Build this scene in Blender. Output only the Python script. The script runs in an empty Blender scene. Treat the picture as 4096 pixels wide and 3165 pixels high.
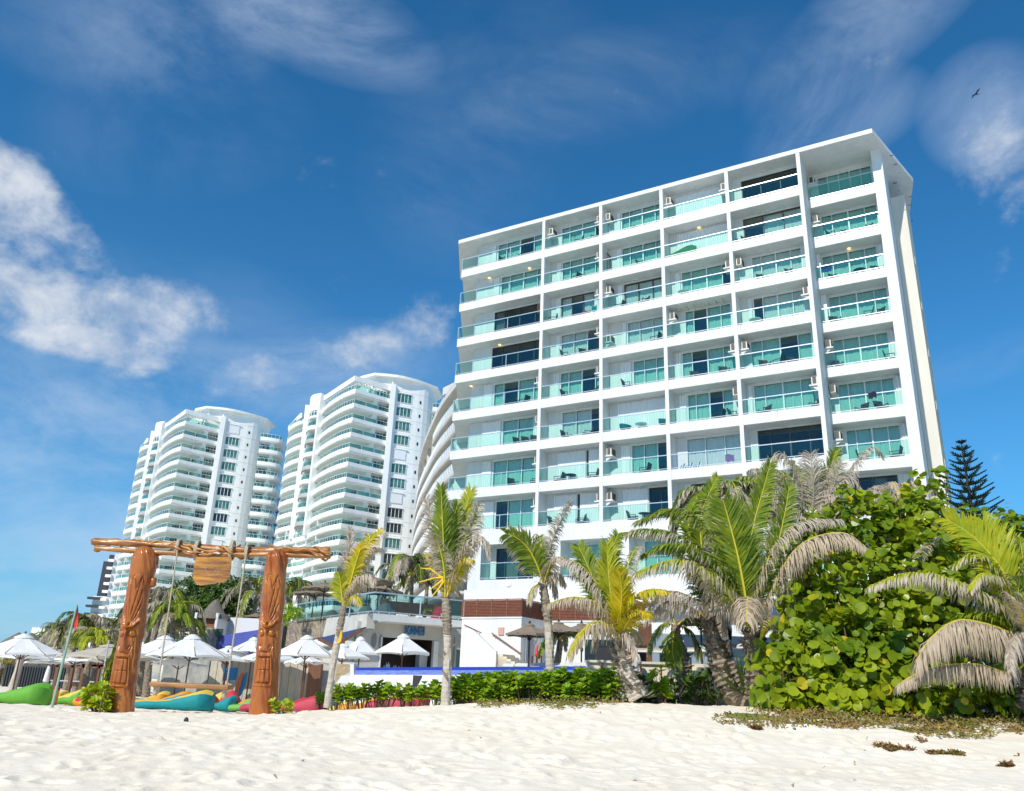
import bpy, math, random
from mathutils import Vector, Matrix
import numpy as np
R_ = math.radians
random.seed(7)
S = bpy.context.scene
# ------------------------------------------------------------------ camera
FPX, PITCH, ROLL, EYE = 3252.15, R_(19.555), R_(2.1537), 1.6
cp, sp, cr, sr = math.cos(PITCH), math.sin(PITCH), math.cos(ROLL), math.sin(ROLL)
_r0 = Vector((1, 0, 0)); _u0 = Vector((0, -sp, cp)); FW = Vector((0, cp, sp))
RT = cr*_r0 + sr*_u0; UP = -sr*_r0 + cr*_u0
cam = bpy.data.cameras.new('camera'); camo = bpy.data.objects.new('camera', cam)
S.collection.objects.link(camo); S.camera = camo
cam.sensor_fit = 'HORIZONTAL'; cam.sensor_width = 36.0; cam.lens = FPX/4096*36.0
cam.clip_start = 0.1; cam.clip_end = 6000
camo.matrix_world = Matrix(((RT.x, UP.x, -FW.x, 0), (RT.y, UP.y, -FW.y, 0), (RT.z, UP.z, -FW.z, EYE), (0, 0, 0, 1)))
# ------------------------------------------------------------------ light
SUN_DIR = Vector((-0.56, -0.83, 0.0)).normalized(); SUN_EL = R_(40)
S.view_settings.view_transform = 'Standard'; S.view_settings.look = 'None'
S.view_settings.exposure = 0.33; S.view_settings.gamma = 1.0
S.render.engine = 'CYCLES'
S.cycles.max_bounces = 8; S.cycles.transparent_max_bounces = 24
S.cycles.diffuse_bounces = 4; S.cycles.glossy_bounces = 3
sun = bpy.data.lights.new('sun', 'SUN'); suno = bpy.data.objects.new('sun', sun); S.collection.objects.link(suno)
sun.energy = 3.7; sun.angle = R_(0.5); sun.color = (1.0, 0.925, 0.81)
_sd = SUN_DIR*math.cos(SUN_EL) + Vector((0, 0, math.sin(SUN_EL)))
suno.rotation_euler = (-_sd).to_track_quat('-Z', 'Y').to_euler()

def ray(px, py):
    return FW + RT*((px-2048)/FPX) - UP*((py-1582.5)/FPX)
def at(px, py, Y):
    d = ray(px, py); return d*(Y/d.y) + Vector((0, 0, EYE))
def atz(px, py, z):
    d = ray(px, py); return d*((z-EYE)/d.z) + Vector((0, 0, EYE))

w = bpy.data.worlds.new('World'); S.world = w; w.use_nodes = True
nt = w.node_tree; N = nt.nodes; L = nt.links
bg = N['Background']; bg.inputs[1].default_value = 0.1
sky = N.new('ShaderNodeTexSky'); sky.sky_type = 'NISHITA'; sky.sun_disc = False
sky.sun_elevation = SUN_EL; sky.sun_rotation = math.atan2(SUN_DIR.x, SUN_DIR.y)
sky.air_density = 1.0; sky.dust_density = 0.25; sky.ozone_density = 2.6; sky.altitude = 0
tc = N.new('ShaderNodeTexCoord')
def nmath(op, a, b=None, c=None, clamp=False):
    n = N.new('ShaderNodeMath'); n.operation = op; n.use_clamp = clamp
    for i, v in enumerate((a, b, c)):
        if v is None: continue
        if isinstance(v, (int, float)): n.inputs[i].default_value = v
        else: L.new(v, n.inputs[i])
    return n.outputs[0]
def cloud_noise(scale, detail, rough, dist, off, stretch=(1, 1, 1)):
    mp = N.new('ShaderNodeMapping'); mp.inputs['Location'].default_value = off; mp.inputs['Scale'].default_value = stretch
    L.new(tc.outputs['Generated'], mp.inputs['Vector'])
    n = N.new('ShaderNodeTexNoise'); n.inputs['Scale'].default_value = scale; n.inputs['Detail'].default_value = detail
    n.inputs['Roughness'].default_value = rough; n.inputs['Distortion'].default_value = dist
    L.new(mp.outputs[0], n.inputs['Vector']); return n.outputs['Fac']
def blob(px, py, rx, ry, ang=0):
    """soft elliptical region of the sky round one direction (radii in degrees)"""
    d = ray(px, py).normalized()
    right = d.cross(Vector((0, 0, 1))).normalized(); up = right.cross(d)
    a = R_(ang); e1 = right*math.cos(a)+up*math.sin(a); e2 = -right*math.sin(a)+up*math.cos(a)
    outs = []
    for e, rad in ((e1, rx), (e2, ry)):
        n = N.new('ShaderNodeVectorMath'); n.operation = 'DOT_PRODUCT'; n.inputs[1].default_value = e
        L.new(tc.outputs['Generated'], n.inputs[0]); outs.append(nmath('MULTIPLY', n.outputs['Value'], 1/math.sin(R_(rad))))
    q = nmath('ADD', nmath('POWER', nmath('ABSOLUTE', outs[0]), 2.0), nmath('POWER', nmath('ABSOLUTE', outs[1]), 2.0))
    n = N.new('ShaderNodeVectorMath'); n.operation = 'DOT_PRODUCT'; n.inputs[1].default_value = d
    L.new(tc.outputs['Generated'], n.inputs[0])
    front = nmath('GREATER_THAN', n.outputs['Value'], 0.0)
    return nmath('MULTIPLY', nmath('SUBTRACT', 1.0, q, clamp=True), front)
def total(lst):
    o = lst[0]
    for x in lst[1:]: o = nmath('ADD', o, x)
    return o
# clouds: thick cumulus regions and thin veils, both broken up by 3-D noise
thick = total([nmath('MULTIPLY', blob(*a[:5]), a[5]) for a in (
    (300, 1290, 8.6, 3.0, -4, .86), (660, 1250, 4.8, 2.6, 0, .78), (170, 870, 6.5, 2.4, -33, .78), (30, 1050, 4.5, 2.4, -20, .7), (20, 760, 3.0, 3.0, 0, .7),
    (1640, 1310, 5.5, 3.0, 20, .74), (1250, 1450, 7.5, 2.8, 14, .72), (950, 1560, 4, 2.2, 30, .55), (430, 1390, 6, 1.2, 4, .62), (4050, 680, 3.2, 4.8, 38, .86), (520, 1480, 2.6, 1.0, 20, .5))])
thin = total([nmath('MULTIPLY', blob(*a[:5]), a[5]) for a in (
    (1240, 60, 9, 3.6, -8, .75), (560, 130, 9, 4, 20, .40), (1950, 520, 8, 11, -35, .20), (700, 1450, 14, 8, 0, .25), (3480, 90, 9, 3.4, 25, .55), (3960, 440, 4, 4, 30, .60),
    (3330, 500, 6, 3.0, 12, .60), (430, 1830, 7, 6, 30, .75), (200, 2050, 14, 8, 0, .5), (1350, 1500, 10, 4, 12, .45), (300, 1350, 11, 4, 0, .40),
    (60, 2420, 14, 5, 0, .5), (3900, 1450, 7, 1.6, 12, .35), (700, 500, 9, 5, 20, .16), (2500, 330, 12, 4, 10, .22), (100, 1650, 8, 3, 0, .35))])
n1 = cloud_noise(5.5, 10, .58, .35, (3.1, 1.2, .4), (1, 1, 1.5))
n1b = cloud_noise(16.0, 8, .62, .2, (1.1, 4.2, 2.4), (1, 1, 1.3))
n2 = cloud_noise(3.4, 10, .64, .5, (7.7, 2.0, 5.0), (1, 1, 1.9))
n1c = cloud_noise(48.0, 6, .65, .1, (4.1, .2, 9.4), (1, 1, 1.2))
nn = nmath('ADD', nmath('ADD', nmath('MULTIPLY', n1, .52), nmath('MULTIPLY', n1b, .33)), nmath('MULTIPLY', n1c, .15))
def ss(v, a, b):
    n = N.new('ShaderNodeMapRange'); n.interpolation_type = 'SMOOTHSTEP'; n.inputs[1].default_value = a; n.inputs[2].default_value = b
    L.new(v, n.inputs[0]); return n.outputs[0]
f_thick = ss(nmath('ADD', nmath('SUBTRACT', nmath('MULTIPLY', nmath('MINIMUM', thick, .95), .95), .42), nmath('MULTIPLY', nmath('SUBTRACT', nn, .5), 3.6)), -.12, .95)
f_thin = nmath('MULTIPLY', nmath('MULTIPLY', ss(n2, .34, .72), nmath('MINIMUM', thin, .75)), .72)
# shading inside the cumulus: brighter tops, greyer bases
lit = ss(n1b, .30, .72)
cmix = N.new('ShaderNodeMixRGB'); cmix.inputs[1].default_value = (3.9, 4.6, 5.7, 1); cmix.inputs[2].default_value = (6.3, 6.6, 7.0, 1); L.new(lit, cmix.inputs[0])
gr = N.new('ShaderNodeMixRGB'); gr.blend_type = 'MULTIPLY'; gr.inputs[0].default_value = 1; gr.inputs[2].default_value = (.20, .80, 1.12, 1); L.new(sky.outputs[0], gr.inputs[1])
sepz = N.new('ShaderNodeSeparateXYZ'); L.new(tc.outputs['Generated'], sepz.inputs[0])
hz = nmath('MULTIPLY', nmath('POWER', 2.718, nmath('MULTIPLY', nmath('MAXIMUM', sepz.outputs['Z'], 0.0), -6.5)), .72)
mh = N.new('ShaderNodeMixRGB'); L.new(hz, mh.inputs[0]); L.new(gr.outputs[0], mh.inputs[1]); mh.inputs[2].default_value = (2.5, 4.3, 6.2, 1)
m1 = N.new('ShaderNodeMixRGB'); L.new(f_thin, m1.inputs[0]); L.new(mh.outputs[0], m1.inputs[1]); m1.inputs[2].default_value = (4.8, 5.8, 7.2, 1)
m2 = N.new('ShaderNodeMixRGB'); L.new(nmath('MULTIPLY', f_thick, .88), m2.inputs[0]); L.new(m1.outputs[0], m2.inputs[1]); L.new(cmix.outputs[0], m2.inputs[2])
L.new(m2.outputs[0], bg.inputs[0])

# ------------------------------------------------------------------ helpers
COL = S.collection
MATS = {}
def mat(name, col, rough=.6, metal=0, spec=.5, noise=None, bump=None, emit=None, trans=None, coat=0):
    """principled material; noise=(scale, amount, colour2), bump=(scale, strength)"""
    if name in MATS: return MATS[name]
    m = bpy.data.materials.new(name); m.use_nodes = True; t = m.node_tree; b = t.nodes['Principled BSDF']
    b.inputs['Base Color'].default_value = (*col, 1); b.inputs['Roughness'].default_value = rough
    b.inputs['Metallic'].default_value = metal; b.inputs['Specular IOR Level'].default_value = spec
    if coat: b.inputs['Coat Weight'].default_value = coat
    co = t.nodes.new('ShaderNodeTexCoord')
    if noise:
        sc, c2 = noise[0], noise[1]; st = noise[2] if len(noise) > 2 else (1, 1, 1)
        mp = t.nodes.new('ShaderNodeMapping'); mp.inputs['Scale'].default_value = st; t.links.new(co.outputs['Object'], mp.inputs[0])
        n = t.nodes.new('ShaderNodeTexNoise'); n.inputs['Scale'].default_value = sc; n.inputs['Detail'].default_value = 6
        n.inputs['Roughness'].default_value = .62
        t.links.new(mp.outputs[0], n.inputs['Vector'])
        r = t.nodes.new('ShaderNodeValToRGB'); r.color_ramp.elements[0].position = .36; r.color_ramp.elements[1].position = .66
        r.color_ramp.elements[0].color = (*col, 1); r.color_ramp.elements[1].color = (*c2, 1)
        t.links.new(n.outputs['Fac'], r.inputs[0]); t.links.new(r.outputs[0], b.inputs['Base Color'])
    if bump:
        n = t.nodes.new('ShaderNodeTexNoise'); n.inputs['Scale'].default_value = bump[0]; n.inputs['Detail'].default_value = 5
        t.links.new(co.outputs['Object'], n.inputs['Vector'])
        bp = t.nodes.new('ShaderNodeBump'); bp.inputs['Strength'].default_value = bump[1]; bp.inputs['Distance'].default_value = bump[2] if len(bump) > 2 else .05
        t.links.new(n.outputs['Fac'], bp.inputs['Height']); t.links.new(bp.outputs[0], b.inputs['Normal'])
    if emit:
        b.inputs['Emission Color'].default_value = (*emit[0], 1); b.inputs['Emission Strength'].default_value = emit[1]
    MATS[name] = m; return m
def glass(name, tint, refl=.12, rough=.02, ior=1.45):
    if name in MATS: return MATS[name]
    m = bpy.data.materials.new(name); m.use_nodes = True; t = m.node_tree; t.nodes.clear()
    o = t.nodes.new('ShaderNodeOutputMaterial'); a = t.nodes.new('ShaderNodeBsdfTransparent'); a.inputs[0].default_value = (*tint, 1)
    g = t.nodes.new('ShaderNodeBsdfGlossy'); g.inputs[0].default_value = (.9, .97, 1, 1); g.inputs['Roughness'].default_value = rough
    f0 = t.nodes.new('ShaderNodeLayerWeight'); f = t.nodes.new('ShaderNodeMath'); f.operation = 'POWER'; f.inputs[1].default_value = 4.5 if ior > 1.3 else 7.0
    t.links.new(f0.outputs['Facing'], f.inputs[0])
    ad = t.nodes.new('ShaderNodeMath'); ad.operation = 'ADD'; ad.use_clamp = True; ad.inputs[1].default_value = refl
    x = t.nodes.new('ShaderNodeMixShader'); t.links.new(f.outputs[0], ad.inputs[0]); t.links.new(ad.outputs[0], x.inputs[0])
    t.links.new(a.outputs[0], x.inputs[1]); t.links.new(g.outputs[0], x.inputs[2]); t.links.new(x.outputs[0], o.inputs[0])
    MATS[name] = m; return m

class MB:
    """collects faces and links them as one mesh object"""
    def __init__(s): s.v = []; s.f = []; s.m = []; s.uv = []; s.cur = 0
    def poly(s, pts, uv=None):
        b = len(s.v); s.v += [tuple(p) for p in pts]; s.f.append(tuple(range(b, b+len(pts)))); s.m.append(s.cur)
        s.uv.append(uv or [(0, 0)]*len(pts))
    def faces(s, vs, fs):
        b = len(s.v); s.v += [tuple(p) for p in vs]
        for f in fs: s.f.append(tuple(b+i for i in f)); s.m.append(s.cur); s.uv.append([(0, 0)]*len(f))
    def box(s, x0, x1, y0, y1, z0, z1, M=None):
        vs = [Vector((x, y, z)) for z in (z0, z1) for y in (y0, y1) for x in (x0, x1)]
        if M is not None: vs = [M @ v for v in vs]
        s.faces(vs, [(0, 2, 3, 1), (4, 5, 7, 6), (0, 1, 5, 4), (2, 6, 7, 3), (0, 4, 6, 2), (1, 3, 7, 5)])
    def bar(s, a, b, wdt, h=None, up=(0, 0, 1)):
        a = Vector(a); b = Vector(b); h = h or wdt; d = (b-a).normalized(); u = Vector(up)
        if abs(d.dot(u)) > .98: u = Vector((0, 1, 0))
        r = d.cross(u).normalized(); u = r.cross(d); r *= wdt/2; u *= h/2
        s.faces([a-r-u, a+r-u, a+r+u, a-r+u, b-r-u, b+r-u, b+r+u, b-r+u], [(0, 1, 2, 3), (7, 6, 5, 4), (0, 4, 5, 1), (1, 5, 6, 2), (2, 6, 7, 3), (3, 7, 4, 0)])
    def prism(s, pts, z0, z1, cap=True):
        n = len(pts); vs = [(p[0], p[1], z0) for p in pts]+[(p[0], p[1], z1) for p in pts]
        fs = [(i, (i+1) % n, n+(i+1) % n, n+i) for i in range(n)]
        if cap: fs += [tuple(range(n-1, -1, -1)), tuple(range(n, 2*n))]
        s.faces(vs, fs)
    def tube(s, pts, rad, seg=8, cap=True, wob=None):
        pts = [Vector(p) for p in pts]; n = len(pts)
        if isinstance(rad, (int, float)): rad = [rad]*n
        rings = []; ref = None
        for i, p in enumerate(pts):
            t = (pts[min(i+1, n-1)]-pts[max(i-1, 0)]).normalized()
            if ref is None: ref = Vector((0, 0, 1)) if abs(t.z) < .9 else Vector((1, 0, 0))
            a = t.cross(ref).normalized(); b = a.cross(t); ref = b if abs(t.dot(b)) < .9 else ref
            rr = []
            for k in range(seg):
                an = 2*math.pi*k/seg; r = rad[i]*(wob(i, k) if wob else 1)
                rr.append(p+(a*math.cos(an)+b*math.sin(an))*r)
            rings.append(rr)
        vs = [v for r in rings for v in r]; fs = []
        for i in range(n-1):
            for k in range(seg):
                k2 = (k+1) % seg; fs.append((i*seg+k, i*seg+k2, (i+1)*seg+k2, (i+1)*seg+k))
        if cap: fs += [tuple(range(seg-1, -1, -1)), tuple((n-1)*seg+k for k in range(seg))]
        s.faces(vs, fs)
    def lathe(s, prof, seg=16, c=(0, 0, 0), M=None):
        vs = []; fs = []; n = len(prof)
        for r, z in prof:
            for k in range(seg):
                a = 2*math.pi*k/seg; v = Vector((c[0]+r*math.cos(a), c[1]+r*math.sin(a), c[2]+z)); vs.append(M @ v if M else v)
        for i in range(n-1):
            for k in range(seg):
                k2 = (k+1) % seg; fs.append((i*seg+k, i*seg+k2, (i+1)*seg+k2, (i+1)*seg+k))
        fs += [tuple(range(seg-1, -1, -1)), tuple((n-1)*seg+k for k in range(seg))]
        s.faces(vs, fs)
    def build(s, name, mats, parent=None, smooth=False, loc=None, rotz=None):
        me = bpy.data.meshes.new(name); me.from_pydata(s.v, [], s.f)
        if not isinstance(mats, (list, tuple)): mats = [mats]
        for m in mats: me.materials.append(m)
        me.polygons.foreach_set('material_index', s.m)
        if smooth: me.polygons.foreach_set('use_smooth', [True]*len(s.f))
        if any(any(u != (0, 0) for u in q) for q in s.uv[:400]):
            ul = me.uv_layers.new(name='UVMap'); flat = []
            for q in s.uv:
                for u in q: flat += [u[0], u[1]]
            ul.data.foreach_set('uv', flat)
        me.update()
        o = bpy.data.objects.new(name, me); COL.objects.link(o)
        if parent: o.parent = parent
        if loc is not None: o.location = loc
        if rotz is not None: o.rotation_euler[2] = rotz
        return o
def tag(o, label=None, cat=None, group=None, kind=None):
    if label: o['label'] = label
    if cat: o['category'] = cat
    if group: o['group'] = group
    if kind: o['kind'] = kind
    return o
def empty(name, loc=(0, 0, 0), rz=0, label=None, cat=None, group=None):
    o = bpy.data.objects.new(name, None); COL.objects.link(o); o.location = loc; o.rotation_euler[2] = rz; o.empty_display_size = .3
    return tag(o, label, cat, group)
def clone(o, loc=None, rz=None, label=None, parent=None, scale=None):
    c = o.copy(); COL.objects.link(c)
    if parent is not None: c.parent = parent
    if loc is not None: c.location = loc
    if rz is not None: c.rotation_euler[2] = rz
    if scale is not None: c.scale = (scale,)*3 if isinstance(scale, (int, float)) else scale
    if label: c['label'] = label
    for ch in list(o.children): clone(ch, parent=c)
    return c
def weld(o, merge=.0008):
    import bmesh
    b = bmesh.new(); b.from_mesh(o.data); bmesh.ops.remove_doubles(b, verts=b.verts, dist=merge); b.to_mesh(o.data); b.free(); return o
def bevel(o, wd=.02, seg=2):
    m = o.modifiers.new('bevel', 'BEVEL'); m.width = wd; m.segments = seg; m.limit_method = 'ANGLE'; return o

WHITE = mat('white_render', (.72, .725, .715), .75, noise=(1.1, (.64, .645, .63), (1.6, 1.6, .22)), bump=(6, .12, .02))
WHITE_T = mat('tower_render', (.90, .90, .87), .7, noise=(.5, (.85, .85, .82), (1, 1, .2)))
CREAM = mat('cream_render', (.70, .665, .585), .8, noise=(.5, (.63, .60, .52), (1, 1, .3)))
PALM_BOARD = mat('white_shutter', (.80, .81, .82), .45)
METAL_W = mat('white_metal', (.78, .79, .80), .35)
ALU = mat('aluminium', (.62, .64, .67), .3, metal=.6)
G_BAL = glass('teal_balcony_glass', (.55, .84, .765), .05)
G_CLR = glass('clear_balcony_glass', (.80, .88, .88), .10)
G_WIN = glass('teal_window_glass', (.53, .73, .69), .07)
G_DRK = glass('dark_window_glass', (.34, .38, .36), .05)
G_WHT = glass('pale_window_glass', (.72, .78, .77), .07)
CURT = mat('curtain', (.82, .86, .83), .9)
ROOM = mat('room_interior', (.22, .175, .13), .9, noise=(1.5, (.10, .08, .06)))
BROWN = mat('brown_wood', (.13, .055, .03), .6, noise=(9, (.19, .085, .045), (1, 1, .2)))
DARK = mat('dark_plastic', (.03, .035, .04), .6)
GREY = mat('grey_plastic', (.45, .46, .45), .6)
# ------------------------------------------------------------------ ground
def vnoise(x, y, sc, seed):
    """smooth value noise"""
    X = x*sc+seed*13.7; Y = y*sc+seed*7.1; xi = np.floor(X).astype(int); yi = np.floor(Y).astype(int); fx = X-xi; fy = Y-yi
    fx = fx*fx*(3-2*fx); fy = fy*fy*(3-2*fy)
    def h(a, b): v = np.sin(a*127.1+b*311.7+seed*17.3)*43758.5453; return v-np.floor(v)
    return (h(xi, yi)*(1-fx)+h(xi+1, yi)*fx)*(1-fy)+(h(xi, yi+1)*(1-fx)+h(xi+1, yi+1)*fx)*fy
def sstep(t): t = np.clip(t, 0, 1); return t*t*(3-2*t)
_py = [-60, 0, 10, 17.5, 20.5, 23, 26, 30, 38, 60, 110, 400, 3000]; _pz = [-1.6, 0, .36, .69, .70, .62, .52, .38, .10, .10, .0, -.2, -.5]
def ground(x, y):
    x = np.asarray(x, float); y = np.asarray(y, float)
    # smoothed profile
    b = sum(np.interp(y+d, _py, _pz) for d in (-1.2, -.6, 0, .6, 1.2))/5
    b = b + .6*sstep((x+8)/11)*sstep((y-13)/8)
    return b + np.where(y < 60, .03*(vnoise(x, y, .55, 1)-.5)+.02*(vnoise(x, y, 1.5, 2)-.5), 0)
def vn(x, y, sc, seed):
    """the same value noise for single numbers"""
    X = x*sc+seed*13.7; Y = y*sc+seed*7.1; xi = math.floor(X); yi = math.floor(Y); fx = X-xi; fy = Y-yi; fx = fx*fx*(3-2*fx); fy = fy*fy*(3-2*fy)
    def h(a, b): v = math.sin(a*127.1+b*311.7+seed*17.3)*43758.5453; return v-math.floor(v)
    return (h(xi, yi)*(1-fx)+h(xi+1, yi)*fx)*(1-fy)+(h(xi, yi+1)*(1-fx)+h(xi+1, yi+1)*fx)*fy
def _itp(y):
    if y <= _py[0]: return _pz[0]
    for i in range(len(_py)-1):
        if y < _py[i+1]: return _pz[i]+(_pz[i+1]-_pz[i])*(y-_py[i])/(_py[i+1]-_py[i])
    return _pz[-1]
def gz(x, y):
    b = sum(_itp(y+d) for d in (-1.2, -.6, 0, .6, 1.2))/5
    sx = min(1, max(0, (x+8)/11)); sy = min(1, max(0, (y-13)/8)); b += .6*sx*sx*(3-2*sx)*sy*sy*(3-2*sy)
    return b+(.03*(vn(x, y, .55, 1)-.5)+.02*(vn(x, y, 1.5, 2)-.5) if y < 60 else 0)
def on_ground(px, py, y0=4, y1=120):
    """first point where the ray through a pixel meets the sand"""
    d = ray(px, py); d = d/d.y; lo = y0; Y = y0
    while Y < y1:
        if EYE+d.z*Y < gz(d.x*Y, Y): break
        Y += .05
    return Vector((d.x*Y, Y, gz(d.x*Y, Y)))
rng = np.random.default_rng(5)
def make_sand():
    nx, ny = 560, 330
    u = np.linspace(-1, 1, nx); ys = np.concatenate([np.linspace(5, 24, 250), np.geomspace(24.3, 3000, ny-250)])
    Y, U = np.meshgrid(ys, u, indexing='ij'); X = U*(Y*.72+6)
    Z = ground(X, Y)
    amp = np.where(Y < 60, 1, 0)
    Z = Z + amp*(.022*(vnoise(X, Y, 3.6, 3)-.5)+.012*(vnoise(X, Y, 8, 4)-.5))
    P = rng.uniform(size=(2600, 2)); fy = 6+19*P[:, 1]**.8; fx = (P[:, 0]*2-1)*(fy*.72+3)
    keep = (P[:, 0] < .78) | (rng.uniform(size=2600) < .45)
    for x0, y0, k in zip(fx, fy, keep):
        if not k: continue
        a = rng.uniform(0, 3.1); L1 = rng.uniform(.12, .20); L2 = rng.uniform(.07, .11); dp = rng.uniform(.012, .042)
        j0, j1 = np.searchsorted(ys, (y0-.5, y0+.5))
        sub = slice(j0, j1); wdt = (y0*.72+6)
        i0, i1 = np.searchsorted(u, ((x0-.5)/wdt, (x0+.5)/wdt)); si = slice(max(0, i0-1), i1+1)
        dx = X[sub, si]-x0; dy = Y[sub, si]-y0; e = ((dx*math.cos(a)+dy*math.sin(a))/L1)**2+((-dx*math.sin(a)+dy*math.cos(a))/L2)**2
        Z[sub, si] += -dp*np.exp(-e)+dp*.45*np.exp(-(np.sqrt(e)-1.7)**2*3)
    vs = np.stack([X, Y, Z], -1).reshape(-1, 3)
    idx = np.arange(nx*ny).reshape(ny, nx)
    q = np.stack([idx[:-1, :-1], idx[:-1, 1:], idx[1:, 1:], idx[1:, :-1]], -1).reshape(-1, 4)
    me = bpy.data.meshes.new('sand'); me.vertices.add(len(vs)); me.vertices.foreach_set('co', vs.ravel())
    me.loops.add(q.size); me.loops.foreach_set('vertex_index', q.ravel()); me.polygons.add(len(q))
    me.polygons.foreach_set('loop_start', np.arange(0, q.size, 4)); me.polygons.foreach_set('loop_total', np.full(len(q), 4))
    me.polygons.foreach_set('use_smooth', np.ones(len(q), bool)); me.update(); me.validate()
    o = bpy.data.objects.new('sand', me); COL.objects.link(o); o['kind'] = 'structure'
    m = mat('sand', (.82, .725, .575), .95, spec=.1, noise=(.9, (.87, .795, .655)))
    t = m.node_tree; b = t.nodes['Principled BSDF']; co = t.nodes.new('ShaderNodeTexCoord')
    # coarse grains and ripples
    n = t.nodes.new('ShaderNodeTexNoise'); n.inputs['Scale'].default_value = 7; n.inputs['Detail'].default_value = 12; n.inputs['Roughness'].default_value = .62
    t.links.new(co.outputs['Object'], n.inputs[0]); bp = t.nodes.new('ShaderNodeBump'); bp.inputs['Strength'].default_value = .45; bp.inputs['Distance'].default_value = .05
    t.links.new(n.outputs[0], bp.inputs['Height']); t.links.new(bp.outputs[0], b.inputs['Normal'])
    me.materials.append(m); return o
make_sand()
# back shore under everything (land and the camera's own stretch of beach behind)
bb = MB(); bb.poly([(-400, -300, -2.2), (400, -300, -2.2), (60, 5.2, .12), (-60, 5.2, .12)]); o = bb.build('beach_foreshore', MATS['sand']); o['kind'] = 'structure'
# ------------------------------------------------------------------ main hotel
TH = R_(-30.303); HO = Vector((2.088, 55.108, 0))
HD = Vector((math.cos(TH), math.sin(TH), 0)); HN = Vector((math.sin(TH), -math.cos(TH), 0))   # along the facade, towards the beach
def hw(t, y, z): return HO + HD*t - HN*y + Vector((0, 0, z))
hotel = empty('hotel_building', HO, TH, 'large white beach hotel with teal glass balconies and flat roof, behind the palms', 'building')
FH = 3.05
def lv(k): return 32.5-FH*(k-1)          # bottom of the band below storey k
COLS = [-.11, 4.69, 9.41, 14.15, 18.95]
BAY = {'A': (-7.6, -.235, 0), 'B': (.015, 4.565, 0), 'C': (4.815, 9.285, 0), 'D': (9.535, 14.025, 0), 'E': (14.275, 18.825, 0), 'F': (19.08, 23.22, 1.92)}
# roof: irregular slab
m = MB(); roof_poly = [(-8.05, -.05), (23.6, -.05), (25.4, 6.9), (24.45, 13.6), (24, 16), (-6, 16), (-11.3, 8), (-11.3, 5.2)]
m.prism(roof_poly, 35.72, 36.04); roof = m.build('roof', WHITE, hotel)
m = MB(); rng2 = random.Random(3)
for k in range(9):
    x = 24.2+rng2.uniform(-.1, .75); y = 3+k*1.15; a = rng2.uniform(.04, .16)
    m.box(x, x+a*2, y, y+a*.7, 35.705, 35.716)
m.build('soffit_damage', mat('exposed_concrete', (.10, .065, .05), .9), roof)
# fins between the bays
m = MB()
for i, c in enumerate(COLS):
    m.box(c-.125, c+.125, -.035, 4.3 if i == 4 else 1.32, 10.9 if i else 8.1, 35.72)
fins = m.build('dividing_fin', WHITE, hotel)
m = MB(); m.box(23.22, 23.84, 1.885, 6.2, 0, 35.72); m.box(23.0, 24.6, 6.2, 16, 0, 30.9); m.build('corner_pier', WHITE, hotel)
m = MB(); m.box(23.86, 24.72, 6.05, 12.5, 0, 34.35); m.box(24.72, 24.84, 8.0, 8.6, 12, 34)
for z in (15.2, 19.0, 22.6, 26.0, 29.4): m.box(24.725, 24.80, 6.9, 7.3, z, z+.55)
m.build('stair_tower', CREAM, hotel)
# core volumes behind the facade
m = MB(); m.box(-5.35, 23.0, 5.6, 15.5, 0, 35.7); m.build('core_wall', WHITE, hotel)
# beige side walls at the far left of every floor
m = MB(); m.box(-10.75, -5.35, 5.4, 5.6, 9, 35.72); m.box(-6.75, -6.6, 1.32, 5.4, 11.15, 35.72); m.build('side_wall', WHITE, hotel)
for k in range(1, 9):
    b = lv(k); m = MB()
    m.box(-7.6, 18.825, 0, .22, b, b+.66); m.prism([(-7.6, .22), (18.825, .22), (18.825, 5.38), (-10.7, 5.38)], b, b+.46); m.prism([(-7.6, .225), (-7.4, .225), (-10.5, 5.38), (-10.7, 5.38)], b+.46, b+.66)
    m.build('floor_slab', WHITE, hotel)
    m = MB(); m.box(19.075, 23.22, 1.92, 2.12, b, b+.66); m.box(19.075, 23.22, 2.12, 5.6, b, b+.46); m.build('floor_slab', WHITE, hotel)
# storey layout read from the photograph: window start/end (fraction of bay), curtain colour, dark pane, shutters, unit side
T, Wc, Dk, Br = 'teal', 'white', 'dark', 'brown'
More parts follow.
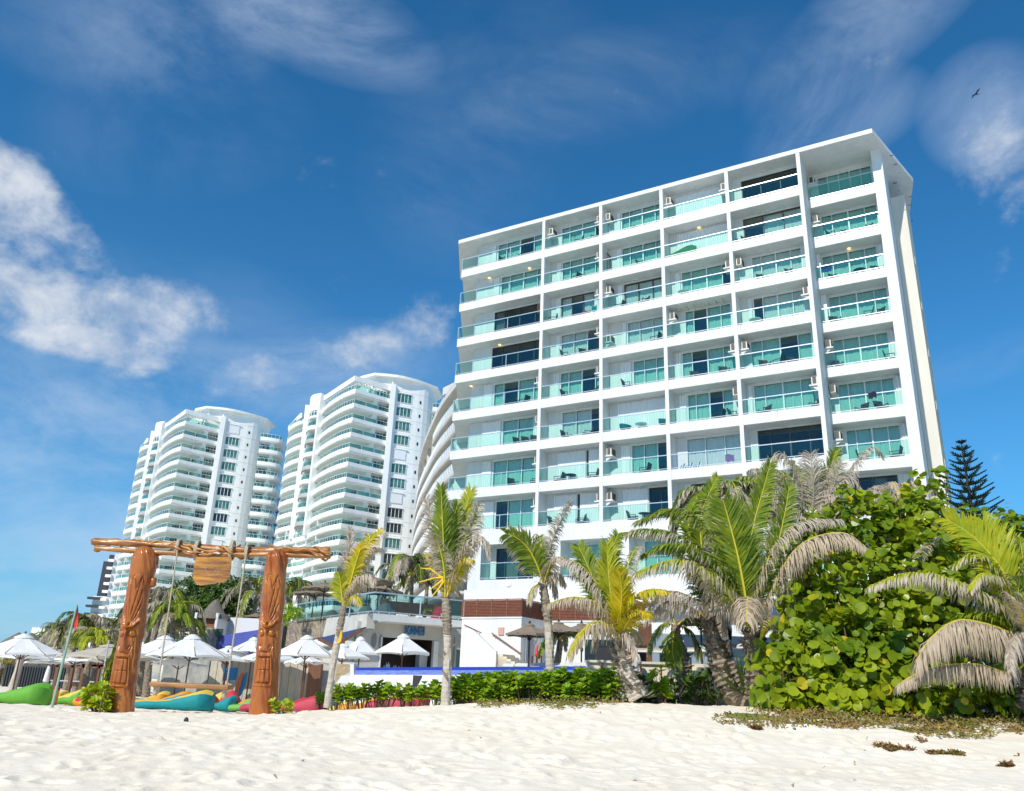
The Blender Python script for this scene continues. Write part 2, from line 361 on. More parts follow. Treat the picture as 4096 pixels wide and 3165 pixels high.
# (row,bay): (x0,x1,kind,number of panes,open pane index or None,[shutter spans])
WIN = {
 (1,'A'): (.36,.95,T,4,2,[(.30,.35),(.955,1)]), (1,'B'): (.18,1,T,4,3,[]), (1,'C'): (.23,1,T,4,None,[(.17,.22)]), (1,'D'): (0,0,None,0,None,[(.13,.9)]),
 (1,'E'): (.13,1,Dk,3,None,[]), (1,'F'): (.12,.97,T,5,None,[]),
 (2,'A'): (.42,1,T,4,None,[(.34,.41)]), (2,'B'): (.20,1,T,4,None,[(.12,.19)]), (2,'C'): (.23,1,T,4,None,[(.16,.22)]), (2,'D'): (0,0,None,0,None,[(.13,.98)]),
 (2,'E'): (.12,1,Br,3,0,[]), (2,'F'): (.12,.98,T,4,None,[]),
 (3,'A'): (.36,1,Dk,4,1,[]), (3,'B'): (.20,.80,Br,3,1,[(.12,.19),(.81,1)]), (3,'C'): (.27,1,Br,3,None,[(.17,.25)]), (3,'D'): (.17,1,T,4,3,[(.08,.16)]),
 (3,'E'): (.20,.92,Wc,4,None,[]), (3,'F'): (.07,.90,T,4,None,[(0,.06),(.91,1)]),
 (4,'A'): (.35,1,Dk,4,None,[]), (4,'B'): (.20,.92,Wc,3,2,[(.13,.19)]), (4,'C'): (.31,.96,Wc,3,None,[(.25,.30)]), (4,'D'): (.20,.92,T,4,1,[(.93,1)]),
 (4,'E'): (.18,.90,Wc,4,0,[(.12,.17)]), (4,'F'): (.10,.97,T,4,None,[(0,.09)]),
 (5,'A'): (.39,1,T,4,1,[(.28,.38)]), (5,'B'): (.20,1,T,4,2,[(.1,.19)]), (5,'C'): (.40,.98,T,3,None,[(.20,.38)]), (5,'D'): (.13,.95,T,4,1,[(.05,.12)]),
 (5,'E'): (.10,.95,T,4,2,[]), (5,'F'): (.10,.90,T,4,None,[(.91,1)]),
 (6,'A'): (.51,.88,T,2,None,[(.28,.50),(.89,1)]), (6,'B'): (.24,1,Wc,3,2,[]), (6,'C'): (0,0,None,0,None,[(.15,1)]), (6,'D'): (.19,.88,T,4,2,[(.08,.18)]),
 (6,'E'): (.10,.93,T,4,None,[(.04,.09)]), (6,'F'): (.10,.90,T,4,None,[(.91,1)]),
 (7,'A'): (.42,.92,T,3,None,[(.30,.41),(.93,1)]), (7,'B'): (.68,.71,Dk,1,0,[(.20,.67),(.72,.98)]), (7,'C'): (.35,.98,T,3,2,[(.2,.34)]), (7,'D'): (.15,1,Wc,3,None,[]),
 (7,'E'): (.12,1,Dk,4,None,[]), (7,'F'): (.15,.90,T,4,None,[(.91,1)]),
 (8,'A'): (.47,.90,T,3,0,[(.3,.46),(.91,1)]), (8,'B'): (.53,.57,Dk,1,0,[(.14,.52),(.58,.98)]), (8,'C'): (.62,1,Dk,2,None,[(.22,.61)]), (8,'D'): (.2,.9,Dk,3,None,[(.12,.19)]),
 (8,'E'): (.15,.9,T,4,None,[]), (8,'F'): (.15,.78,Dk,4,None,[(.79,1)])}
AC = {(1,'B'):'LR',(1,'C'):'L',(1,'D'):'LR',(1,'F'):'L',(2,'B'):'R',(2,'F'):'L',(3,'B'):'R',(3,'C'):'L',(3,'D'):'R',(3,'E'):'L',(4,'B'):'R',(4,'C'):'L',(4,'D'):'L',(4,'E'):'R',
      (5,'A'):'R',(5,'B'):'R',(5,'D'):'R',(5,'E'):'L',(5,'F'):'L',(6,'A'):'R',(6,'D'):'R',(6,'E'):'R',(6,'F'):'L',(7,'A'):'R',(7,'C'):'L',(7,'F'):'L',(8,'A'):'R',(8,'B'):'R',(8,'C'):'L'}
LAMPS = {(2,'A'):(.28,.78),(2,'D'):(.5,),(5,'A'):(.12,),(3,'F'):(.5,),(4,'A'):(.45,)}
FR_W = mat('white_frame', (.74, .76, .77), .4); FR_B = mat('brown_frame', (.10, .055, .04), .5); FR_D = mat('dark_frame', (.06, .065, .07), .5)
LAMP_ON = mat('lit_ceiling_lamp', (.9, .8, .6), .5, emit=((1, .55, .15), 1.5))
UNIT = mat('beige_plastic', (.70, .67, .58), .5); GRILLE = mat('grille', (.09, .085, .08), .6)
def corrugated(m, x0, x1, y, z0, z1, pitch=.16, amp=.035):
    n = max(2, int((x1-x0)/pitch*2)); xs = [x0+(x1-x0)*i/n for i in range(n+1)]
    for i in range(n):
        a = y+(amp if i % 2 else -amp); b = y+(amp if (i+1) % 2 else -amp)
        m.poly([(xs[i], a, z0), (xs[i+1], b, z0), (xs[i+1], b, z1), (xs[i], a, z1)])
def curtain(m, x0, x1, y, z0, z1, rnd):
    n = max(3, int((x1-x0)/.07)); px = x0; py_ = y
    for i in range(n):
        nx_ = x0+(x1-x0)*(i+1)/n; ny_ = y+rnd.uniform(-.035, .035)
        m.poly([(px, py_, z0), (nx_, ny_, z0), (nx_, ny_, z1), (px, py_, z1)]); px, py_ = nx_, ny_
def window_unit(parent, x0, x1, y, z0, z1, kind, panes, opened, rnd, wn='window'):
    gl = {T: G_WIN, Wc: G_WHT, Dk: G_DRK, Br: G_WHT}[kind]; fr = {T: FR_W, Wc: FR_W, Dk: FR_D, Br: FR_B}[kind]
    m = MB(); fw = .05
    m.box(x0, x1, y-.06, y+.04, z0, z0+fw); m.box(x0, x1, y-.06, y+.04, z1-fw, z1)
    ws = [1]*panes
    if panes == 4: ws = [.75, 1.1, 1.1, .85]
    tot = sum(ws); xs = [x0]
    for q in ws: xs.append(xs[-1]+(x1-x0)*q/tot)
    for i, x in enumerate(xs):
        h = .035 if i in (0, panes) else (.045 if (panes == 4 and i == 2) else .025)
        xx = min(max(x, x0+h), x1-h); m.box(xx-h, xx+h, y-.055, y+.035, z0+fw, z1-fw)
    f = m.build(wn, fr, parent)
    g = MB(); g.poly([(x0+.03, y, z0+.03), (x1-.03, y, z0+.03), (x1-.03, y, z1-.03), (x0+.03, y, z1-.03)]); g.build('glass_pane', gl, f)
    c = MB()
    for i in range(panes):
        if i == opened: continue
        if kind == Dk and rnd.random() < .75: continue
        top = z1-.04
        curtain(c, xs[i]+.02, xs[i+1]-.02, y+.14, z0+.03, top, rnd)
    if c.f: c.build('curtain', CURT, f)
    return f
def ac_unit(parent, x, y, z, side, rnd):
    s = 1 if side == 'L' else -1; m = MB()
    xa, xb = sorted((x+s*.06, x+s*.42)); m.box(xa, xb, y, y+.82, z, z+.56)
    u = bevel(m.build('air_conditioner', UNIT, parent), .02, 1)
    g = MB(); g.box(xa+.07, xb-.07, y-.012, y-.002, z+.06, z+.5)
    for i in range(5):
        pass
    f = xb if s > 0 else xa; g.box(min(f, f+s*.012), max(f, f+s*.012), y+.12, y+.7, z+.06, z+.5); g.build('fan_grille', GRILLE, u)
    if rnd.random() < .8:
        b = MB(); x1_, x2_ = sorted((x+s*.0, x+s*.55)); b.box(x1_, x2_, y-.1, y+.95, z-.09, z-.01)
        b.faces([(x, y, z-.09), (x+s*.5, y, z-.09), (x, y, z-.42), (x, y+.09, z-.42), (x+s*.5, y+.09, z-.09), (x, y+.09, z-.09)], [(0, 1, 2), (5, 4, 3), (1, 4, 3, 2), (0, 5, 4, 1)])
        b.build('wall_bracket', WHITE, u)
rr = random.Random(11)
for (row, bay), (w0, w1, kind, panes, opened, shut) in WIN.items():
    x0, x1, yf = BAY[bay]; zb = lv(row)+.46; zt = lv(row-1) if row > 1 else 35.72; W = x1-x0
    yb = yf+1.15; yw = yb+.06; zh = min(zb+2.46, zt-.06)
    xa = x0 if bay != 'A' else -6.75
    # back wall pieces round the window and shutters
    m = MB(); a, b = x0+w0*W, x0+w1*W
    if kind is None: a = b = x1
    if a-xa > .02: m.box(xa, a, yb, yb+.15, zb, zt)
    if x1-b > .02: m.box(b, x1, yb, yb+.15, zb, zt)
    if b > a: m.box(a, b, yb, yb+.15, zh, zt)
    m.build('recess_wall', WHITE, hotel)
    if b > a:
        window_unit(hotel, a, b, yw, zb+.01, zh, kind, panes, opened, rr)
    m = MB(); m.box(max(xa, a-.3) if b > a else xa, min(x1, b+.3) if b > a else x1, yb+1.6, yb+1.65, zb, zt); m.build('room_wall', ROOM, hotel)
    for s0, s1 in shut:
        m = MB()
        if bay in 'FD' and s0 == 0: m.box(x0+.02, x0+s1*W, yb-.3, yb-.2, zb, zt-.02)
        else: corrugated(m, x0+s0*W, x0+s1*W, yb-.06, zb+.02, zh-.0)
        m.build('shutter', PALM_BOARD, hotel)
    # balustrade
    yr = yf+.05; zr = lv(row)+1.66; glz = lv(row)+.76
    m = MB(); m.box(x0, x1, yr-.03, yr+.03, zr-.04, zr+.015); m.box(x0, x1, yr-.02, yr+.02, glz-.02, glz+.02)
    npst = 4 if bay != 'A' else 7
    for i in range(npst):
        px_ = x0+W*(i+.5)/npst; m.box(px_-.02, px_+.02, yr-.015, yr+.015, lv(row)+.66, glz)
    if bay == 'A':
        for px_ in (x0+.03, x0+.21*W, x0+.615*W): m.box(px_-.025, px_+.025, yr-.025, yr+.025, lv(row)+.66, zr)
        [m.bar((-7.56, yr, q_), (-10.5, 5.3, q_), .05, .04) for q_ in (zr-.01, glz)]
    bal = m.build('balustrade', ALU, hotel)
    m = MB(); segs = 3; 
    for i in range(segs):
        a2 = x0+W*i/segs+.012; b2 = x0+W*(i+1)/segs-.012; m.poly([(a2, yr, glz), (b2, yr, glz), (b2, yr, zr-.04), (a2, yr, zr-.04)])
    if bay == 'A': m.poly([(-7.565, yr+.03, glz), (-10.5, 5.3, glz), (-10.5, 5.3, zr-.04), (-7.565, yr+.03, zr-.04)])
    m.build('glass_panel', G_CLR if (row, bay) == (7, 'D') else G_BAL, bal)
    for sd in AC.get((row, bay), ''):
        ac_unit(hotel, x0 if sd == 'L' else x1, yf+.45, lv(row)+.46+(1.72 if (row, bay) != (4, 'C') else .9), sd, rr)
    for fr_ in LAMPS.get((row, bay), ()):
        m = MB(); m.lathe([(.11, 0), (.10, -.05), (.04, -.08)], 10, (x0+fr_*W, yf+1.0, zt-.002)); m.build('ceiling_lamp', LAMP_ON, hotel)
    if bay in 'BCDE' and (row, bay) not in LAMPS:
        m = MB(); m.lathe([(.13, 0), (.12, -.05), (.04, -.08)], 10, (x0+.5*W, yf+1.0, zt-.002)); m.build('ceiling_lamp', WHITE, hotel)
# louvred box, slats added to stand in for a striped shadow and open door seen on single balconies
m = MB()
for i in range(9): m.box(-.75, -.25, .5, 1.1, lv(3)+1.75+i*.09, lv(3)+1.79+i*.09)
m.box(-.76, -.74, .5, 1.1, lv(3)+1.72, lv(3)+2.57); m.box(-.26, -.24, .5, 1.1, lv(3)+1.72, lv(3)+2.57); m.build('louvre_box', BROWN, hotel)
m = MB(); x0 = BAY['C'][0]
for q in ((.08, .16), (.62, .70)): m.box(x0+.15, x0+.22, .3+q[0], .3+q[1], lv(2)+.5, lv(2)+2.4)
m.box(x0+.15, x0+.22, .38, 1.0, lv(2)+2.3, lv(2)+2.4); m.box(x0+.15, x0+.22, .38, 1.0, lv(2)+.5, lv(2)+.6); m.build('open_door', BROWN, hotel)
m = MB(); x0 = BAY['D'][0]
for i in range(7): m.box(x0+.6+i*.5, x0+.72+i*.5, .5, 1.9, lv(3)-.12, lv(3)-.01)  # striped shadow modelled as cream slats added below the ceiling
m.build('shadow_stripe_slats', CREAM, hotel)
# rusty drip stains on the white bands
STAIN = mat('drip_stain', (.56, .50, .40), .9); sr_ = random.Random(77)
for k in range(1, 9):
    for i in range(5):
        x = sr_.uniform(-7.4, 18.5); w_ = sr_.uniform(.03, .09); h_ = sr_.uniform(.15, .5); m = MB()
        m.poly([(x, -.004, lv(k)+.655), (x+w_, -.004, lv(k)+.655), (x+w_*.7, -.004, lv(k)+.66-h_), (x+w_*.3, -.004, lv(k)+.66-h_)][::-1])
        if min(abs(x-c) for c in COLS) > .25: m.build('drip_stain', STAIN, hotel)
# lower front below the balconies
m = MB(); zs = (8.32, 10.75)
ops = [(-4.45, -.25), (1.75, 5.15), (6.6, 9.9), (11.4, 15.0), (16.2, 18.7)]
m.box(-5.46, 18.825, 0, .3, 0, zs[0]); m.box(-5.46, 18.825, 0, .3, zs[1], 11.15); prev = -5.46
for a, b in ops: m.box(prev, a, 0, .3, *zs); prev = b
m.box(prev, 18.825, 0, .3, *zs); m.box(-5.46, -5.2, .3, 6, 0, 11.15); m.box(-5.2, 18.825, 1.6, 1.8, 0, zs[0]); m.box(-5.2, 18.825, .3, 1.6, 8.0, 8.315)
m.build('lower_wall', WHITE, hotel)
m = MB(); m.box(19.075, 23.22, 2.2, 2.4, 0, 8.3); m.box(19.075, 23.22, 2.2, 2.4, 10.7, 11.15); m.build('lower_wall', WHITE, hotel)
for a, b in ops:
    window_unit(hotel, a+.55, b-.02, 1.25, zs[0]+.05, zs[1]-.12, T if a > 1 else Dk, 3 if a > 1 else 4, None, rr)
    m = MB(); m.box(a, a+.55, 1.2, 1.35, *zs); m.box(a+.5, b, 1.2, 1.3, zs[1]-.12, zs[1]); m.box(a-.1, a, .3, 1.36, *zs); m.box(b, b+.1, .3, 1.36, *zs); m.box(a-.1, b+.1, .3, 1.3, zs[1], zs[1]+.1); m.build('recess_wall', WHITE, hotel)
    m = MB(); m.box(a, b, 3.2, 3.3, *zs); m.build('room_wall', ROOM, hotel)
    m = MB(); m.box(a, b, .04, .1, 9.43, 9.48); m.box(a, b, .05, .09, zs[0]+.12, zs[0]+.16); 
    for i in range(5): m.box(a+(b-a)*(i+.5)/5-.02, a+(b-a)*(i+.5)/5+.02, .05, .09, zs[0], zs[0]+.12)
    bal = m.build('balustrade', ALU, hotel)
    m = MB(); m.poly([(a, .07, zs[0]+.14), (b, .07, zs[0]+.14), (b, .07, 9.43), (a, .07, 9.43)]); m.build('glass_panel', G_BAL, bal)
window_unit(hotel, 19.4, 22.3, 2.2, 8.35, 10.65, Dk, 4, None, rr)
m = MB(); corrugated(m, -5.6, 18.8, -.06, 5.2, 7.68, .2, .04); m.box(-5.62, -5.55, -.1, .3, 5.2, 7.68); m.build('corrugated_panel', PALM_BOARD, hotel)
m = MB(); Mx = Matrix.Translation((-2.1, -.0, 7.98)) @ Matrix.Rotation(R_(90), 4, 'X'); m.lathe([(.18, 0), (.18, .04), (.12, .06)], 16, M=Mx); m.build('wall_lamp', mat('opal', (.75, .74, .70), .4), hotel)

# ------------------------------------------------------------------ things standing on the balconies
ROWN = {1: 'top floor', 2: 'second floor down', 3: 'third floor down', 4: 'fourth floor down', 5: 'fifth floor down', 6: 'sixth floor down', 7: 'seventh floor down', 8: 'eighth floor down'}
BAYN = {'A': 'leftmost bay', 'B': 'second bay', 'C': 'third bay', 'D': 'fourth bay', 'E': 'fifth bay', 'F': 'rightmost bay'}
WICK = mat('dark_wicker', (.045, .045, .048), .7); PLW = mat('white_plastic', (.72, .74, .72), .5)
def chair_mesh(mt, name='balcony_chair'):
    m = MB(); m.box(-.28, .28, -.26, .26, .38, .44)
    m.faces([(-.28, .22, .42), (.28, .22, .42), (.3, .36, .95), (-.3, .36, .95), (-.28, .28, .42), (.28, .28, .42), (.3, .41, .95), (-.3, .41, .95)],
            [(0, 1, 2, 3), (7, 6, 5, 4), (3, 2, 6, 7), (0, 3, 7, 4), (1, 5, 6, 2)])
    for sx in (-.27, .27):
        m.bar((sx, -.24, 0), (sx, -.24, .64), .035); m.bar((sx, .26, 0), (sx, .24, .42), .035); m.bar((sx, -.26, .64), (sx, .3, .64), .05, .03)
    return m.build(name, mt)
chair0 = chair_mesh(WICK); used = [False]
CH = {(1,'A'):(.5,.72),(1,'B'):(.55,.8),(1,'C'):(.55,),(2,'B'):(.5,.64),(2,'C'):(.62,),(2,'F'):(.3,.52,.78),(2,'E'):(.07,.2),(3,'B'):(.1,),(3,'C'):(.22,.64),(3,'E'):(.38,.78),
      (3,'F'):(.27,.88),(4,'F'):(.2,.66,.8),(4,'B'):(.36,.68),(4,'C'):(.82,.93),(5,'A'):(.64,.78),(5,'B'):(.37,.8),(5,'C'):(.36,),(5,'D'):(.37,.8),(5,'E'):(.32,.5,.68),(5,'F'):(.16,.9),
      (6,'A'):(.74,.83,.93),(6,'B'):(.38,.72),(6,'D'):(.68,.9),(6,'E'):(.25,.93),(6,'F'):(.42,.7),(7,'A'):(.7,.93),(7,'B'):(.25,.83),(7,'C'):(.6,),(7,'F'):(.38,.8),(8,'B'):(.2,.63),(8,'C'):(.4,)}
ORD = {1: [''], 2: ['left of the pair', 'right of the pair'], 3: ['leftmost of three', 'middle of three', 'rightmost of three']}
crr = random.Random(21)
for (row, bay), fs in CH.items():
    x0, x1, yf = BAY[bay]
    for i, f in enumerate(fs):
        p = hw(x0+f*(x1-x0), yf+.55+crr.uniform(0, .25), lv(row)+.462)
        lab = 'dark chair on balcony, %s, %s' % (ROWN[row], BAYN[bay])
        if len(fs) > 1: lab += ', '+ORD[len(fs)][i]
        rz = TH+crr.choice((-1, 1))*crr.uniform(.5, 1.9)+math.pi*0
        if not used[0]:
            chair0.location = p; chair0.rotation_euler[2] = rz; tag(chair0, lab, 'chair', 'chairs on the hotel balconies'); used[0] = True
        else: clone(chair0, p, rz, lab)
def table_mesh(mt):
    m = MB(); m.lathe([(.0, .70), (.4, .70), (.4, .735), (0, .735)], 16); m.lathe([(.03, .02), (.03, .7)], 8)
    for a in range(3): m.bar((0, 0, .12), (.28*math.cos(a*2.1), .28*math.sin(a*2.1), 0), .04)
    return m.build('balcony_table', mt)
tb0 = None
for row, bay, f, mt, adj in ((3,'D',.23,PLW,'white'),(4,'E',.22,PLW,'white'),(3,'F',.62,WICK,'dark'),(7,'B',.45,WICK,'dark'),(6,'C',.55,PLW,'small pale'),(8,'C',.58,WICK,'dark')):
    o = table_mesh(mt); x0, x1, yf = BAY[bay]; o.location = hw(x0+f*(x1-x0), yf+.75, lv(row)+.462)
    tag(o, '%s round table on balcony, %s, %s' % (adj, ROWN[row], BAYN[bay]), 'table', 'tables on the hotel balconies')
# round teal string chairs
for i, f in enumerate((.28, .9)):
    m = MB(); m.lathe([(.05, .30), (.22, .34), (.36, .5), (.42, .72), (.40, .72), (.33, .52), (.2, .38), (.05, .34)], 14)
    for a in range(4): m.bar((.2*math.cos(a*1.57), .2*math.sin(a*1.57), .36), (.33*math.cos(a*1.57), .33*math.sin(a*1.57), 0), .025)
    o = m.build('string_chair', mat('teal_cord', (.02, .18, .22), .6)); x0, x1, yf = BAY['C']; o.location = hw(x0+f*(x1-x0), yf+.6, lv(6)+.462)
    o.rotation_euler = (.0, .2, TH)
    tag(o, 'round teal string chair on the shuttered balcony, sixth floor down, %s one' % ('left', 'right')[i], 'chair', 'round string chairs')
def drape(name, x0, x1, y, z0, z1, mt, lab, cat, wav=.06, seed=1):
    r = random.Random(seed); m = MB(); n = 10; cols = []
    for i in range(n+1):
        f = i/n; yy = y+math.sin(f*9+seed)*wav*.5; cols.append((x0+(x1-x0)*f, yy, z0+r.uniform(-.06, .06), z1+math.sin(f*6+seed)*.04))
    for a, b in zip(cols, cols[1:]):
        m.poly([hw(a[0], a[1], a[2]), hw(b[0], b[1], b[2]), hw(b[0], b[1]-.0, b[3]), hw(a[0], a[1], a[3])])
        m.poly([hw(a[0], a[1]+.03, a[2]), hw(b[0], b[1]+.03, b[2]), hw(b[0], b[1]+.03, b[3]), hw(a[0], a[1]+.03, a[3])])
    return tag(m.build(name, mt, smooth=True), lab, cat)
x0, x1, _ = BAY['D']; m = MB(); pts = [(.0, .78), (.12, .86), (.22, 1.0), (.33, 1.18), (.42, 1.2), (.5, 1.0)]
for (a, za), (b, zb_) in zip(pts, pts[1:]):
    m.poly([hw(x0+a*(x1-x0), .14, lv(2)+.66), hw(x0+b*(x1-x0), .14, lv(2)+.66), hw(x0+b*(x1-x0), .22, lv(2)+zb_+.15), hw(x0+a*(x1-x0), .2, lv(2)+za+.15)])
tag(m.build('green_sheet', mat('green_cloth', (.09, .22, .10), .8), smooth=True), 'green sheet hung behind the glass of the balcony, second floor down', 'sheet')
x0, x1, _ = BAY['F']; drape('towel', x0+.55*(x1-x0), x0+.66*(x1-x0), 1.90, lv(6)+1.35, lv(6)+1.72, mat('navy_cloth', (.01, .015, .04), .9), 'navy cloth hung over the rail of a balcony in the rightmost bay', 'towel', seed=4)
drape('towel', x0+.08*(x1-x0), x0+.23*(x1-x0), 2.05, lv(3)+1.2, lv(3)+1.66, mat('blue_cloth', (.03, .08, .28), .9), 'blue towel inside the rail of the balcony, third floor down, rightmost bay', 'towel', seed=5)
x0, x1, _ = BAY['D']; drape('towel', x0+.76*(x1-x0), x0+.88*(x1-x0), .3, lv(7)+.9, lv(7)+1.35, mat('printed_cloth', (.04, .14, .42), .9, noise=(9, (.5, .08, .1))), 'blue and red printed towel on the clear glass balcony, seventh floor down', 'towel', seed=6)
x0, x1, _ = BAY['B']; drape('towel', x0+.69*(x1-x0), x0+.81*(x1-x0), .35, lv(3)+.75, lv(3)+1.05, mat('coral_cloth', (.5, .04, .07), .9), 'coral red towel on a chair, third floor down, second bay', 'towel', seed=7)
drape('towel', x0+.83*(x1-x0), x0+.92*(x1-x0), .35, lv(3)+.75, lv(3)+1.3, mat('teal_cloth', (.01, .22, .28), .9), 'teal towel beside the coral one, third floor down', 'towel', seed=8)
# striped lounger on balcony D7
m = MB(); x0, x1, _ = BAY['D']; n = 16
for i in range(n):
    a = x0+(.11+.30*i/n)*(x1-x0); b = x0+(.11+.30*(i+1)/n)*(x1-x0); m.cur = i % 2
    m.poly([hw(a, .25, lv(7)+.78), hw(b, .25, lv(7)+.78), hw(b, .6, lv(7)+1.05+.1*math.sin(i)), hw(a, .6, lv(7)+1.05+.1*math.sin(i))])
    m.poly([hw(a, .25, lv(7)+.6), hw(b, .25, lv(7)+.6), hw(b, .25, lv(7)+.78), hw(a, .25, lv(7)+.78)])
tag(m.build('striped_lounger', [mat('navy_stripe', (.03, .06, .25), .8), mat('white_stripe', (.7, .72, .75), .8)]), 'blue and white striped lounger on the clear glass balcony', 'lounger')
# ------------------------------------------------------------------ the two curved towers
def offs(pts, d):
    """offset an open polyline to its left (d>0)"""
    n = len(pts); out = []
    for i in range(n):
        a = Vector(pts[max(i-1, 0)][:2]); b = Vector(pts[i][:2]); c = Vector(pts[min(i+1, n-1)][:2])
        n1 = (b-a); n2 = (c-b)
        if n1.length < 1e-6: n1 = n2
        if n2.length < 1e-6: n2 = n1
        n1 = Vector((-n1.y, n1.x)).normalized(); n2 = Vector((-n2.y, n2.x)).normalized(); q = (n1+n2).normalized()
        q = q/max(.5, q.dot(n1)); out.append((b.x+q.x*d, b.y+q.y*d))
    return out
def ribbon(m, pts, th, z0, z1):
    q = offs(pts, th); n = len(pts)
    vs = [(p[0], p[1], z) for z in (z0, z1) for p in pts]+[(p[0], p[1], z) for z in (z0, z1) for p in q]; fs = []
    for i in range(n-1):
        fs += [(i, i+1, n+i+1, n+i), (2*n+i+1, 2*n+i, 3*n+i, 3*n+i+1), (n+i, n+i+1, 3*n+i+1, 3*n+i), (i+1, i, 2*n+i, 2*n+i+1)]
    fs += [(0, n, 3*n, 2*n), (n-1, 3*n-1, 4*n-1, 2*n-1)]
    m.faces(vs, fs)
def slab(m, outer, inner, z0, z1):
    m.prism(list(outer)+list(reversed(inner)), z0, z1)
def smooth_line(pts, n):
    """Catmull-Rom resampling"""
    out = []; k = len(pts)
    for i in range(k-1):
        p0, p1, p2, p3 = (Vector(pts[max(i-1, 0)]), Vector(pts[i]), Vector(pts[i+1]), Vector(pts[min(i+2, k-1)]))
        for j in range(n):
            t = j/n; out.append(.5*((2*p1)+(-p0+p2)*t+(2*p0-5*p1+4*p2-p3)*t*t+(-p0+3*p1-3*p2+p3)*t**3))
    out.append(Vector(pts[-1])); return [tuple(p) for p in out]
LC = smooth_line([(-10.2, 15.4), (-8.9, 12.4), (-6.9, 8.9), (-4.9, 5.8), (-2.6, 2.7), (0, 0)], 4)
RC = [(0, 0), (2.2, 2.0), (4.5, 4.0), (6.7, 6.0)]
LW = smooth_line([(-22.6, 35.0), (-22.2, 32.2), (-20.6, 28.6), (-18.2, 25.2), (-15.9, 22.8)], 4)
SH = smooth_line([(-14.9, 21.6), (-14.4, 19.7), (-13.2, 17.8), (-11.2, 16.7)], 3)
WV = smooth_line([(-22.6, 35.0), (-22.2, 32.2), (-20.6, 28.6), (-18.4, 25.2), (-15.7, 22.6), (-13.6, 19.9), (-11.6, 17.4), (-10.2, 15.4)], 3)
G_TOW = glass('tower_balcony_glass', (.30, .62, .54), .10)
TWIN = mat('tower_window_teal', (.03, .13, .12), .12, spec=.6, noise=(.9, (.10, .27, .24)))
TWIN_D = mat('tower_window_dark', (.012, .022, .03), .08, spec=.7, noise=(.7, (.03, .05, .06)))
def tower(C, rot, z1, label, seed, right_wing=True, closed=(), nf=18):
    rnd = random.Random(seed)
    o = empty('apartment_tower', (C[0], C[1], 0), rot, label, 'building')
    z = lambda k: z1-3.2*(k-1)
    base = -1
    # core walls
    core_f = [(6.3, 7.3), (2.9, 5.3), (1.4, 6.6), (-2.4, 8.6), (-5.6, 12.2), (-8.2, 16.6), (-11.2, 18.6), (-13.2, 22.4), (-14.6, 25.4), (-17.2, 29.6), (-19.0, 34.5)]
    core = core_f+[(-16, 40), (0, 36), (10, 27), (13.5, 18), (8.4, 8.8)]
    m = MB(); m.prism(list(reversed(core)), base, z(0)+1.9); m.build('core_wall', WHITE_T, o)
    wall = smooth_line([(6.95, 5.75), (7.9, 6.65), (11, 8.15), (13.6, 9.7), (15.0, 11.6), (15.5, 14.2), (15.3, 17.5)], 2)
    m = MB(); ribbon(m, wall, .6, base, z(0)+3.98); w_ = m.build('side_wall', WHITE_T, o)
    m = MB()
    for k in range(-1, nf): ribbon(m, offs(wall[2:], -.012), .010, z(k)+1.25, z(k)+1.32)
    m.build('joint_line', mat('joint_grey', (.55, .56, .55), .8), w_)
    # pilasters
    m = MB(); m.prism([(6.6, 5.1), (7.7, 5.6), (7.6, 7.2), (6.3, 7.1)], base, z(0)+2.4)
    m.prism([(-10.9, 14.9), (-9.9, 15.7), (-10.5, 17.2), (-11.6, 16.4)], z(9)-1 if nf else base, z(0)+2.7)
    m.prism([(-15.9, 21.5), (-14.6, 21.9), (-14.8, 23.6), (-16.2, 23.2)], z(9)-1, z(0)+2.2)
    m.build('pilaster', WHITE_T, o)
    m = MB(); m.lathe([(.62, base), (.62, z(0)-1)], 14, (3.6, 4.9, 0)); m.build('round_column', WHITE_T, o, smooth=False)
    # shaft back wall, drum on top
    m = MB(); ribbon(m, [(-15, 22.6), (-13.2, 20.6), (-11.0, 17.7)], 1, base, z(0)+1.5); m.build('shaft_wall', WHITE_T, o)
    m = MB(); ribbon(m, SH, 3.2, z(0)-.4, z(0)+3.6); ribbon(m, SH, 3.2, z(1)+1.0, z(0)-1.7)
    ribbon(m, offs(SH, -.1), .12, z(0)-.5, z(0)-.3); dr = m.build('roof_drum', WHITE_T, o)
    m = MB(); sh2 = offs(SH, .05); m.cur = 0; ribbon(m, sh2[4:], .1, z(0)-1.75, z(0)+1.4); dw = m.build('drum_window', TWIN, o)
    m = MB()
    for i in range(4, len(sh2)): m.bar((offs(SH, -.05)[i][0], offs(SH, -.05)[i][1], z(0)-1.75), (offs(SH, -.05)[i][0], offs(SH, -.05)[i][1], z(0)+1.4), .12)
    for zz in (-.9, -.1, .7): ribbon(m, offs(SH, -.08)[4:], .06, z(0)+zz, z(0)+zz+.1)
    m.build('window_bars', WHITE_T, dw)
    # roof slab
    rf = [(-.6, 7.0)]+smooth_line([(2.9, 4.5), (7.9, 5.3), (12.2, 8.0), (16.3, 12.2)], 3)+[(16.9, 18.5)]
    m = MB(); m.prism(rf+[(10, 28), (-6, 20)], z(0)+4.0, z(0)+4.55); m.build('roof', WHITE_T, o)
    m = MB(); m.prism(offs(rf, 1.2)+[(9.5, 26), (-5, 19)], z(0)+1.8, z(0)+4.0); m.box(3, 6, 10, 14, z(0)+4.5, z(0)+5.7); m.build('penthouse_wall', WHITE_T, o)
    # pergola beams of the top terrace
    m = MB(); par = [(-10.0, 14.4), (-.5, .3), (6.6, 5.9)]
    ribbon(m, par, .35, z(0)+1.0, z(0)+2.15); ip = offs(par, 2.6); ribbon(m, ip, .3, z(0)+1.3, z(0)+1.8)
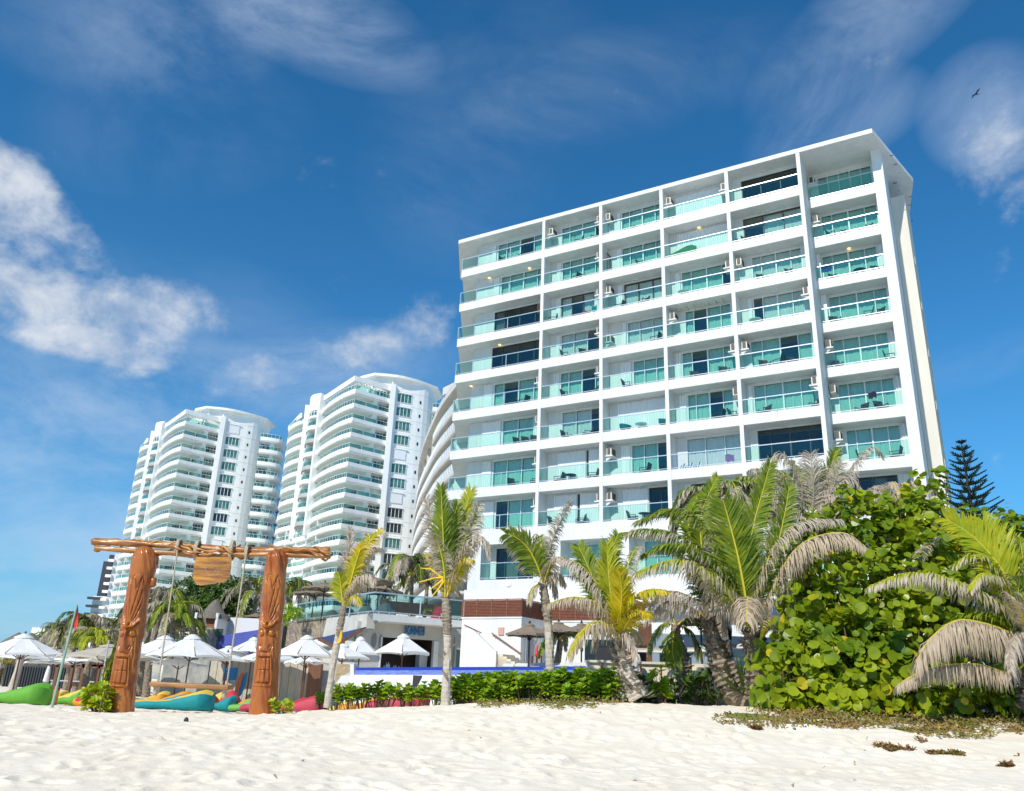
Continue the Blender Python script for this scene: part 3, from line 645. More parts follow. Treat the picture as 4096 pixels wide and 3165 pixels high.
    for i in range(15):
        t = (i+.5)/15; a = Vector(par[0]).lerp(Vector(par[1]), t); b = Vector(ip[0]).lerp(Vector(ip[1]), t)
        m.bar((a.x, a.y, z(0)+1.55), (b.x, b.y, z(0)+1.55), .22, .4)
    for i in range(5):
        t = (i+.5)/9; a = Vector(par[1]).lerp(Vector(par[2]), t); b = Vector(ip[1]).lerp(Vector(ip[2]), t); m.bar((a.x, a.y, z(0)+1.55), (b.x, b.y, z(0)+1.55), .2, .35)
    m.bar((3.2, 3.7, z(0)-1), (3.2, 3.7, z(0)+1.2), .4)
    m.build('pergola', WHITE_T, o); m = MB()
    lp = [(-22.9, 34.0), (-17.2, 22.9)]; ribbon(m, lp, .4, z(0)+1.0-1.6, z(0)+2.15-1.6)
    for i in range(7):
        t = (i+.5)/7; a = Vector(lp[0]).lerp(Vector(lp[1]), t); m.bar((a.x, a.y, z(0)-.1), (a.x+2.4, a.y+1.4, z(0)-.1), .25, .4)
    m.build('pergola', WHITE_T, o)
    inner = [(6.3, 7.3), (2.9, 5.3), (1.4, 6.6), (-2.4, 8.6), (-5.6, 12.2), (-8.2, 16.6)]
    innerl = [(-19.4, 34.5), (-17.2, 29.6), (-15.2, 25.0)]
    def balcony(front, back, zk, nm='balcony'):
        m = MB(); ribbon(m, front, .18, zk-1.98, zk-.90); slab(m, front, back, zk-2.02, zk-1.75)
        b = m.build(nm, WHITE_T, o); f2 = offs(front, .06)
        m = MB(); 
        for a, c in zip(f2, f2[1:]): m.poly([(a[0], a[1], zk-.9), (c[0], c[1], zk-.9), (c[0], c[1], zk-.03), (a[0], a[1], zk-.03)])
        m.build('glass_railing', G_TOW, b)
        m = MB(); ribbon(m, offs(front, .02), .07, zk-.05, zk+.02)
        for p in f2[::1]: m.box(p[0]-.025, p[0]+.025, p[1]-.025, p[1]+.025, zk-.9, zk)
        m.build('handrail', METAL_W, b); return b
    for k in range(0, nf):
        zk = z(k)
        if k < 9:
            balcony(LC+RC[1:], list(reversed(inner)), zk)
            balcony(LW, innerl, zk)
            if k >= 1:
                # small shaft balconies: two halves split by a fin
                m = MB(); ribbon(m, SH, .15, zk-2.0, zk-.9); slab(m, SH, [(-14.6, 22.6), (-13.0, 20.4), (-10.9, 17.9)], zk-2.0, zk-1.75)
                b = m.build('small_balcony', WHITE_T if k % 2 else mat('grey_render', (.42, .42, .41), .8), o)
                f2 = offs(SH, .05); m = MB()
                for a, c in zip(f2, f2[1:]): m.poly([(a[0], a[1], zk-.9), (c[0], c[1], zk-.9), (c[0], c[1], zk), (a[0], a[1], zk)])
                m.build('glass_railing', G_TOW, b)
                m = MB(); m.bar((-13.75, 18.9, zk-1.8), (-13.75, 18.9, zk+1.2), .15); m.prism([(-13.8, 18.7), (-12.6, 20.0), (-12.7, 20.2), (-13.9, 18.9)], zk-1.8, zk+1.2); m.build('partition', WHITE_T, b)
        else:
            b = balcony(WV[:-1]+LC+RC[1:], list(reversed(inner))[:0]+innerl+[(-13, 21.5), (-10.5, 18)]+list(reversed(inner)), zk)
            for a, c in (((-20.8, 29.2), (-17.8, 31)), ((-17.4, 24.2), (-15.0, 26)), ((-14.0, 20.5), (-12.2, 21.8)), ((-10.6, 16.2), (-9.2, 17.6)), ((-7.0, 9.3), (-5.2, 11.0))):
                m = MB(); m.bar((a[0], a[1], zk+.2), (c[0], c[1], zk+.2), .2, 2.6); m.build('partition', WHITE_T, b)
        # window walls
        def strip(a, b, z0, z1_, n, nm='sliding_window', off=-.06, matl=None):
            a = Vector(a); b = Vector(b); d = (b-a); t = d.normalized(); nn = Vector((-t.y, t.x))*off
            m = MB(); p, q = a+nn, b+nn
            m.poly([(p.x, p.y, z0), (q.x, q.y, z0), (q.x, q.y, z1_), (p.x, p.y, z1_)])
            g = m.build(nm, matl or (TWIN if rnd.random() < .55 else TWIN_D), o)
            m = MB(); nn = nn*1.35
            for i in range(n+1):
                c = a+d*(i/n)+nn; m.bar((c.x, c.y, z0), (c.x, c.y, z1_), .085)
            for zz in (z0, z1_)+((z0+(z1_-z0)*.52,) if nm == 'sliding_window' else ()): m.bar((a.x+nn.x, a.y+nn.y, zz), (b.x+nn.x, b.y+nn.y, zz), .08)
            m.build('window_frame', METAL_W, g)
        if k not in closed: strip((3.6, 5.72), (6.1, 7.18), zk-1.7, zk+.95, 4)
        strip((-1.6, 8.18), (1.2, 6.71), zk-1.7, zk+.8, 4)
        strip((-5.4, 11.97), (-2.6, 8.82), zk-1.7, zk+.8, 4, matl=TWIN_D)
        strip((-8.0, 16.3), (-5.8, 12.6), zk-1.7, zk+.8, 3)
        strip((-18.6, 33.3), (-15.6, 27.1), zk-1.7, zk+.8, 5)
        # window column and slit windows
        if k in closed:
            m = MB(); m.prism([(8.15, 6.55), (10.75, 7.85), (10.7, 8.1), (8.1, 6.85)], zk-1.3, zk+.85); m.build('shutter', PALM_BOARD, o)
        else: strip((8.05, 6.71), (11.0, 8.14), zk-1.2, zk+.78, 4, 'window', off=-.05)
        m = MB(); m.prism([(8.0, 6.35), (11.15, 7.9), (11.1, 8.15), (7.95, 6.65)], zk+.86, zk+.98); m.build('window_hood', WHITE_T, o)
        m = MB(); m.prism([(12.75, 9.1), (13.1, 9.32), (13.05, 9.42), (12.7, 9.2)], zk-.75, zk-.05); sw = m.build('slit_window', TWIN_D, o)
    # right wing of balconies
    rwf = smooth_line([(15.6, 10.3), (18.2, 11.0), (20.6, 12.6), (20.6, 16), (20.0, 20)], 3)
    m = MB(); m.prism([(15.3, 12), (17.4, 13.3), (17.6, 20), (14, 22)], base, z(1)+.9); m.build('wing_wall', WHITE_T, o)
    m = MB(); m.lathe([(.5, base), (.5, z(0)-2)], 12, (18.3, 12.6, 0)); m.build('round_column', WHITE_T, o)
    for k in range(0, nf):
        zk = z(k); balcony(rwf, [(15.3, 12), (17.4, 13.3), (17.6, 20)], zk)
        if k: strip((15.45, 12.1), (17.3, 13.25), zk-1.7, zk+.9, 2)
    return o
tower((-33.3, 162.9), 0, 57.42, 'white curved apartment tower in the middle, between the other tower and the large hotel', 1, closed=(4, 7))
tower((-78.4, 187.8), R_(3.5), 56.43, 'leftmost white curved apartment tower, rising behind the tiki swing', 2, closed=(0, 9))

# ------------------------------------------------------------------ curved hotel wing behind the main hotel
cb = empty('curved_hotel', (0, 0, 0), 0, 'white hotel with sweeping curved balcony decks behind the left edge of the large hotel', 'building')
arc = smooth_line([(-16.9, 172), (-17.9, 160), (-16.9, 147.3), (-15.3, 135.4), (-13.6, 125.8), (-11.5, 115.5), (-9.6, 107.2), (-6.5, 97)], 4)
CBW = mat('aged_white', (.62, .61, .57), .8, noise=(.3, (.52, .51, .48)))
m = MB(); far = [(p[0]+14, p[1]) for p in arc]; slab(m, offs(arc, .52), far, 38.02, 38.35); ribbon(m, arc, .5, 38.0, 38.9); m.prism([(-9.6, 106), (-6, 101), (-2, 104), (-7, 110)], 38.9, 40.0); m.build('roof', CBW, cb)
m = MB(); iw = offs(arc, -0); inner = [(p[0]+3.6, p[1]+.5) for p in arc]; ribbon(m, inner, -.4 if False else .4, 0, 38); m.build('inner_wall', CBW, cb)
for j in range(1, 13):
    zr = 36-2.85*(j-1); a_ = arc if j > 1 else arc[-9:]; inn = inner if j > 1 else inner[-9:]
    m = MB(); ribbon(m, offs(a_, -.0), .2, zr-1.75, zr-.85); slab(m, a_, inn, zr-1.8, zr-1.5); d_ = m.build('balcony_deck', CBW, cb)
    m = MB(); f2 = smooth_line(offs(a_, .08), 3)
    for i in range(len(f2)-1):
        a, c = Vector(f2[i]), Vector(f2[i+1])
        c2 = a.lerp(c, .72); m.poly([(a.x, a.y, zr-.8), (c2.x, c2.y, zr-.8), (c2.x, c2.y, zr), (a.x, a.y, zr)])
    m.build('glass_railing', mat('frosted_rail', (.42, .50, .56), .3), d_)
    m = MB(); f3 = offs(a_, .08)
    for i in range(len(f2)): m.box(f2[i][0]-.05, f2[i][0]+.05, f2[i][1]-.05, f2[i][1]+.05, zr-.85, zr+.05)
    ribbon(m, offs(a_, .05), .08, zr-.02, zr+.06)
    m.build('handrail', METAL_W, d_)
m = MB()
for p in arc[2::3]: m.box(p[0]+.8, p[0]+1.3, p[1], p[1]+.5, 0, 38)
m.build('column', CBW, cb)
m = MB(); m.box(-9, -2.0, 97, 99.5, 0, 6); m.build('podium', CBW, cb)
# ------------------------------------------------------------------ distant blocks
bt = empty('distant_tower', (0, 0, 0), 0, 'far narrow tower with a black side panel and small white balconies', 'building')
GR_T = mat('pale_grey_render', (.60, .60, .60), .8)
m = MB(); m.box(-142.2, -133, 300, 318, 0, 41.4); m.box(-140.2, -133.5, 300, 318, 41.4, 42.6); m.build('wall', GR_T, bt)
m = MB(); m.box(-146.3, -142.3, 301, 316, 26.2, 38.6); m.box(-144.6, -142.3, 301, 316, 38.6, 41.0); m.build('black_panel', mat('black_cladding', (.03, .03, .045), .5), bt)
m = MB(); m.box(-147.5, -142.3, 301, 316, 0, 26.2); m.build('lower_wall', WHITE_T, bt)
for k in range(12):
    zz = 39.2-2.75*k
    m = MB(); m.box(-143.6, -141.6, 298.6, 300.2, zz-.9, zz); m.box(-139.2, -135.0, 298.3, 300.2, zz-.9, zz); m.build('balcony', WHITE_T, bt)
    m = MB(); m.box(-139.1, -135.1, 298.5, 298.6, zz+.01, zz+.95); m.build('glass_railing', TWIN, bt)
    if k > 4:
        m = MB(); m.box(-148.5, -143.7, 298.8, 300.9, zz-.5, zz+.3); m.build('dark_balcony', MATS['black_cladding'], bt)
dk = empty('distant_tower', (0, 0, 0), 0, 'dark blue glass tower glimpsed in the gap between the two curved towers', 'building')
a = at(1098, 1993, 262); b = at(1085, 2300, 262)
m = MB(); ribbon(m, smooth_line([(a.x-12, 262), (a.x-4, 260), (a.x+2.5, 262), (a.x+5, 270)], 4), 6, 0, a.z); m.build('wall', mat('blue_glass_wall', (.07, .13, .20), .3, noise=(.3, (.14, .20, .27))), dk)
m = MB()
for k in range(10): m.box(a.x-8, a.x+4.6, 259.5, 260.2, a.z-4-k*4.4, a.z-3.2-k*4.4)
m.build('floor_band', mat('band_grey', (.3, .33, .38), .6), dk)
# ------------------------------------------------------------------ beach club terrace in front of the hotel
def phit(px, py, P0, d):
    """ray through a pixel onto the vertical plane through P0 along d"""
    r = ray(px, py); n = Vector((-d[1], d[0])); k = (Vector(P0[:2]).dot(n))/(Vector((r.x, r.y)).dot(n)); return r*k+Vector((0, 0, EYE))
def s3(x, y): return (1080+x/3.9, 2300+y/3.9)
def s6(x, y): return (1500+x/3.64, 2250+y/3.64)
def s7(x, y): return (1980+x/3.926, 2350+y/3.926)
def s8(x, y): return (2400+x/3.12, 2350+y/3.12)
def s2(x, y): return (540+x/3.9, 2300+y/3.9)
def s1(x, y): return (x/3.9, 2480+y/3.9)
def s4(x, y): return (600+x/3.9, 2600+y/3.9)
def s5(x, y): return (1060+x/3.9, 2600+y/3.9)
def wallpoly(m, pix, P0, d, th, off=0):
    """extruded polygon on a vertical plane, given by pixels; th = thickness away from the camera"""
    n = Vector((-d[1], d[0])).normalized(); n = n if n.y > 0 else -n
    P = [phit(px, py, P0, d) for px, py in pix]; b = [p+Vector((n.x, n.y, 0))*(th+off) for p in P]; P = [p+Vector((n.x, n.y, 0))*off for p in P]; k = len(P)
    m.faces(P+b, [tuple(range(k)), tuple(range(2*k-1, k-1, -1))]+[(i, k+i, k+(i+1) % k, (i+1) % k) for i in range(k)])
    return P
def wallrect(m, P0, d, x0, x1, z0, z1, y0, y1):
    """box on a wall frame: x along d from P0, y away from the camera"""
    n = Vector((-d[1], d[0], 0)).normalized(); n = n if n.y > 0 else -n; D = Vector((d[0], d[1], 0)).normalized(); O = Vector((P0[0], P0[1], 0))
    vs = [O+D*x+n*y+Vector((0, 0, z)) for z in (z0, z1) for y in (y0, y1) for x in (x0, x1)]
    m.faces(vs, [(0, 2, 3, 1), (4, 5, 7, 6), (0, 1, 5, 4), (2, 6, 7, 3), (0, 4, 6, 2), (1, 3, 7, 5)])
K0 = Vector((-6.98, 45)); KR = Vector((-2.30, 48.06)); KL = Vector((-13.48, 54.76))
dR = (KR-K0).normalized(); dL = (KL-K0).normalized(); nR = Vector((-dR.y, dR.x)); nL = Vector((dL.y, -dL.x))
LR_, LL_ = (KR-K0).length, (KL-K0).length
LIMEW = mat('limestone_cladding', (.60, .585, .54), .85, noise=(1.2, (.50, .485, .44)), bump=(8, .3, .03))
STONE = mat('rough_stone', (.40, .33, .25), .95, noise=(2.2, (.23, .19, .15)), bump=(3.5, 1.0, .25))
tr = empty('beach_bar_building', (0, 0, 0), 0, 'white beach bar with roof terrace, glass rail and blue wall sign', 'building')
m = MB(); q = [K0, KR, KR+nR*8, KL+nL*6, KL+nL*.5, K0+nL*.5+dR*.3]; m.prism([tuple(p) for p in q], 4.57, 4.93); m.build('terrace_slab', WHITE, tr)
W0 = K0+nR*1.5; 
m = MB()
bl = phit(*s6(100, 1085), W0, dR); brr = phit(*s6(870, 1135), W0, dR)
xs = [(Vector(p[:2])-W0).dot(dR) for p in (bl, brr)]; ztop = (bl.z+brr.z)/2
dl_ = phit(*s6(1190, 1230), W0, dR); dr_ = phit(*s6(1345, 1240), W0, dR); xd = [(Vector(p[:2])-W0).dot(dR) for p in (dl_, dr_)]
wallrect(m, W0, dR, -.2, xs[0], .5, 4.57, 0, .3); wallrect(m, W0, dR, xs[0], xs[1], ztop, 4.57, 0, .3); wallrect(m, W0, dR, xs[1], xd[0], .5, 4.57, 0, .3)
wallrect(m, W0, dR, xd[0], xd[1], dl_.z, 4.57, 0, .3); wallrect(m, W0, dR, xd[1], LR_+1.2, .5, 4.57, 0, .3)
m.build('front_wall', LIMEW, tr)
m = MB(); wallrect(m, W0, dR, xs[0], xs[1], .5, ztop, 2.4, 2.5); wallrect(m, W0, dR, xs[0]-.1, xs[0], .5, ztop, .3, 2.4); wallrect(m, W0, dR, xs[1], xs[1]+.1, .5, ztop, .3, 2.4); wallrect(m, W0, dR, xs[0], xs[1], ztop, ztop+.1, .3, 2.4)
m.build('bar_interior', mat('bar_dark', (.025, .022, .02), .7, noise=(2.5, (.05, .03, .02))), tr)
m = MB(); wallrect(m, W0, dR, xs[1]-.05, xs[1]+.25, 1.0, ztop-.05, -.06, -.01); wallrect(m, W0, dR, xs[0]-.05, xs[0]+.02, 1.0, ztop, -.06, -.01); m.build('white_door_frame', METAL_W, tr)
m = MB(); wallrect(m, W0, dR, xd[0]+.05, xd[1]-.3, .9, dl_.z-.12, .25, .28); m.build('frosted_door', mat('frosted_door_glass', (.16, .30, .27), .25), tr)
m = MB(); wallrect(m, W0, dR, xd[1]-.3, xd[1]-.05, .9, dl_.z, .05, .2); wallrect(m, W0, dR, xd[0], xd[1], dl_.z-.1, dl_.z, .02, .2); m.build('door_frame', METAL_W, tr)
# dark interior details: bottles, fridge, shelf
m = MB(); wallrect(m, W0, dR, xs[0]+.1, xs[1]-.1, 2.1, 2.2, .4, .9); m.build('bar_counter', mat('bar_counter', (.12, .09, .07), .5), tr)
m = MB(); wallrect(m, W0, dR, xs[0]+2.75, xs[0]+3.25, 2.2, 3.05, .6, 1.1); ice = m.build('white_fridge', mat('fridge_white', (.5, .5, .5), .4), None); tag(ice, 'white cabinet standing inside the dark bar opening', 'cabinet')
bt0 = None
for i, f in enumerate((.55, .68, .74, .80, .87, 1.15, 1.25, 1.45)):
    m = MB(); c = W0+dR*(xs[0]+f)+nR*.55; h = (.16, .30, .24, .34, .26, .18, .2, .15)[i]; m.lathe([(.035, 0), (.035, h*.6), (.015, h*.75), (.015, h)], 8, (0, 0, 0))
    o = m.build('bottle', mat('pale_bottle', (.6, .65, .68), .2), loc=(c.x, c.y, 2.2)); tag(o, 'pale bottle on the dark bar counter, %s from the left' % ('first','second','third','fourth','fifth','sixth','seventh','eighth')[i], 'bottle', 'bottles on the bar counter')
# wall ornaments: upright grey ovals
ORN = mat('grey_oval', (.27, .26, .25), .7)
for i, (px, py, w_, h_) in enumerate(((s3(1622, 1020)[0], s3(1622, 1020)[1], .28, .8), (s3(1725, 1050)[0], s3(1725, 1050)[1], .24, .8), (s6(1140, 1330)[0], s6(1140, 1330)[1], .12, 1.9))):
    c = phit(px, py, W0, dR); m = MB(); pts = []
    for k in range(16):
        a = 2*math.pi*k/16; pts.append(c+Vector((dR.x, dR.y, 0))*math.cos(a)*w_*.5+Vector((0, 0, math.sin(a)*h_*.5))-Vector((nR.x, nR.y, 0))*.05)
    b = [p+Vector((nR.x, nR.y, 0))*.04 for p in pts]; m.faces(pts+b, [tuple(range(16)), tuple(range(31, 15, -1))]+[(k, 16+k, 16+(k+1) % 16, (k+1) % 16) for k in range(16)])
    m.build('wall_oval', ORN, tr)
# sign letters built from bars
sg = empty('bar_sign', (0, 0, 0), 0, 'blue three dimensional letters reading KANE with a mirrored E', 'sign')
LET = {'K': [((0, 0), (0, 1)), ((0, .42), (.55, 1)), ((.12, .52), (.6, 0))], 'A': [((0, 0), (.28, 1)), ((.28, 1), (.6, 0)), ((.12, .32), (.48, .32))],
       'N': [((0, 0), (0, 1)), ((0, 1), (.55, 0)), ((.55, 0), (.55, 1))], 'E': [((.55, 0), (.55, 1)), ((0, .98), (.55, .98)), ((.1, .5), (.55, .5)), ((0, .03), (.55, .03))]}
a = phit(*s6(425, 925), W0, dR); b = phit(*s6(425, 1045), W0, dR); c = phit(*s6(700, 945), W0, dR)
DR3 = Vector((dR.x, dR.y, 0)); NR3 = Vector((nR.x, nR.y, 0)); hgt = a.z-b.z; wd = (c-a).dot(DR3); ox = 0
BLUE_E = mat('sign_blue', (.01, .20, .48), .35, noise=(6, (.01, .10, .32)))
for ch in 'KANE':
    m = MB(); sc = wd/2.85
    for (p0, p1) in LET[ch]:
        A = b+DR3*(ox+p0[0]*sc)+Vector((0, 0, p0[1]*hgt))-NR3*.12; B = b+DR3*(ox+p1[0]*sc)+Vector((0, 0, p1[1]*hgt))-NR3*.12
        if A.z > B.z: A, B = B, A
        m.bar(A, B, .062, .10, up=(NR3.x, NR3.y, .01))
    m.build('letter', BLUE_E, sg); ox += .74*sc
# terrace balustrade
def glass_rail(name, parent, A, B, zb, zt, posts, gl, lw=.07, gap=.12):
    m = MB(); A3 = Vector((A[0], A[1], 0)); B3 = Vector((B[0], B[1], 0)); m.bar(A3+Vector((0, 0, zt)), B3+Vector((0, 0, zt)), lw, lw); m.bar(A3+Vector((0, 0, zb+gap)), B3+Vector((0, 0, zb+gap)), .05, .05)
    for f in posts:
        p = A3.lerp(B3, f); m.bar(p+Vector((0, 0, zb)), p+Vector((0, 0, zt)), .06)
    for f in range(9):
        p = A3.lerp(B3, (f+.5)/9); m.bar(p+Vector((0, 0, zb)), p+Vector((0, 0, zb+gap)), .045)
    o = m.build(name, ALU, parent)
    m = MB(); m.poly([A3+Vector((0, 0, zb+gap)), B3+Vector((0, 0, zb+gap)), B3+Vector((0, 0, zt)), A3+Vector((0, 0, zt))]); m.build('glass_panel', gl, o); return o
G_TER = glass('terrace_glass', (.40, .62, .60), .04, ior=1.18)
glass_rail('balustrade', tr, K0, KR, 4.93, 6.03, (.5,), G_TER); glass_rail('balustrade', tr, K0, KL, 4.93, 6.03, (.27, .62, 1), G_TER)
# left flank: stone and plaster retaining wall
A = K0+nL*.06
m = MB(); wallpoly(m, [s3(890, 655), s3(1520, 600), s3(1500, 830), s3(990, 960), s3(820, 965)], A, dL, .5); m.build('plaster_wall', LIMEW, tr)
m = MB(); wallpoly(m, [s3(300, 722), s3(890, 652), s3(815, 965), s3(600, 1000), s3(140, 1150), s3(150, 740)], A+nL*.1, dL, .5); m.build('stone_wall', STONE, tr)
m = MB(); P_ = [phit(*s3(685, 700), A, dL), phit(*s3(625, 950), A, dL)]; m.bar(P_[0]-Vector((nL.x, nL.y, 0))*-.2, P_[1]-Vector((nL.x, nL.y, 0))*-.2, .04); m.build('drain_groove', DARK, tr)
m = MB(); e0 = K0+nL*.6+dL*1.2; wallrect(m, e0, dL, .3, LL_+6, .3, 3.4, .6, .8); m.build('lower_wall', LIMEW, tr)
# awning
m = MB(); T0 = phit(*s3(1500, 825), A, dL); T1 = phit(*s3(830, 985), A, dL); o3 = Vector((-nL.x, -nL.y, 0))
F0 = T0+o3*.25+Vector((0, 0, -.12)); F1 = at(*s3(1000, 1115), 45.2); F2 = at(*s3(760, 1000), 46.6)
m.poly([T0, F0, F1, F2, T1]); up_ = Vector((0, 0, .05)); m.poly([p+up_ for p in (T0, F0, F1, F2, T1)][::-1]); aw = m.build('awning', mat('navy_awning', (.03, .05, .13), .8), tr)
m = MB(); m.bar(F0, F1, .12, .16); m.bar(F1, F2, .12, .16); m.build('awning_frame', BROWN, aw)
# podium with slatted parapet (hotel's own frame)
pod = empty('slatted_podium', HO, TH, 'white podium wall with brown horizontal slat parapet in front of the hotel', 'building')
m = MB(); m.box(-.26, 3.62, -8.385, -5.6, 0, 5.03); m.box(3.62, 21, -5.68, -.4, 0, 5.03); m.box(-.26, 3.62, -5.6, -.4, 0, 5.0); m.build('wall', WHITE, pod)
m = MB(); m.box(-.30, 3.66, -8.425, -8.30, 5.03, 5.12); m.box(3.58, 3.66, -8.30, -5.72, 5.03, 5.12); m.box(3.66, 21, -5.72, -5.6, 5.03, 5.12); m.build('coping', WHITE, pod)
SLAT = mat('brown_slat', (.19, .062, .032), .6, noise=(5, (.26, .09, .05)))
for nm_, a_, b_ in (('slat_screen', (-.26, -8.39), (3.64, -8.39)), ('slat_screen', (3.64, -8.39), (3.64, -5.7)), ('slat_screen', (3.64, -5.7), (14.5, -5.7))):
    m = MB(); n = 12
    for i in range(n):
        zz = 5.17+i*(.9/(n-1)); m.bar((a_[0], a_[1], zz), (b_[0], b_[1], zz), .03, .05)
    L_ = math.hypot(b_[0]-a_[0], b_[1]-a_[1]); k = max(2, round(L_/.98))
    for i in range(k+1):
        f = i/k; x = a_[0]+(b_[0]-a_[0])*f; y = a_[1]+(b_[1]-a_[1])*f; m.bar((x, y, 5.12), (x, y, 6.1), .06)
    sc = m.build(nm_, SLAT, pod)
    m = MB(); m.bar((a_[0], a_[1]+.03 if a_[1] == b_[1] else a_[1], 5.12), (b_[0], b_[1]+.03 if a_[1] == b_[1] else b_[1], 5.12), .01, .02); m.build('bottom_rail', SLAT, sc)
# plain backing just behind the slats so they read as louvres
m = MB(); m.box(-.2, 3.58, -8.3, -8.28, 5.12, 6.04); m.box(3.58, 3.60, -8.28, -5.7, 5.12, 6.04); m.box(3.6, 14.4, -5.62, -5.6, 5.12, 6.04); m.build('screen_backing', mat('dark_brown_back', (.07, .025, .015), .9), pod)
# dark glazing and recess in the podium's right part
m = MB(); m.box(6.2, 10.0, -5.74, -5.70, 2.6, 4.1); m.build('dark_window', mat('black_glazing', (.015, .02, .022), .12), pod)
m = MB(); m.box(3.63, 3.70, -7.9, -7.0, 1.2, 4.0); m.build('doorway_recess', mat('recess_grey', (.35, .36, .38), .8), pod)
m = MB(); m.box(2.2, 2.55, -8.45, -8.39, 4.15, 4.55); m.build('wall_lamp', mat('warm_panel', (.55, .33, .26), .6), pod)
# stair beside the podium
st = empty('beach_staircase', (0, 0, 0), 0, 'cream steps with sloping white side wall and brown handrails', 'staircase')
PS = HO+HD*0+HN*9.9; dP = (HD.x, HD.y)
m = MB(); wallpoly(m, [s6(1300, 930), s6(1430, 975), s6(1730, 1275), s6(1765, 1290), s6(1750, 1640), s6(1300, 1640)], PS, dP, .14); m.build('side_wall', WHITE, st)
for i in range(9):
    a0 = phit(*s6(1765+58*min(i, 4), 1335+35*i), PS+HN*-.2, dP); m = MB()
    x = (a0-HO).dot(HD); m.box(x-1.2-.0*i, x+.42, -9.72, -8.42, a0.z-.5, a0.z)
    if i > 4: break
    m.build('step', mat('cream_step', (.66, .58, .44), .7), st); o = st.children[-1]; o.location = HO; o.rotation_euler[2] = TH
for (p0, p1, pl) in ((s6(1300, 910), s6(1545, 1025), PS), (s6(1700, 1030), s6(2130, 1332), HO+HN*8.5)):
    A_ = phit(*p0, pl, dP); B_ = phit(*p1, pl, dP); m = MB(); m.bar(A_, B_, .06, .05); m.bar(A_.lerp(B_, .1), A_.lerp(B_, .1)+Vector((0, 0, -.1)), .03); m.bar(A_.lerp(B_, .93), A_.lerp(B_, .93)+Vector((0, 0, -.1)), .03); m.build('handrail', SLAT, st)
# pool edge
pool = empty('infinity_pool', (0, 0, 0), 0, 'raised infinity pool with blue tiled overflow edge above a white wall', 'pool')
pa = at(*s3(1310, 1445), 35.3); pb = at(*s7(1450, 1240), 30.0); d_ = Vector((pb.x-pa.x, pb.y-pa.y, 0)).normalized(); n_ = Vector((-d_.y, d_.x, 0))
pa2 = at(*s3(1306, 1562), 35.3); pb2 = at(*s7(1440, 1382), 30.0)
TILE = mat('blue_tile', (.035, .065, .36), .3, noise=(3, (.07, .11, .46), (1, 1, 4)))
m = MB(); am, bm = pa.lerp(pa2, .40), pb.lerp(pb2, .40); m.poly([am-n_*.12, bm-n_*.12, pb, pa]); m.poly([pa, pb, pb+n_*.5, pa+n_*.5]); m.build('tiled_edge', mat('deep_blue_tile', (.025, .05, .34), .3), pool)
m = MB(); m.poly([pa2-n_*.14, pb2-n_*.14, bm-n_*.12, am-n_*.12]); m.build('wet_tiled_face', mat('wet_blue_tile', (.12, .16, .46), .12, noise=(3.5, (.22, .27, .56), (1, 1, 6))), pool)
m = MB(); m.poly([pa+n_*.5+Vector((0, 0, -.02)), pb+n_*.5+Vector((0, 0, -.02)), pb+n_*6, pa+n_*6]); m.build('pool_water', mat('pool_water', (.01, .12, .25), .05), pool)
m = MB(); z0 = .3
for a_, b_ in ((pa2, pb2),):
    m.faces([Vector((a_.x, a_.y, a_.z))-n_*.25, Vector((b_.x, b_.y, b_.z))-n_*.25, Vector((b_.x, b_.y, z0))-n_*.6, Vector((a_.x, a_.y, z0))-n_*.6, a_+n_*.1, b_+n_*.1], [(3, 2, 1, 0), (0, 1, 5, 4)])
m.faces([pa2-n_*.25, Vector((pa2.x, pa2.y, z0))-n_*.6, Vector((pa2.x, pa2.y, z0))+n_*5, pa+n_*5, pa], [(0, 1, 2, 3, 4)])
m.build('white_base_wall', WHITE, pool)
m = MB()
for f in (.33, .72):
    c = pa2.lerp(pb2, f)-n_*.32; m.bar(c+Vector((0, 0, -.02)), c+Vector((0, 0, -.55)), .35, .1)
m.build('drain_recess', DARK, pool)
# small white side wall left of the pool with tan tarpaulin
m = MB(); wallpoly(m, [s5(1330, 225), s5(1385, 225), s5(1385, 400), s5(1330, 400)], pa-n_*.2, (d_.x, d_.y), .3); tag(m.build('white_pier', WHITE), 'short white pier at the left end of the blue pool edge', 'pier')
m = MB(); c = [at(*s5(*q), 38) for q in ((1120, 215), (1330, 228), (1310, 350), (1180, 420), (1085, 520))]; m.poly(c); m.poly([p+Vector((0, .05, 0)) for p in c][::-1]); tag(m.build('tarpaulin', mat('tan_canvas', (.42, .32, .20), .9, bump=(3, .8, .2))), 'tan canvas sheet hanging beside the left end of the pool', 'tarpaulin')
m = MB(); c = [at(*s5(*q), 37) for q in ((1120, 520), (1190, 400), (1385, 400), (1385, 520))]; m.poly(c); m.poly([p+Vector((0, .3, 0)) for p in c][::-1]); tag(m.build('low_wall', WHITE), 'low white sloping wall at the left foot of the pool', 'wall')
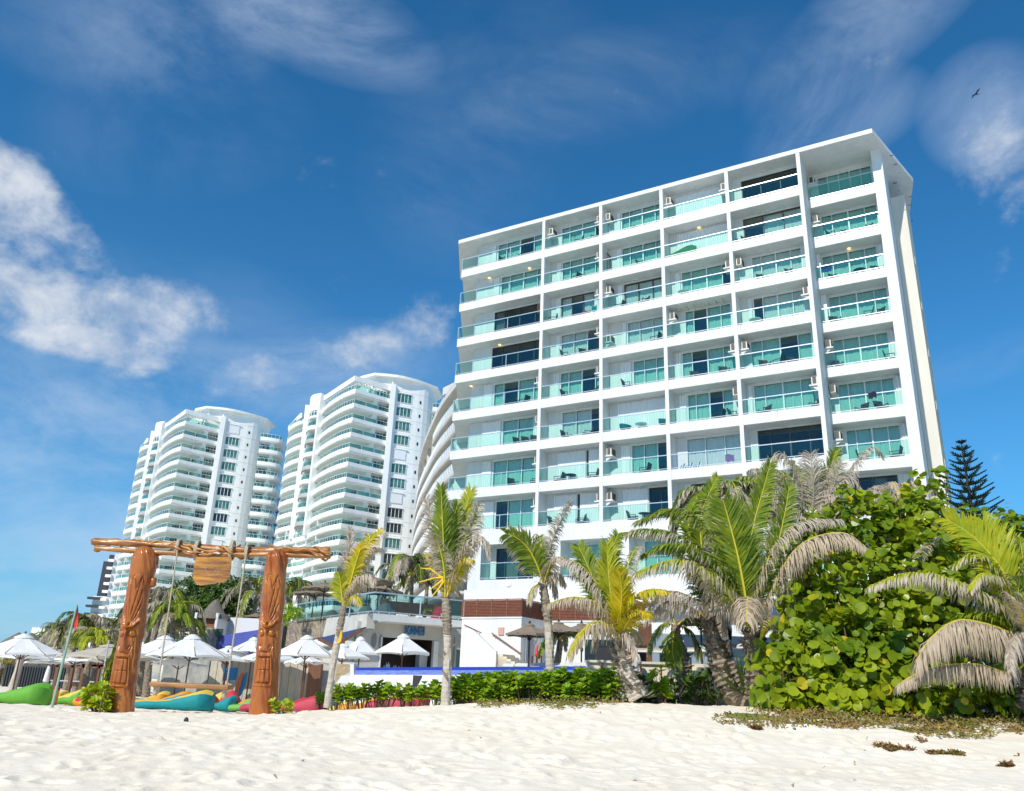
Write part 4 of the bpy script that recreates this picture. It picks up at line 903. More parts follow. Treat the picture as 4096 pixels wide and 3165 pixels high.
# pale boarded fence and brown post behind the umbrellas
fen = empty('boarded_fence', (0, 0, 0), 0, 'pale weathered board fence behind the white umbrellas', 'fence')
BOARD = mat('pale_board', (.50, .46, .38), .9, noise=(3, (.36, .33, .28), (6, 6, .6)), bump=(10, .3, .02))
p0 = at(*s4(950, 215), 46); p1 = at(*s5(750, 215), 44.5); dF = Vector((p1.x-p0.x, p1.y-p0.y, 0)); LF = dF.length; dF.normalize()
for i in range(14):
    m = MB(); a_ = p0+dF*(LF*i/14+.02); b_ = p0+dF*(LF*(i+1)/14-.01); m.bar((a_.x, a_.y, .9), (b_.x, b_.y, .9), .05, 2.75+.05*(i % 3)); m.build('board', BOARD, fen)
m = MB(); c = at(*s5(790, 230), 44.3); m.box(c.x-.35, c.x+.3, c.y, c.y+.5, .1, 2.35); tag(m.build('brown_pillar', BROWN), 'brown wooden pillar at the right end of the pale fence', 'pillar')
m = MB(); c = at(*s5(830, 230), 45.2); m.box(c.x, c.x+1.9, c.y, c.y+.3, .1, 2.4); m.box(c.x+.3,c.x+1.1,c.y-.05,c.y-.01,.2,1.2); tag(m.build('rendered_wall', LIMEW), 'grey rendered wall under the navy awning', 'wall')
m = MB(); a_ = at(*s4(0, 150), 47.5); b_ = at(*s4(960, 180), 46.5); m.bar((a_.x+.3, a_.y+1.5, .9), (b_.x, b_.y, .9), .2, 2.7); tag(m.build('grey_wall', mat('mottled_grey_wall', (.36, .36, .33), .9, noise=(1.2, (.20, .21, .20)))), 'mottled grey wall behind the umbrella poles', 'wall')
sb = empty('blue_board', at(*s4(1150, 470), 44), 0, 'bright blue sailboard leaning on the wall behind the beanbags', 'board')
m = MB(); c = [at(*s4(*q), 44)-sb.location for q in ((1130, 480), (1165, 285), (1370, 275), (1330, 470))]; m.faces(c+[p+Vector((0, .12, 0)) for p in c], [(0, 1, 2, 3), (7, 6, 5, 4), (0, 4, 5, 1), (1, 5, 6, 2), (2, 6, 7, 3), (3, 7, 4, 0)]); m.build('panel', mat('bright_blue', (.01, .17, .50), .4), sb)
for i, (x_, col) in enumerate(((1330, (.45, .12, .06)), (1400, (.02, .2, .5)), (1375, (.42, .25, .12)))):
    m = MB(); c = at(*s4(x_, 480), 43.5+i*.2); pts = []
    for k in range(14):
        a_ = -2*math.pi*k/14; pts.append((.11*math.cos(a_), 0, 1.05+.60*math.sin(a_)))
    m.faces(pts+[(p[0], .06, p[2]) for p in pts], [tuple(range(14)), tuple(range(27, 13, -1))]+[(k, 14+k, 14+(k+1) % 14, (k+1) % 14) for k in range(14)])
    o = m.build('surfboard', mat('surf%d' % i, col, .4), loc=(c.x, c.y, gz(c.x, c.y)+.0)); o.rotation_euler[1] = .18
    tag(o, '%s surfboard standing beside the bright blue board' % ('rust red', 'blue', 'wooden brown')[i], 'surfboard')

# ------------------------------------------------------------------ left background: white wall, hut, blue wall
bw = MB(); a_ = at(*s2(1190, 970), 56); b_ = at(*s2(1940, 855), 52); c_ = at(*s3(560, 1130), 49.5)
bw.faces([Vector((a_.x, a_.y, 1)), Vector((b_.x, b_.y, 1)), b_, a_, Vector((a_.x, a_.y+.3, 1)), Vector((b_.x, b_.y+.3, 1)), b_+Vector((0, .3, 0)), a_+Vector((0, .3, 0))], [(0, 1, 2, 3), (7, 6, 5, 4), (3, 2, 6, 7), (0, 3, 7, 4)])
tag(bw.build('blue_wall', mat('violet_blue_paint', (.06, .085, .36), .7, noise=(.8, (.08, .11, .42)))), 'violet blue painted wall sloping up behind the white umbrellas', 'wall')
m = MB(); a_ = at(*s2(1330, 655), 60); b_ = at(*s2(1960, 685), 56); z_ = a_.z
m.faces([Vector((a_.x-1, a_.y, 1)), Vector((b_.x+1.5, b_.y, 1)), Vector((b_.x+1.5, b_.y, b_.z)), Vector((a_.x-1, a_.y, z_)), Vector((a_.x-1, a_.y+.3, 1)), Vector((b_.x+1.5, b_.y+.3, 1)), Vector((b_.x+1.5, b_.y+.3, b_.z)), Vector((a_.x-1, a_.y+.3, z_))], [(0, 1, 2, 3), (7, 6, 5, 4), (3, 2, 6, 7), (0, 3, 7, 4), (1, 5, 6, 2)])
tag(m.build('garden_wall', mat('lavender_white', (.62, .63, .68), .8)), 'plain white garden wall to the right of the thatched hut', 'wall')
THATCH = mat('thatch', (.14, .12, .10), .95, noise=(4, (.22, .19, .16), (4, 4, .5)), bump=(14, .8, .08))
hc = at(*s2(1175, 830), 58); hb = hc.z-.35
hut = empty('thatched_hut', (hc.x, hc.y, hb), -.15, 'small white hut with steep grey thatched roof and brown shutters', 'hut')
m = MB(); m.box(-.85, .85, -.8, .9, -1.8, .32); m.box(-.85, -.68, -.8, .9, .32, 1.3); m.box(.68, .85, -.8, .9, .32, 1.3); m.box(-.68, .68, .6, .88, .32, 1.3); m.build('wall', WHITE, hut)
m = MB(); m.box(-.67, .67, -.6, -.55, .32, 1.3); m.build('window', mat('hut_dark', (.05, .03, .03), .6), hut)
m = MB(); m.box(-.05, .6, -.7, -.62, .34, 1.25); m.build('shutter', SLAT, hut)
m = MB(); tpx = at(*s2(1200, 385), 58); H_ = tpx.z-hb; rrr = random.Random(4); seg = 18; rings = [(.08, H_), (.26, H_-.18), (.52, H_-.55), (.78, H_-.95), (.98, 1.25), (1.12, .98)]
vs = []; fs = []
for j, (r, z_) in enumerate(rings):
    for k in range(seg):
        a_ = 2*math.pi*k/seg; q = 1+rrr.uniform(-.05, .05); vs.append((r*q*math.cos(a_)+.1, r*q*math.sin(a_)*.95, z_+(rrr.uniform(-.14, .06) if j == 5 else 0)))
for j in range(5):
    for k in range(seg): fs.append((j*seg+(k+1) % seg, j*seg+k, (j+1)*seg+k, (j+1)*seg+(k+1) % seg))
fs.append(tuple(range(seg))); m.faces(vs, fs); m.build('thatched_roof', THATCH, hut, smooth=True)
m = MB(); c = at(*s2(1130, 990), 55.5); m.lathe([(.78, -2.5), (.78, 0), (.72, .05), (.66, 0)], 14, (0, 0, 0))
tag(m.build('stone_planter', mat('cobble', (.42, .39, .34), .9, noise=(5, (.25, .22, .19)), bump=(4, .9, .15)), loc=(c.x, c.y, c.z+.55)), 'low round stone planter in front of the thatched hut', 'planter')
m = MB(); c = at(*s2(1310, 960), 55); m.box(-.17, .17, -.17, .17, 0, .42); m.box(-.2, .2, -.2, .2, .42, .47); tag(m.build('litter_bin', mat('bin_green', (.02, .08, .06), .6), loc=(c.x, c.y, c.z)), 'dark green litter bin beside the stone planter', 'bin')
# ------------------------------------------------------------------ vegetation
def leaf_mat(name, g1, g2, dead, trans=.3, rough=.5, uvdead=True, nscale=3.0):
    m = bpy.data.materials.new(name); m.use_nodes = True; t = m.node_tree; N_ = t.nodes; K = t.links; N_.clear()
    o = N_.new('ShaderNodeOutputMaterial'); uv = N_.new('ShaderNodeUVMap'); sp_ = N_.new('ShaderNodeSeparateXYZ'); K.new(uv.outputs[0], sp_.inputs[0])
    co = N_.new('ShaderNodeTexCoord'); n = N_.new('ShaderNodeTexNoise'); n.inputs['Scale'].default_value = nscale; n.inputs['Detail'].default_value = 3; K.new(co.outputs['Object'], n.inputs[0])
    mg = N_.new('ShaderNodeMixRGB'); mg.inputs[1].default_value = (*g1, 1); mg.inputs[2].default_value = (*g2, 1)
    r = N_.new('ShaderNodeMapRange'); r.inputs[1].default_value = .35; r.inputs[2].default_value = .65; K.new(n.outputs[0], r.inputs[0]); K.new(r.outputs[0], mg.inputs[0])
    def mth(op, a, b):
        q = N_.new('ShaderNodeMath'); q.operation = op
        for i, v in enumerate((a, b)):
            if isinstance(v, (int, float)): q.inputs[i].default_value = v
            else: K.new(v, q.inputs[i])
        return q.outputs[0]
    last = mg.outputs[0]
    md = N_.new('ShaderNodeMixRGB'); K.new(last, md.inputs[1]); md.inputs[2].default_value = (*dead, 1)
    if uvdead:
        # dead towards the leaflet tips; the second coordinate says how far the dieback has gone
        v = mth('ADD', mth('ADD', mth('MULTIPLY', sp_.outputs[0], .9), mth('MULTIPLY', sp_.outputs[1], 1.6)), mth('MULTIPLY', n.outputs[0], .35))
        f = N_.new('ShaderNodeMapRange'); f.inputs[1].default_value = 1.18; f.inputs[2].default_value = 1.42; K.new(v, f.inputs[0]); K.new(f.outputs[0], md.inputs[0])
    else:
        # one in many leaves yellowed
        f = N_.new('ShaderNodeMapRange'); f.inputs[1].default_value = .955; f.inputs[2].default_value = .975; K.new(sp_.outputs[1], f.inputs[0]); K.new(f.outputs[0], md.inputs[0])
    b = N_.new('ShaderNodeBsdfPrincipled'); b.inputs['Roughness'].default_value = rough; b.inputs['Specular IOR Level'].default_value = .35; K.new(md.outputs[0], b.inputs[0])
    tr_ = N_.new('ShaderNodeBsdfTranslucent'); K.new(md.outputs[0], tr_.inputs[0]); x = N_.new('ShaderNodeMixShader'); x.inputs[0].default_value = trans
    K.new(b.outputs[0], x.inputs[1]); K.new(tr_.outputs[0], x.inputs[2]); K.new(x.outputs[0], o.inputs[0]); return m
F_GREEN = leaf_mat('frond_green', (.14, .22, .012), (.25, .32, .018), (.56, .48, .385))
F_LIME = leaf_mat('frond_lime', (.32, .40, .018), (.46, .46, .02), (.58, .50, .40))
F_YEL = leaf_mat('frond_yellow', (.44, .44, .012), (.66, .50, .012), (.56, .46, .34))
F_DARK = leaf_mat('frond_dark', (.06, .11, .015), (.11, .17, .018), (.30, .26, .22))
RACH = mat('leaf_stalk', (.62, .50, .03), .5); RACH_D = mat('dry_stalk', (.30, .25, .19), .8)
FM = {'g': (F_GREEN, RACH), 'l': (F_LIME, RACH), 'y': (F_YEL, RACH), 'd': (F_DARK, RACH), 'x': (F_GREEN, RACH_D)}
def cat(pts, n):
    return [Vector(p) for p in smooth_line3([Vector(p) for p in pts], n)]
def smooth_line3(pts, n):
    out = []; k = len(pts)
    for i in range(k-1):
        p0, p1, p2, p3 = pts[max(i-1, 0)], pts[i], pts[i+1], pts[min(i+2, k-1)]
        for j in range(n):
            t = j/n; out.append(.5*((2*p1)+(-p0+p2)*t+(2*p0-5*p1+4*p2-p3)*t*t+(-p0+3*p1-3*p2+p3)*t**3))
    out.append(pts[-1]); return out
def frond(parent, pts, Lf=.6, dead=.1, droop=.3, col='g', side=None, seed=0, dens=22, wid=.048, bare=.12, ang=38, base=Vector((0, 0, 0)), rr0=.028, miss=.03, stiff=0):
    """one pinnate palm leaf: tapered stalk and two rows of folded, bending leaflets"""
    r = random.Random(seed); P = cat(pts, 8); n = len(P); P = [p-base for p in P]
    cum = [0]
    for a, b in zip(P, P[1:]): cum.append(cum[-1]+(b-a).length)
    tot = cum[-1]; m = MB(); m.cur = 1
    m.tube(P, [rr0*(1-.85*i/(n-1)) for i in range(n)], 5); m.cur = 0
    cnt = max(12, int(tot*dens*1.25)); k = 0
    for i in range(cnt):
        u = bare+(1-bare)*(i+.5)/cnt; s = u*tot
        while k < n-2 and cum[k+1] < s: k += 1
        f = (s-cum[k])/max(1e-6, cum[k+1]-cum[k]); p = P[k].lerp(P[k+1], f); T_ = (P[k+1]-P[k]).normalized()
        if side is not None: S_ = Vector(side)
        else:
            S_ = T_.cross(Vector((0, 0, 1)))
            if S_.length < .15: S_ = Vector((1, 0, 0))
        S_ = (S_-T_*S_.dot(T_)).normalized(); U_ = S_.cross(T_)
        if U_.z < 0: U_ = -U_
        prof = min(1, (u-bare)/.14+.35)*(1-.55*max(0, (u-.5)/.5)**1.5)
        for sg in (-1, 1):
            if r.random() < miss+.16*max(0, dead-.4): continue
            a = R_(ang+14*u+r.uniform(-7, 7)); L_ = Lf*prof*r.uniform(.82, 1.1)
            d = (S_*sg*math.cos(a)+T_*math.sin(a)+U_*(.20+r.uniform(-.1, .1))*(1-stiff)).normalized()
            dd = min(1, max(0, dead+r.uniform(-.12, .12))); g = droop*(1+.8*dd)*r.uniform(.7, 1.3)
            wv = (T_+U_*r.uniform(-.4, .4)).normalized(); q = p.copy(); w0 = wid*r.uniform(.8, 1.15)
            prev = (q-wv*w0*.25, q+wv*w0*.25); segs = 3
            for j in range(segs):
                d = (d+Vector((0, 0, -g*(j+.6)*.55))+Vector((r.uniform(-.08, .08), r.uniform(-.08, .08), r.uniform(-.05, .05)))*(1+2.6*dd)).normalized()
                q = q+d*(L_/segs); ww = w0*(.5, .42, .04)[j]*(1-.5*dd)
                w2 = wv-d*wv.dot(d); w2 = w2.normalized() if w2.length > .1 else wv
                cur = (q-w2*ww, q+w2*ww); x0_, x1_ = j/segs+.001, (j+1)/segs
                m.poly([prev[0], prev[1], cur[1], cur[0]], [(x0_, dd), (x0_, dd), (x1_, dd), (x1_, dd)]); prev = cur
    mats = FM[col]
    return m.build('frond', list(mats), parent)
BARK = mat('palm_bark', (.34, .285, .215), .95, noise=(5, (.13, .10, .075), (1, 1, 2.5)), bump=(30, .5, .02))
BARK_L = mat('pale_palm_bark', (.56, .50, .42), .95, noise=(4, (.38, .33, .27), (1, 1, 5)), bump=(26, .5, .02))
def trunk(parent, pts, rads, base, seed=0, ring=.11, mt=BARK, rough=.03, boots=0):
    r = random.Random(seed); P = cat(pts, 6); n0 = len(P); L_ = sum((b-a).length for a, b in zip(P, P[1:])); N2 = int(L_/ring*2)+2
    cum = [0]
    for a, b in zip(P, P[1:]): cum.append(cum[-1]+(b-a).length)
    Q = []; RR = []
    for i in range(N2+1):
        s = L_*i/N2; k = max(j for j in range(n0-1) if cum[j] <= s+1e-9); f = min(1, (s-cum[k])/max(1e-6, cum[k+1]-cum[k]))
        Q.append(P[k].lerp(P[k+1], f)-base); u = s/L_*(len(rads)-1); j = min(int(u), len(rads)-2); rad = rads[j]+(rads[j+1]-rads[j])*(u-j)
        RR.append(rad*(1+(rough if i % 2 else -rough)*r.uniform(.4, 1.2)))
    m = MB(); m.tube(Q, RR, 14, wob=lambda i, k: 1+.05*math.sin(k*2.3+i*.7)+rough*1.2*math.sin(i*12.9898+k*78.233+seed))
    # old leaf bases
    for i in range(boots):
        s = r.random(); j = int(s*N2*.98); p = Q[j]; a = r.uniform(0, 6.28); d = Vector((math.cos(a), math.sin(a), r.uniform(.3, 1.0))).normalized(); rd = RR[j]
        b0 = p+Vector((math.cos(a), math.sin(a), 0))*rd*.85; t_ = Vector((-math.sin(a), math.cos(a), 0)); l = r.uniform(.10, .30); w_ = r.uniform(.04, .11)
        m.poly([b0-t_*w_, b0+t_*w_, b0+d*l+t_*w_*.3, b0+d*l-t_*w_*.3]); m.poly([b0-t_*w_-d*.02, b0+d*l-t_*w_*.3-Vector((0, 0, .03)), b0+d*l+t_*w_*.3-Vector((0, 0, .03)), b0+t_*w_-d*.02])
    return m.build('trunk', mt, parent, smooth=False)
def c2(x, y): return (900+x/2.11, 2100+y/2.11)
def c5(x, y): return (1000+x/1.688, 1450+y/1.688)
def cB(x, y): return (1700+x/1.918, 2000+y/1.918)
def cC(x, y): return (2400+x/1.468, 1750+y/1.468)
def cD(x, y): return (3096+x/1.35, 1750+y/1.35)
def PP(f, pts, Y, dy=0):
    """pixel polyline -> world points, depth drifting by dy (metres) from first to last"""
    n = len(pts); return [at(*f(p[0], p[1]), Y+(p[2] if len(p) > 2 else dy*i/(n-1))) for i, p in enumerate(pts)]
def new_palm(f, base_px, Y, label, loc=None):
    b = at(*f(*base_px), Y) if loc is None else loc; z = gz(b.x, b.y)
    return empty('palm_tree', (b.x, b.y, min(b.z, z)), 0, label, 'palm tree'), Vector((b.x, b.y, min(b.z, z)))
# ---- palm 1 : slim, leaning, right of the swing
Y = 20.4
p1, B1 = new_palm(c2, (865, 1500), Y, 'slim leaning palm right of the tiki swing with a yellow scar on its trunk')
trunk(p1, PP(c2, [(862, 1540), (880, 1400), (905, 1230), (935, 1060), (950, 960), (985, 800), (1003, 690)], Y, -.2), [.092, .082, .072, .075, .085, .07, .055, .04], B1, 1, mt=BARK_L)
m = MB(); sc_ = [at(*c2(*q), Y-.42) - B1 for q in ((985, 885), (985, 940), (975, 985), (955, 1000), (948, 985), (962, 950), (975, 900))]; m.faces(sc_+[q_+Vector((0, .12, 0)) for q_ in sc_], [tuple(range(7)), tuple(range(13, 6, -1))]+[(i, 7+i, 7+(i+1) % 7, (i+1) % 7) for i in range(7)]); m.build('yellow_sheath', mat('yellow_sheath', (.75, .45, .01), .5), p1)
fr = lambda par, B, f, pts, Y, dy, **k: frond(par, PP(f, pts, Y, dy), base=B, **k)
fr(p1, B1, c2, [(1000, 690), (1020, 420), (1050, 200), (1060, 40)], Y, .5, Lf=.38, dead=.85, droop=.12, col='x', side=(1, .2, 0), seed=1, dens=34, ang=55)
fr(p1, B1, c2, [(1003, 700), (1030, 480), (1120, 290), (1230, 130), (1310, 50)], Y, .3, Lf=.50, dead=.38, droop=.55, col='y', side=(.9, -.3, .2), seed=2, dens=36, ang=42)
fr(p1, B1, c2, [(1003, 700), (1060, 480), (1110, 300), (1160, 160)], Y, -.3, Lf=.36, dead=.25, droop=.3, col='y', side=(1, .1, 0), seed=3, dens=34, ang=48)
fr(p1, B1, c2, [(1000, 690), (985, 590), (975, 500), (965, 420)], Y, -.2, Lf=.34, dead=.05, droop=.2, col='l', side=(1, .1, 0), seed=4, dens=34, ang=42)
fr(p1, B1, c2, [(1003, 700), (1080, 520), (1160, 430), (1230, 420), (1260, 480)], Y, -.5, Lf=.48, dead=.8, droop=1.0, col='x', seed=5, dens=30)
fr(p1, B1, c2, [(1003, 710), (1060, 620), (1110, 600), (1150, 660)], Y, -.4, Lf=.34, dead=.35, droop=.9, col='y', seed=6, dens=26)
fr(p1, B1, c2, [(1003, 700), (1070, 440), (1160, 260), (1250, 190), (1320, 200)], Y, .8, Lf=.48, dead=.75, droop=.9, col='x', seed=7, dens=30)
# ---- palm 2
Y = 20.8
p2, B2 = new_palm(c2, (1865, 1520), Y, 'upright palm between the blue bar sign and the hotel, with cut yellow stalks')
trunk(p2, PP(c2, [(1862, 1545), (1868, 1350), (1878, 1150), (1880, 950), (1872, 780), (1868, 640)], Y), [.115, .11, .105, .10, .105, .085, .06], B2, 2, mt=BARK_L, boots=6)
for i, (pts, kw) in enumerate((
    ([(1320, 1600), (1312, 1350), (1300, 1080), (1290, 845)], dict(Lf=.50, dead=.12, droop=.12, col='g', side=(1, .1, 0), ang=52)),
    ([(1320, 1600), (1370, 1350), (1430, 1080), (1490, 870)], dict(Lf=.55, dead=.18, droop=.18, col='l', side=(1, -.2, 0), ang=50)),
    ([(1315, 1600), (1350, 1300), (1380, 1050), (1400, 960)], dict(Lf=.5, dead=.2, droop=.2, col='g', side=(1, .3, 0), ang=50)),
    ([(1320, 1600), (1275, 1350), (1230, 1120), (1190, 920)], dict(Lf=.46, dead=.9, droop=.2, col='x', side=(1, .2, 0), ang=50)),
    ([(1320, 1600), (1420, 1340), (1490, 1120), (1545, 960)], dict(Lf=.48, dead=.6, droop=.4, col='x', side=(.9, .3, .2), ang=46)),
    ([(1320, 1600), (1420, 1300), (1520, 1180), (1590, 1200), (1620, 1300)], dict(Lf=.5, dead=.85, droop=.8, col='x')),
    ([(1320, 1600), (1400, 1420), (1450, 1330), (1500, 1330)], dict(Lf=.42, dead=.3, droop=.9, col='y')),
    ([(1318, 1600), (1270, 1430), (1240, 1330), (1200, 1290)], dict(Lf=.36, dead=.2, droop=.5, col='y')),
    ([(1318, 1600), (1310, 1400), (1280, 1250), (1235, 1150)], dict(Lf=.42, dead=.55, droop=.5, col='g')),
    ([(1322, 1600), (1360, 1450), (1390, 1380), (1420, 1420)], dict(Lf=.45, dead=.95, droop=1.2, col='x')))):
    fr(p2, B2, c5, pts, Y, (-.4, .5, .2, .7, .2, -.5, -.5, .4, -.7, .6)[i], seed=20+i, dens=34, **kw)
m = MB()
for q0, q1, q2 in (((1772, 2315), (1725, 2277), (1683, 2273)), ((1774, 2310), (1740, 2312), (1677, 2329)), ((1774, 2318), (1745, 2340), (1713, 2364)), ((1776, 2325), (1755, 2355), (1726, 2389)), ((1792, 2350), (1798, 2300), (1800, 2250)), ((1790, 2380), (1803, 2340), (1812, 2290))):
    m.tube([at(*q, Y-.15)-B2 for q in (q0, q1, q2)], [.03, .02, .012], 6)
m.build('cut_stalks', mat('yellow_stalk', (.80, .52, .02), .5), p2)
def sheath(par, B, f, pts, Y, r0, seed):
    P = cat(PP(f, pts, Y-.02), 6); n = len(P); r = random.Random(seed); m = MB()
    m.tube([q-B for q in P], [r0*(1.0+.35*math.sin(math.pi*i/(n-1)))*r.uniform(.93, 1.07) for i in range(n)], 10, wob=lambda i, k: 1+.12*math.sin(i*3.1+k*5.7)); m.build('leaf_sheath', BARK, par)
sheath(p2, B2, c2, [(1880, 930), (1876, 860), (1872, 780), (1869, 700), (1866, 610)], 20.8, .092, 1)
sheath(p1, B1, c2, [(958, 930), (972, 860), (988, 780), (1003, 690)], 20.2, .062, 2)
# ---- palm 3
Y = 22.4
p3, B3 = new_palm(cB, (965, 1420), Y, 'straight ringed palm rising behind the clipped hedge, in front of the podium')
trunk(p3, PP(cB, [(972, 1480), (962, 1330), (955, 1150), (945, 950), (925, 780), (905, 640)], Y), [.12, .115, .115, .11, .105, .085, .06], B3, 3, mt=BARK_L, boots=8)
for i, (pts, kw) in enumerate((
    ([(910, 650), (950, 400), (1030, 180), (1120, 15)], dict(Lf=.34, dead=.75, droop=.35, col='x', side=(.8, .5, .3))),
    ([(908, 650), (860, 500), (790, 370), (700, 290), (620, 260)], dict(Lf=.62, dead=.22, droop=.35, col='g', side=(.5, -.2, .9))),
    ([(908, 650), (885, 480), (850, 370), (780, 300), (660, 210)], dict(Lf=.5, dead=.7, droop=.5, col='x')),
    ([(908, 650), (905, 480), (890, 350), (880, 280)], dict(Lf=.42, dead=.4, droop=.3, col='g', side=(1, 0, 0))),
    ([(908, 660), (860, 650), (820, 700), (800, 790)], dict(Lf=.36, dead=.6, droop=1.0, col='g')),
    ([(908, 650), (960, 500), (1010, 440), (1060, 440)], dict(Lf=.5, dead=.6, droop=.9, col='g')),
    ([(908, 655), (960, 580), (1020, 560), (1070, 640)], dict(Lf=.45, dead=.8, droop=1.0, col='x')),
    ([(908, 650), (930, 560), (990, 640), (1010, 740)], dict(Lf=.4, dead=.9, droop=1.2, col='x')))):
    fr(p3, B3, cB, pts, Y, (.3, -.7, .6, .5, -.5, -.6, .3, .5)[i], seed=40+i, dens=32, **kw)
sheath(p3, B3, cB, [(943, 940), (932, 850), (920, 760), (908, 650)], 22.4, .095, 3)
# ---- palm 4 : short golden palm
Y = 21.2
p4, B4 = new_palm(cB, (1600, 1500), Y, 'short golden green palm with a pale leaning trunk at the end of the hedge')
trunk(p4, PP(cB, [(1640, 1515), (1590, 1420), (1545, 1320), (1515, 1220), (1490, 1120), (1480, 1060)], Y), [.27, .22, .185, .155, .12, .10], B4, 4, mt=BARK_L, boots=150, rough=.07, ring=.10)
for i, (pts, dy, kw) in enumerate((
    ([(1480, 1080), (1440, 850), (1410, 600), (1395, 340)], .3, dict(Lf=.62, dead=.1, droop=.12, col='l', side=(1, .1, 0), ang=50)),
    ([(1480, 1080), (1400, 850), (1290, 600), (1180, 360)], .7, dict(Lf=.62, dead=.08, droop=.2, col='g', side=(.8, .2, .5), ang=44)),
    ([(1482, 1090), (1500, 900), (1510, 720), (1495, 560)], -.9, dict(Lf=.55, dead=.05, droop=.1, col='y', side=(1, 0, 0), ang=50)),
    ([(1482, 1080), (1440, 640), (1430, 420), (1480, 260)], .9, dict(Lf=.5, dead=.2, droop=.3, col='g', side=(1, .2, 0))),
    ([(1482, 1090), (1520, 900), (1600, 760), (1720, 690), (1830, 690)], -.8, dict(Lf=.58, dead=.1, droop=.75, col='y')),
    ([(1482, 1100), (1560, 930), (1660, 860), (1720, 900)], -.9, dict(Lf=.5, dead=.15, droop=.4, col='y')),
    ([(1478, 1100), (1400, 960), (1290, 940), (1180, 1040), (1105, 1190)], -1.1, dict(Lf=.55, dead=.52, droop=1.0, col='y', miss=.1)),
    ([(1478, 1090), (1390, 880), (1270, 770), (1120, 745), (960, 790)], -.4, dict(Lf=.52, dead=.55, droop=1.0, col='y', miss=.08)),
    ([(1480, 1080), (1410, 820), (1300, 620), (1180, 490), (1060, 450)], .5, dict(Lf=.62, dead=.62, droop=.95, col='g')),
    ([(1480, 1080), (1480, 800), (1530, 580), (1600, 400), (1640, 350)], .8, dict(Lf=.5, dead=.5, droop=.6, col='g')),
    ([(1480, 1090), (1410, 980), (1330, 1000), (1290, 1120)], .5, dict(Lf=.5, dead=.85, droop=1.1, col='x')),
    ([(1482, 1090), (1560, 1000), (1620, 1010), (1650, 1080)], .5, dict(Lf=.45, dead=.5, droop=1.0, col='y')),
    ([(1482, 1100), (1520, 1010), (1590, 1090), (1620, 1200)], -.5, dict(Lf=.42, dead=.9, droop=1.2, col='x')),
    ([(1482, 1090), (1380, 700), (1250, 560), (1130, 560)], 1.2, dict(Lf=.6, dead=.75, droop=1.0, col='x')))):
    fr(p4, B4, cB, pts, Y, dy, seed=60+i, dens=34, **kw)
# ---- palm 5 : big green palm with thick trunk
Y = 22.0
p5, B5 = new_palm(cC, (960, 1500), Y, 'large green palm with thick shaggy trunk and one broad upright leaf')
trunk(p5, PP(cC, [(975, 1530), (955, 1440), (935, 1320), (915, 1220), (895, 1120)], Y), [.50, .42, .33, .29, .22], B5, 5, boots=190, rough=.08, ring=.13)
for i, (pts, dy, kw) in enumerate((
    ([(880, 1130), (848, 900), (810, 700), (765, 520), (725, 375)], -.5, dict(Lf=1.02, dead=.12, droop=.05, col='g', side=(1, .05, .05), ang=36, dens=30, wid=.055, rr0=.045)),
    ([(885, 1130), (880, 1000), (868, 930), (864, 990), (862, 1080)], 0, dict(Lf=.82, dead=.78, droop=.75, col='y', side=(1, 0, 0), ang=20, dens=40)),
    ([(880, 1130), (930, 900), (1020, 650), (1170, 500), (1400, 480)], -.6, dict(Lf=.72, dead=.58, droop=.75, col='g', miss=.06)),
    ([(880, 1130), (960, 880), (1040, 640), (1090, 420), (1110, 290)], .4, dict(Lf=.62, dead=.25, droop=.2, col='g', side=(1, .1, 0))),
    ([(880, 1130), (740, 900), (560, 750), (400, 725), (220, 790)], -.9, dict(Lf=.8, dead=.38, droop=.7, col='l', rr0=.04)),
    ([(880, 1130), (740, 830), (560, 660), (400, 630), (250, 690)], .2, dict(Lf=.75, dead=.12, droop=.55, col='g')),
    ([(880, 1130), (720, 700), (560, 480), (400, 430), (230, 490)], .7, dict(Lf=.78, dead=.15, droop=.5, col='g')),
    ([(880, 1130), (700, 780), (480, 590), (280, 540), (110, 570)], .5, dict(Lf=.72, dead=.3, droop=.6, col='g')),
    ([(880, 1130), (860, 800), (900, 520), (960, 300), (1000, 150)], .8, dict(Lf=.62, dead=.18, droop=.15, col='g', side=(1, .1, 0))),
    ([(880, 1130), (1000, 900), (1050, 820), (1100, 860), (1110, 1000)], -.3, dict(Lf=.6, dead=.9, droop=1.1, col='x')),
    ([(885, 1140), (960, 1060), (1010, 1070), (1050, 1180)], -.4, dict(Lf=.5, dead=.9, droop=1.2, col='x')),
    ([(890, 1140), (1010, 900), (1120, 690), (1250, 590), (1430, 560), (1560, 640)], -1.3, dict(Lf=.85, dead=.82, droop=1.15, col='y', bare=.36, miss=.05)),
    ([(880, 1140), (800, 1010), (730, 980), (690, 1040)], .3, dict(Lf=.55, dead=.85, droop=1.2, col='x')),
    ([(880, 1130), (780, 760), (760, 560), (840, 380)], 1.2, dict(Lf=.7, dead=.3, droop=.3, col='g', side=(1, .3, 0))))):
    if i == 1: frond(p5, [at(*cC(*q[:2]), Y+q[2]) for q in ((885, 1130, 0), (882, 990, -.5), (870, 935, -1.0), (864, 990, -1.6), (860, 1080, -1.9))], base=B5, seed=80, **kw); continue
    k2 = dict(dens=30); k2.update(kw); fr(p5, B5, cC, pts, Y, dy, seed=80+i, **k2)
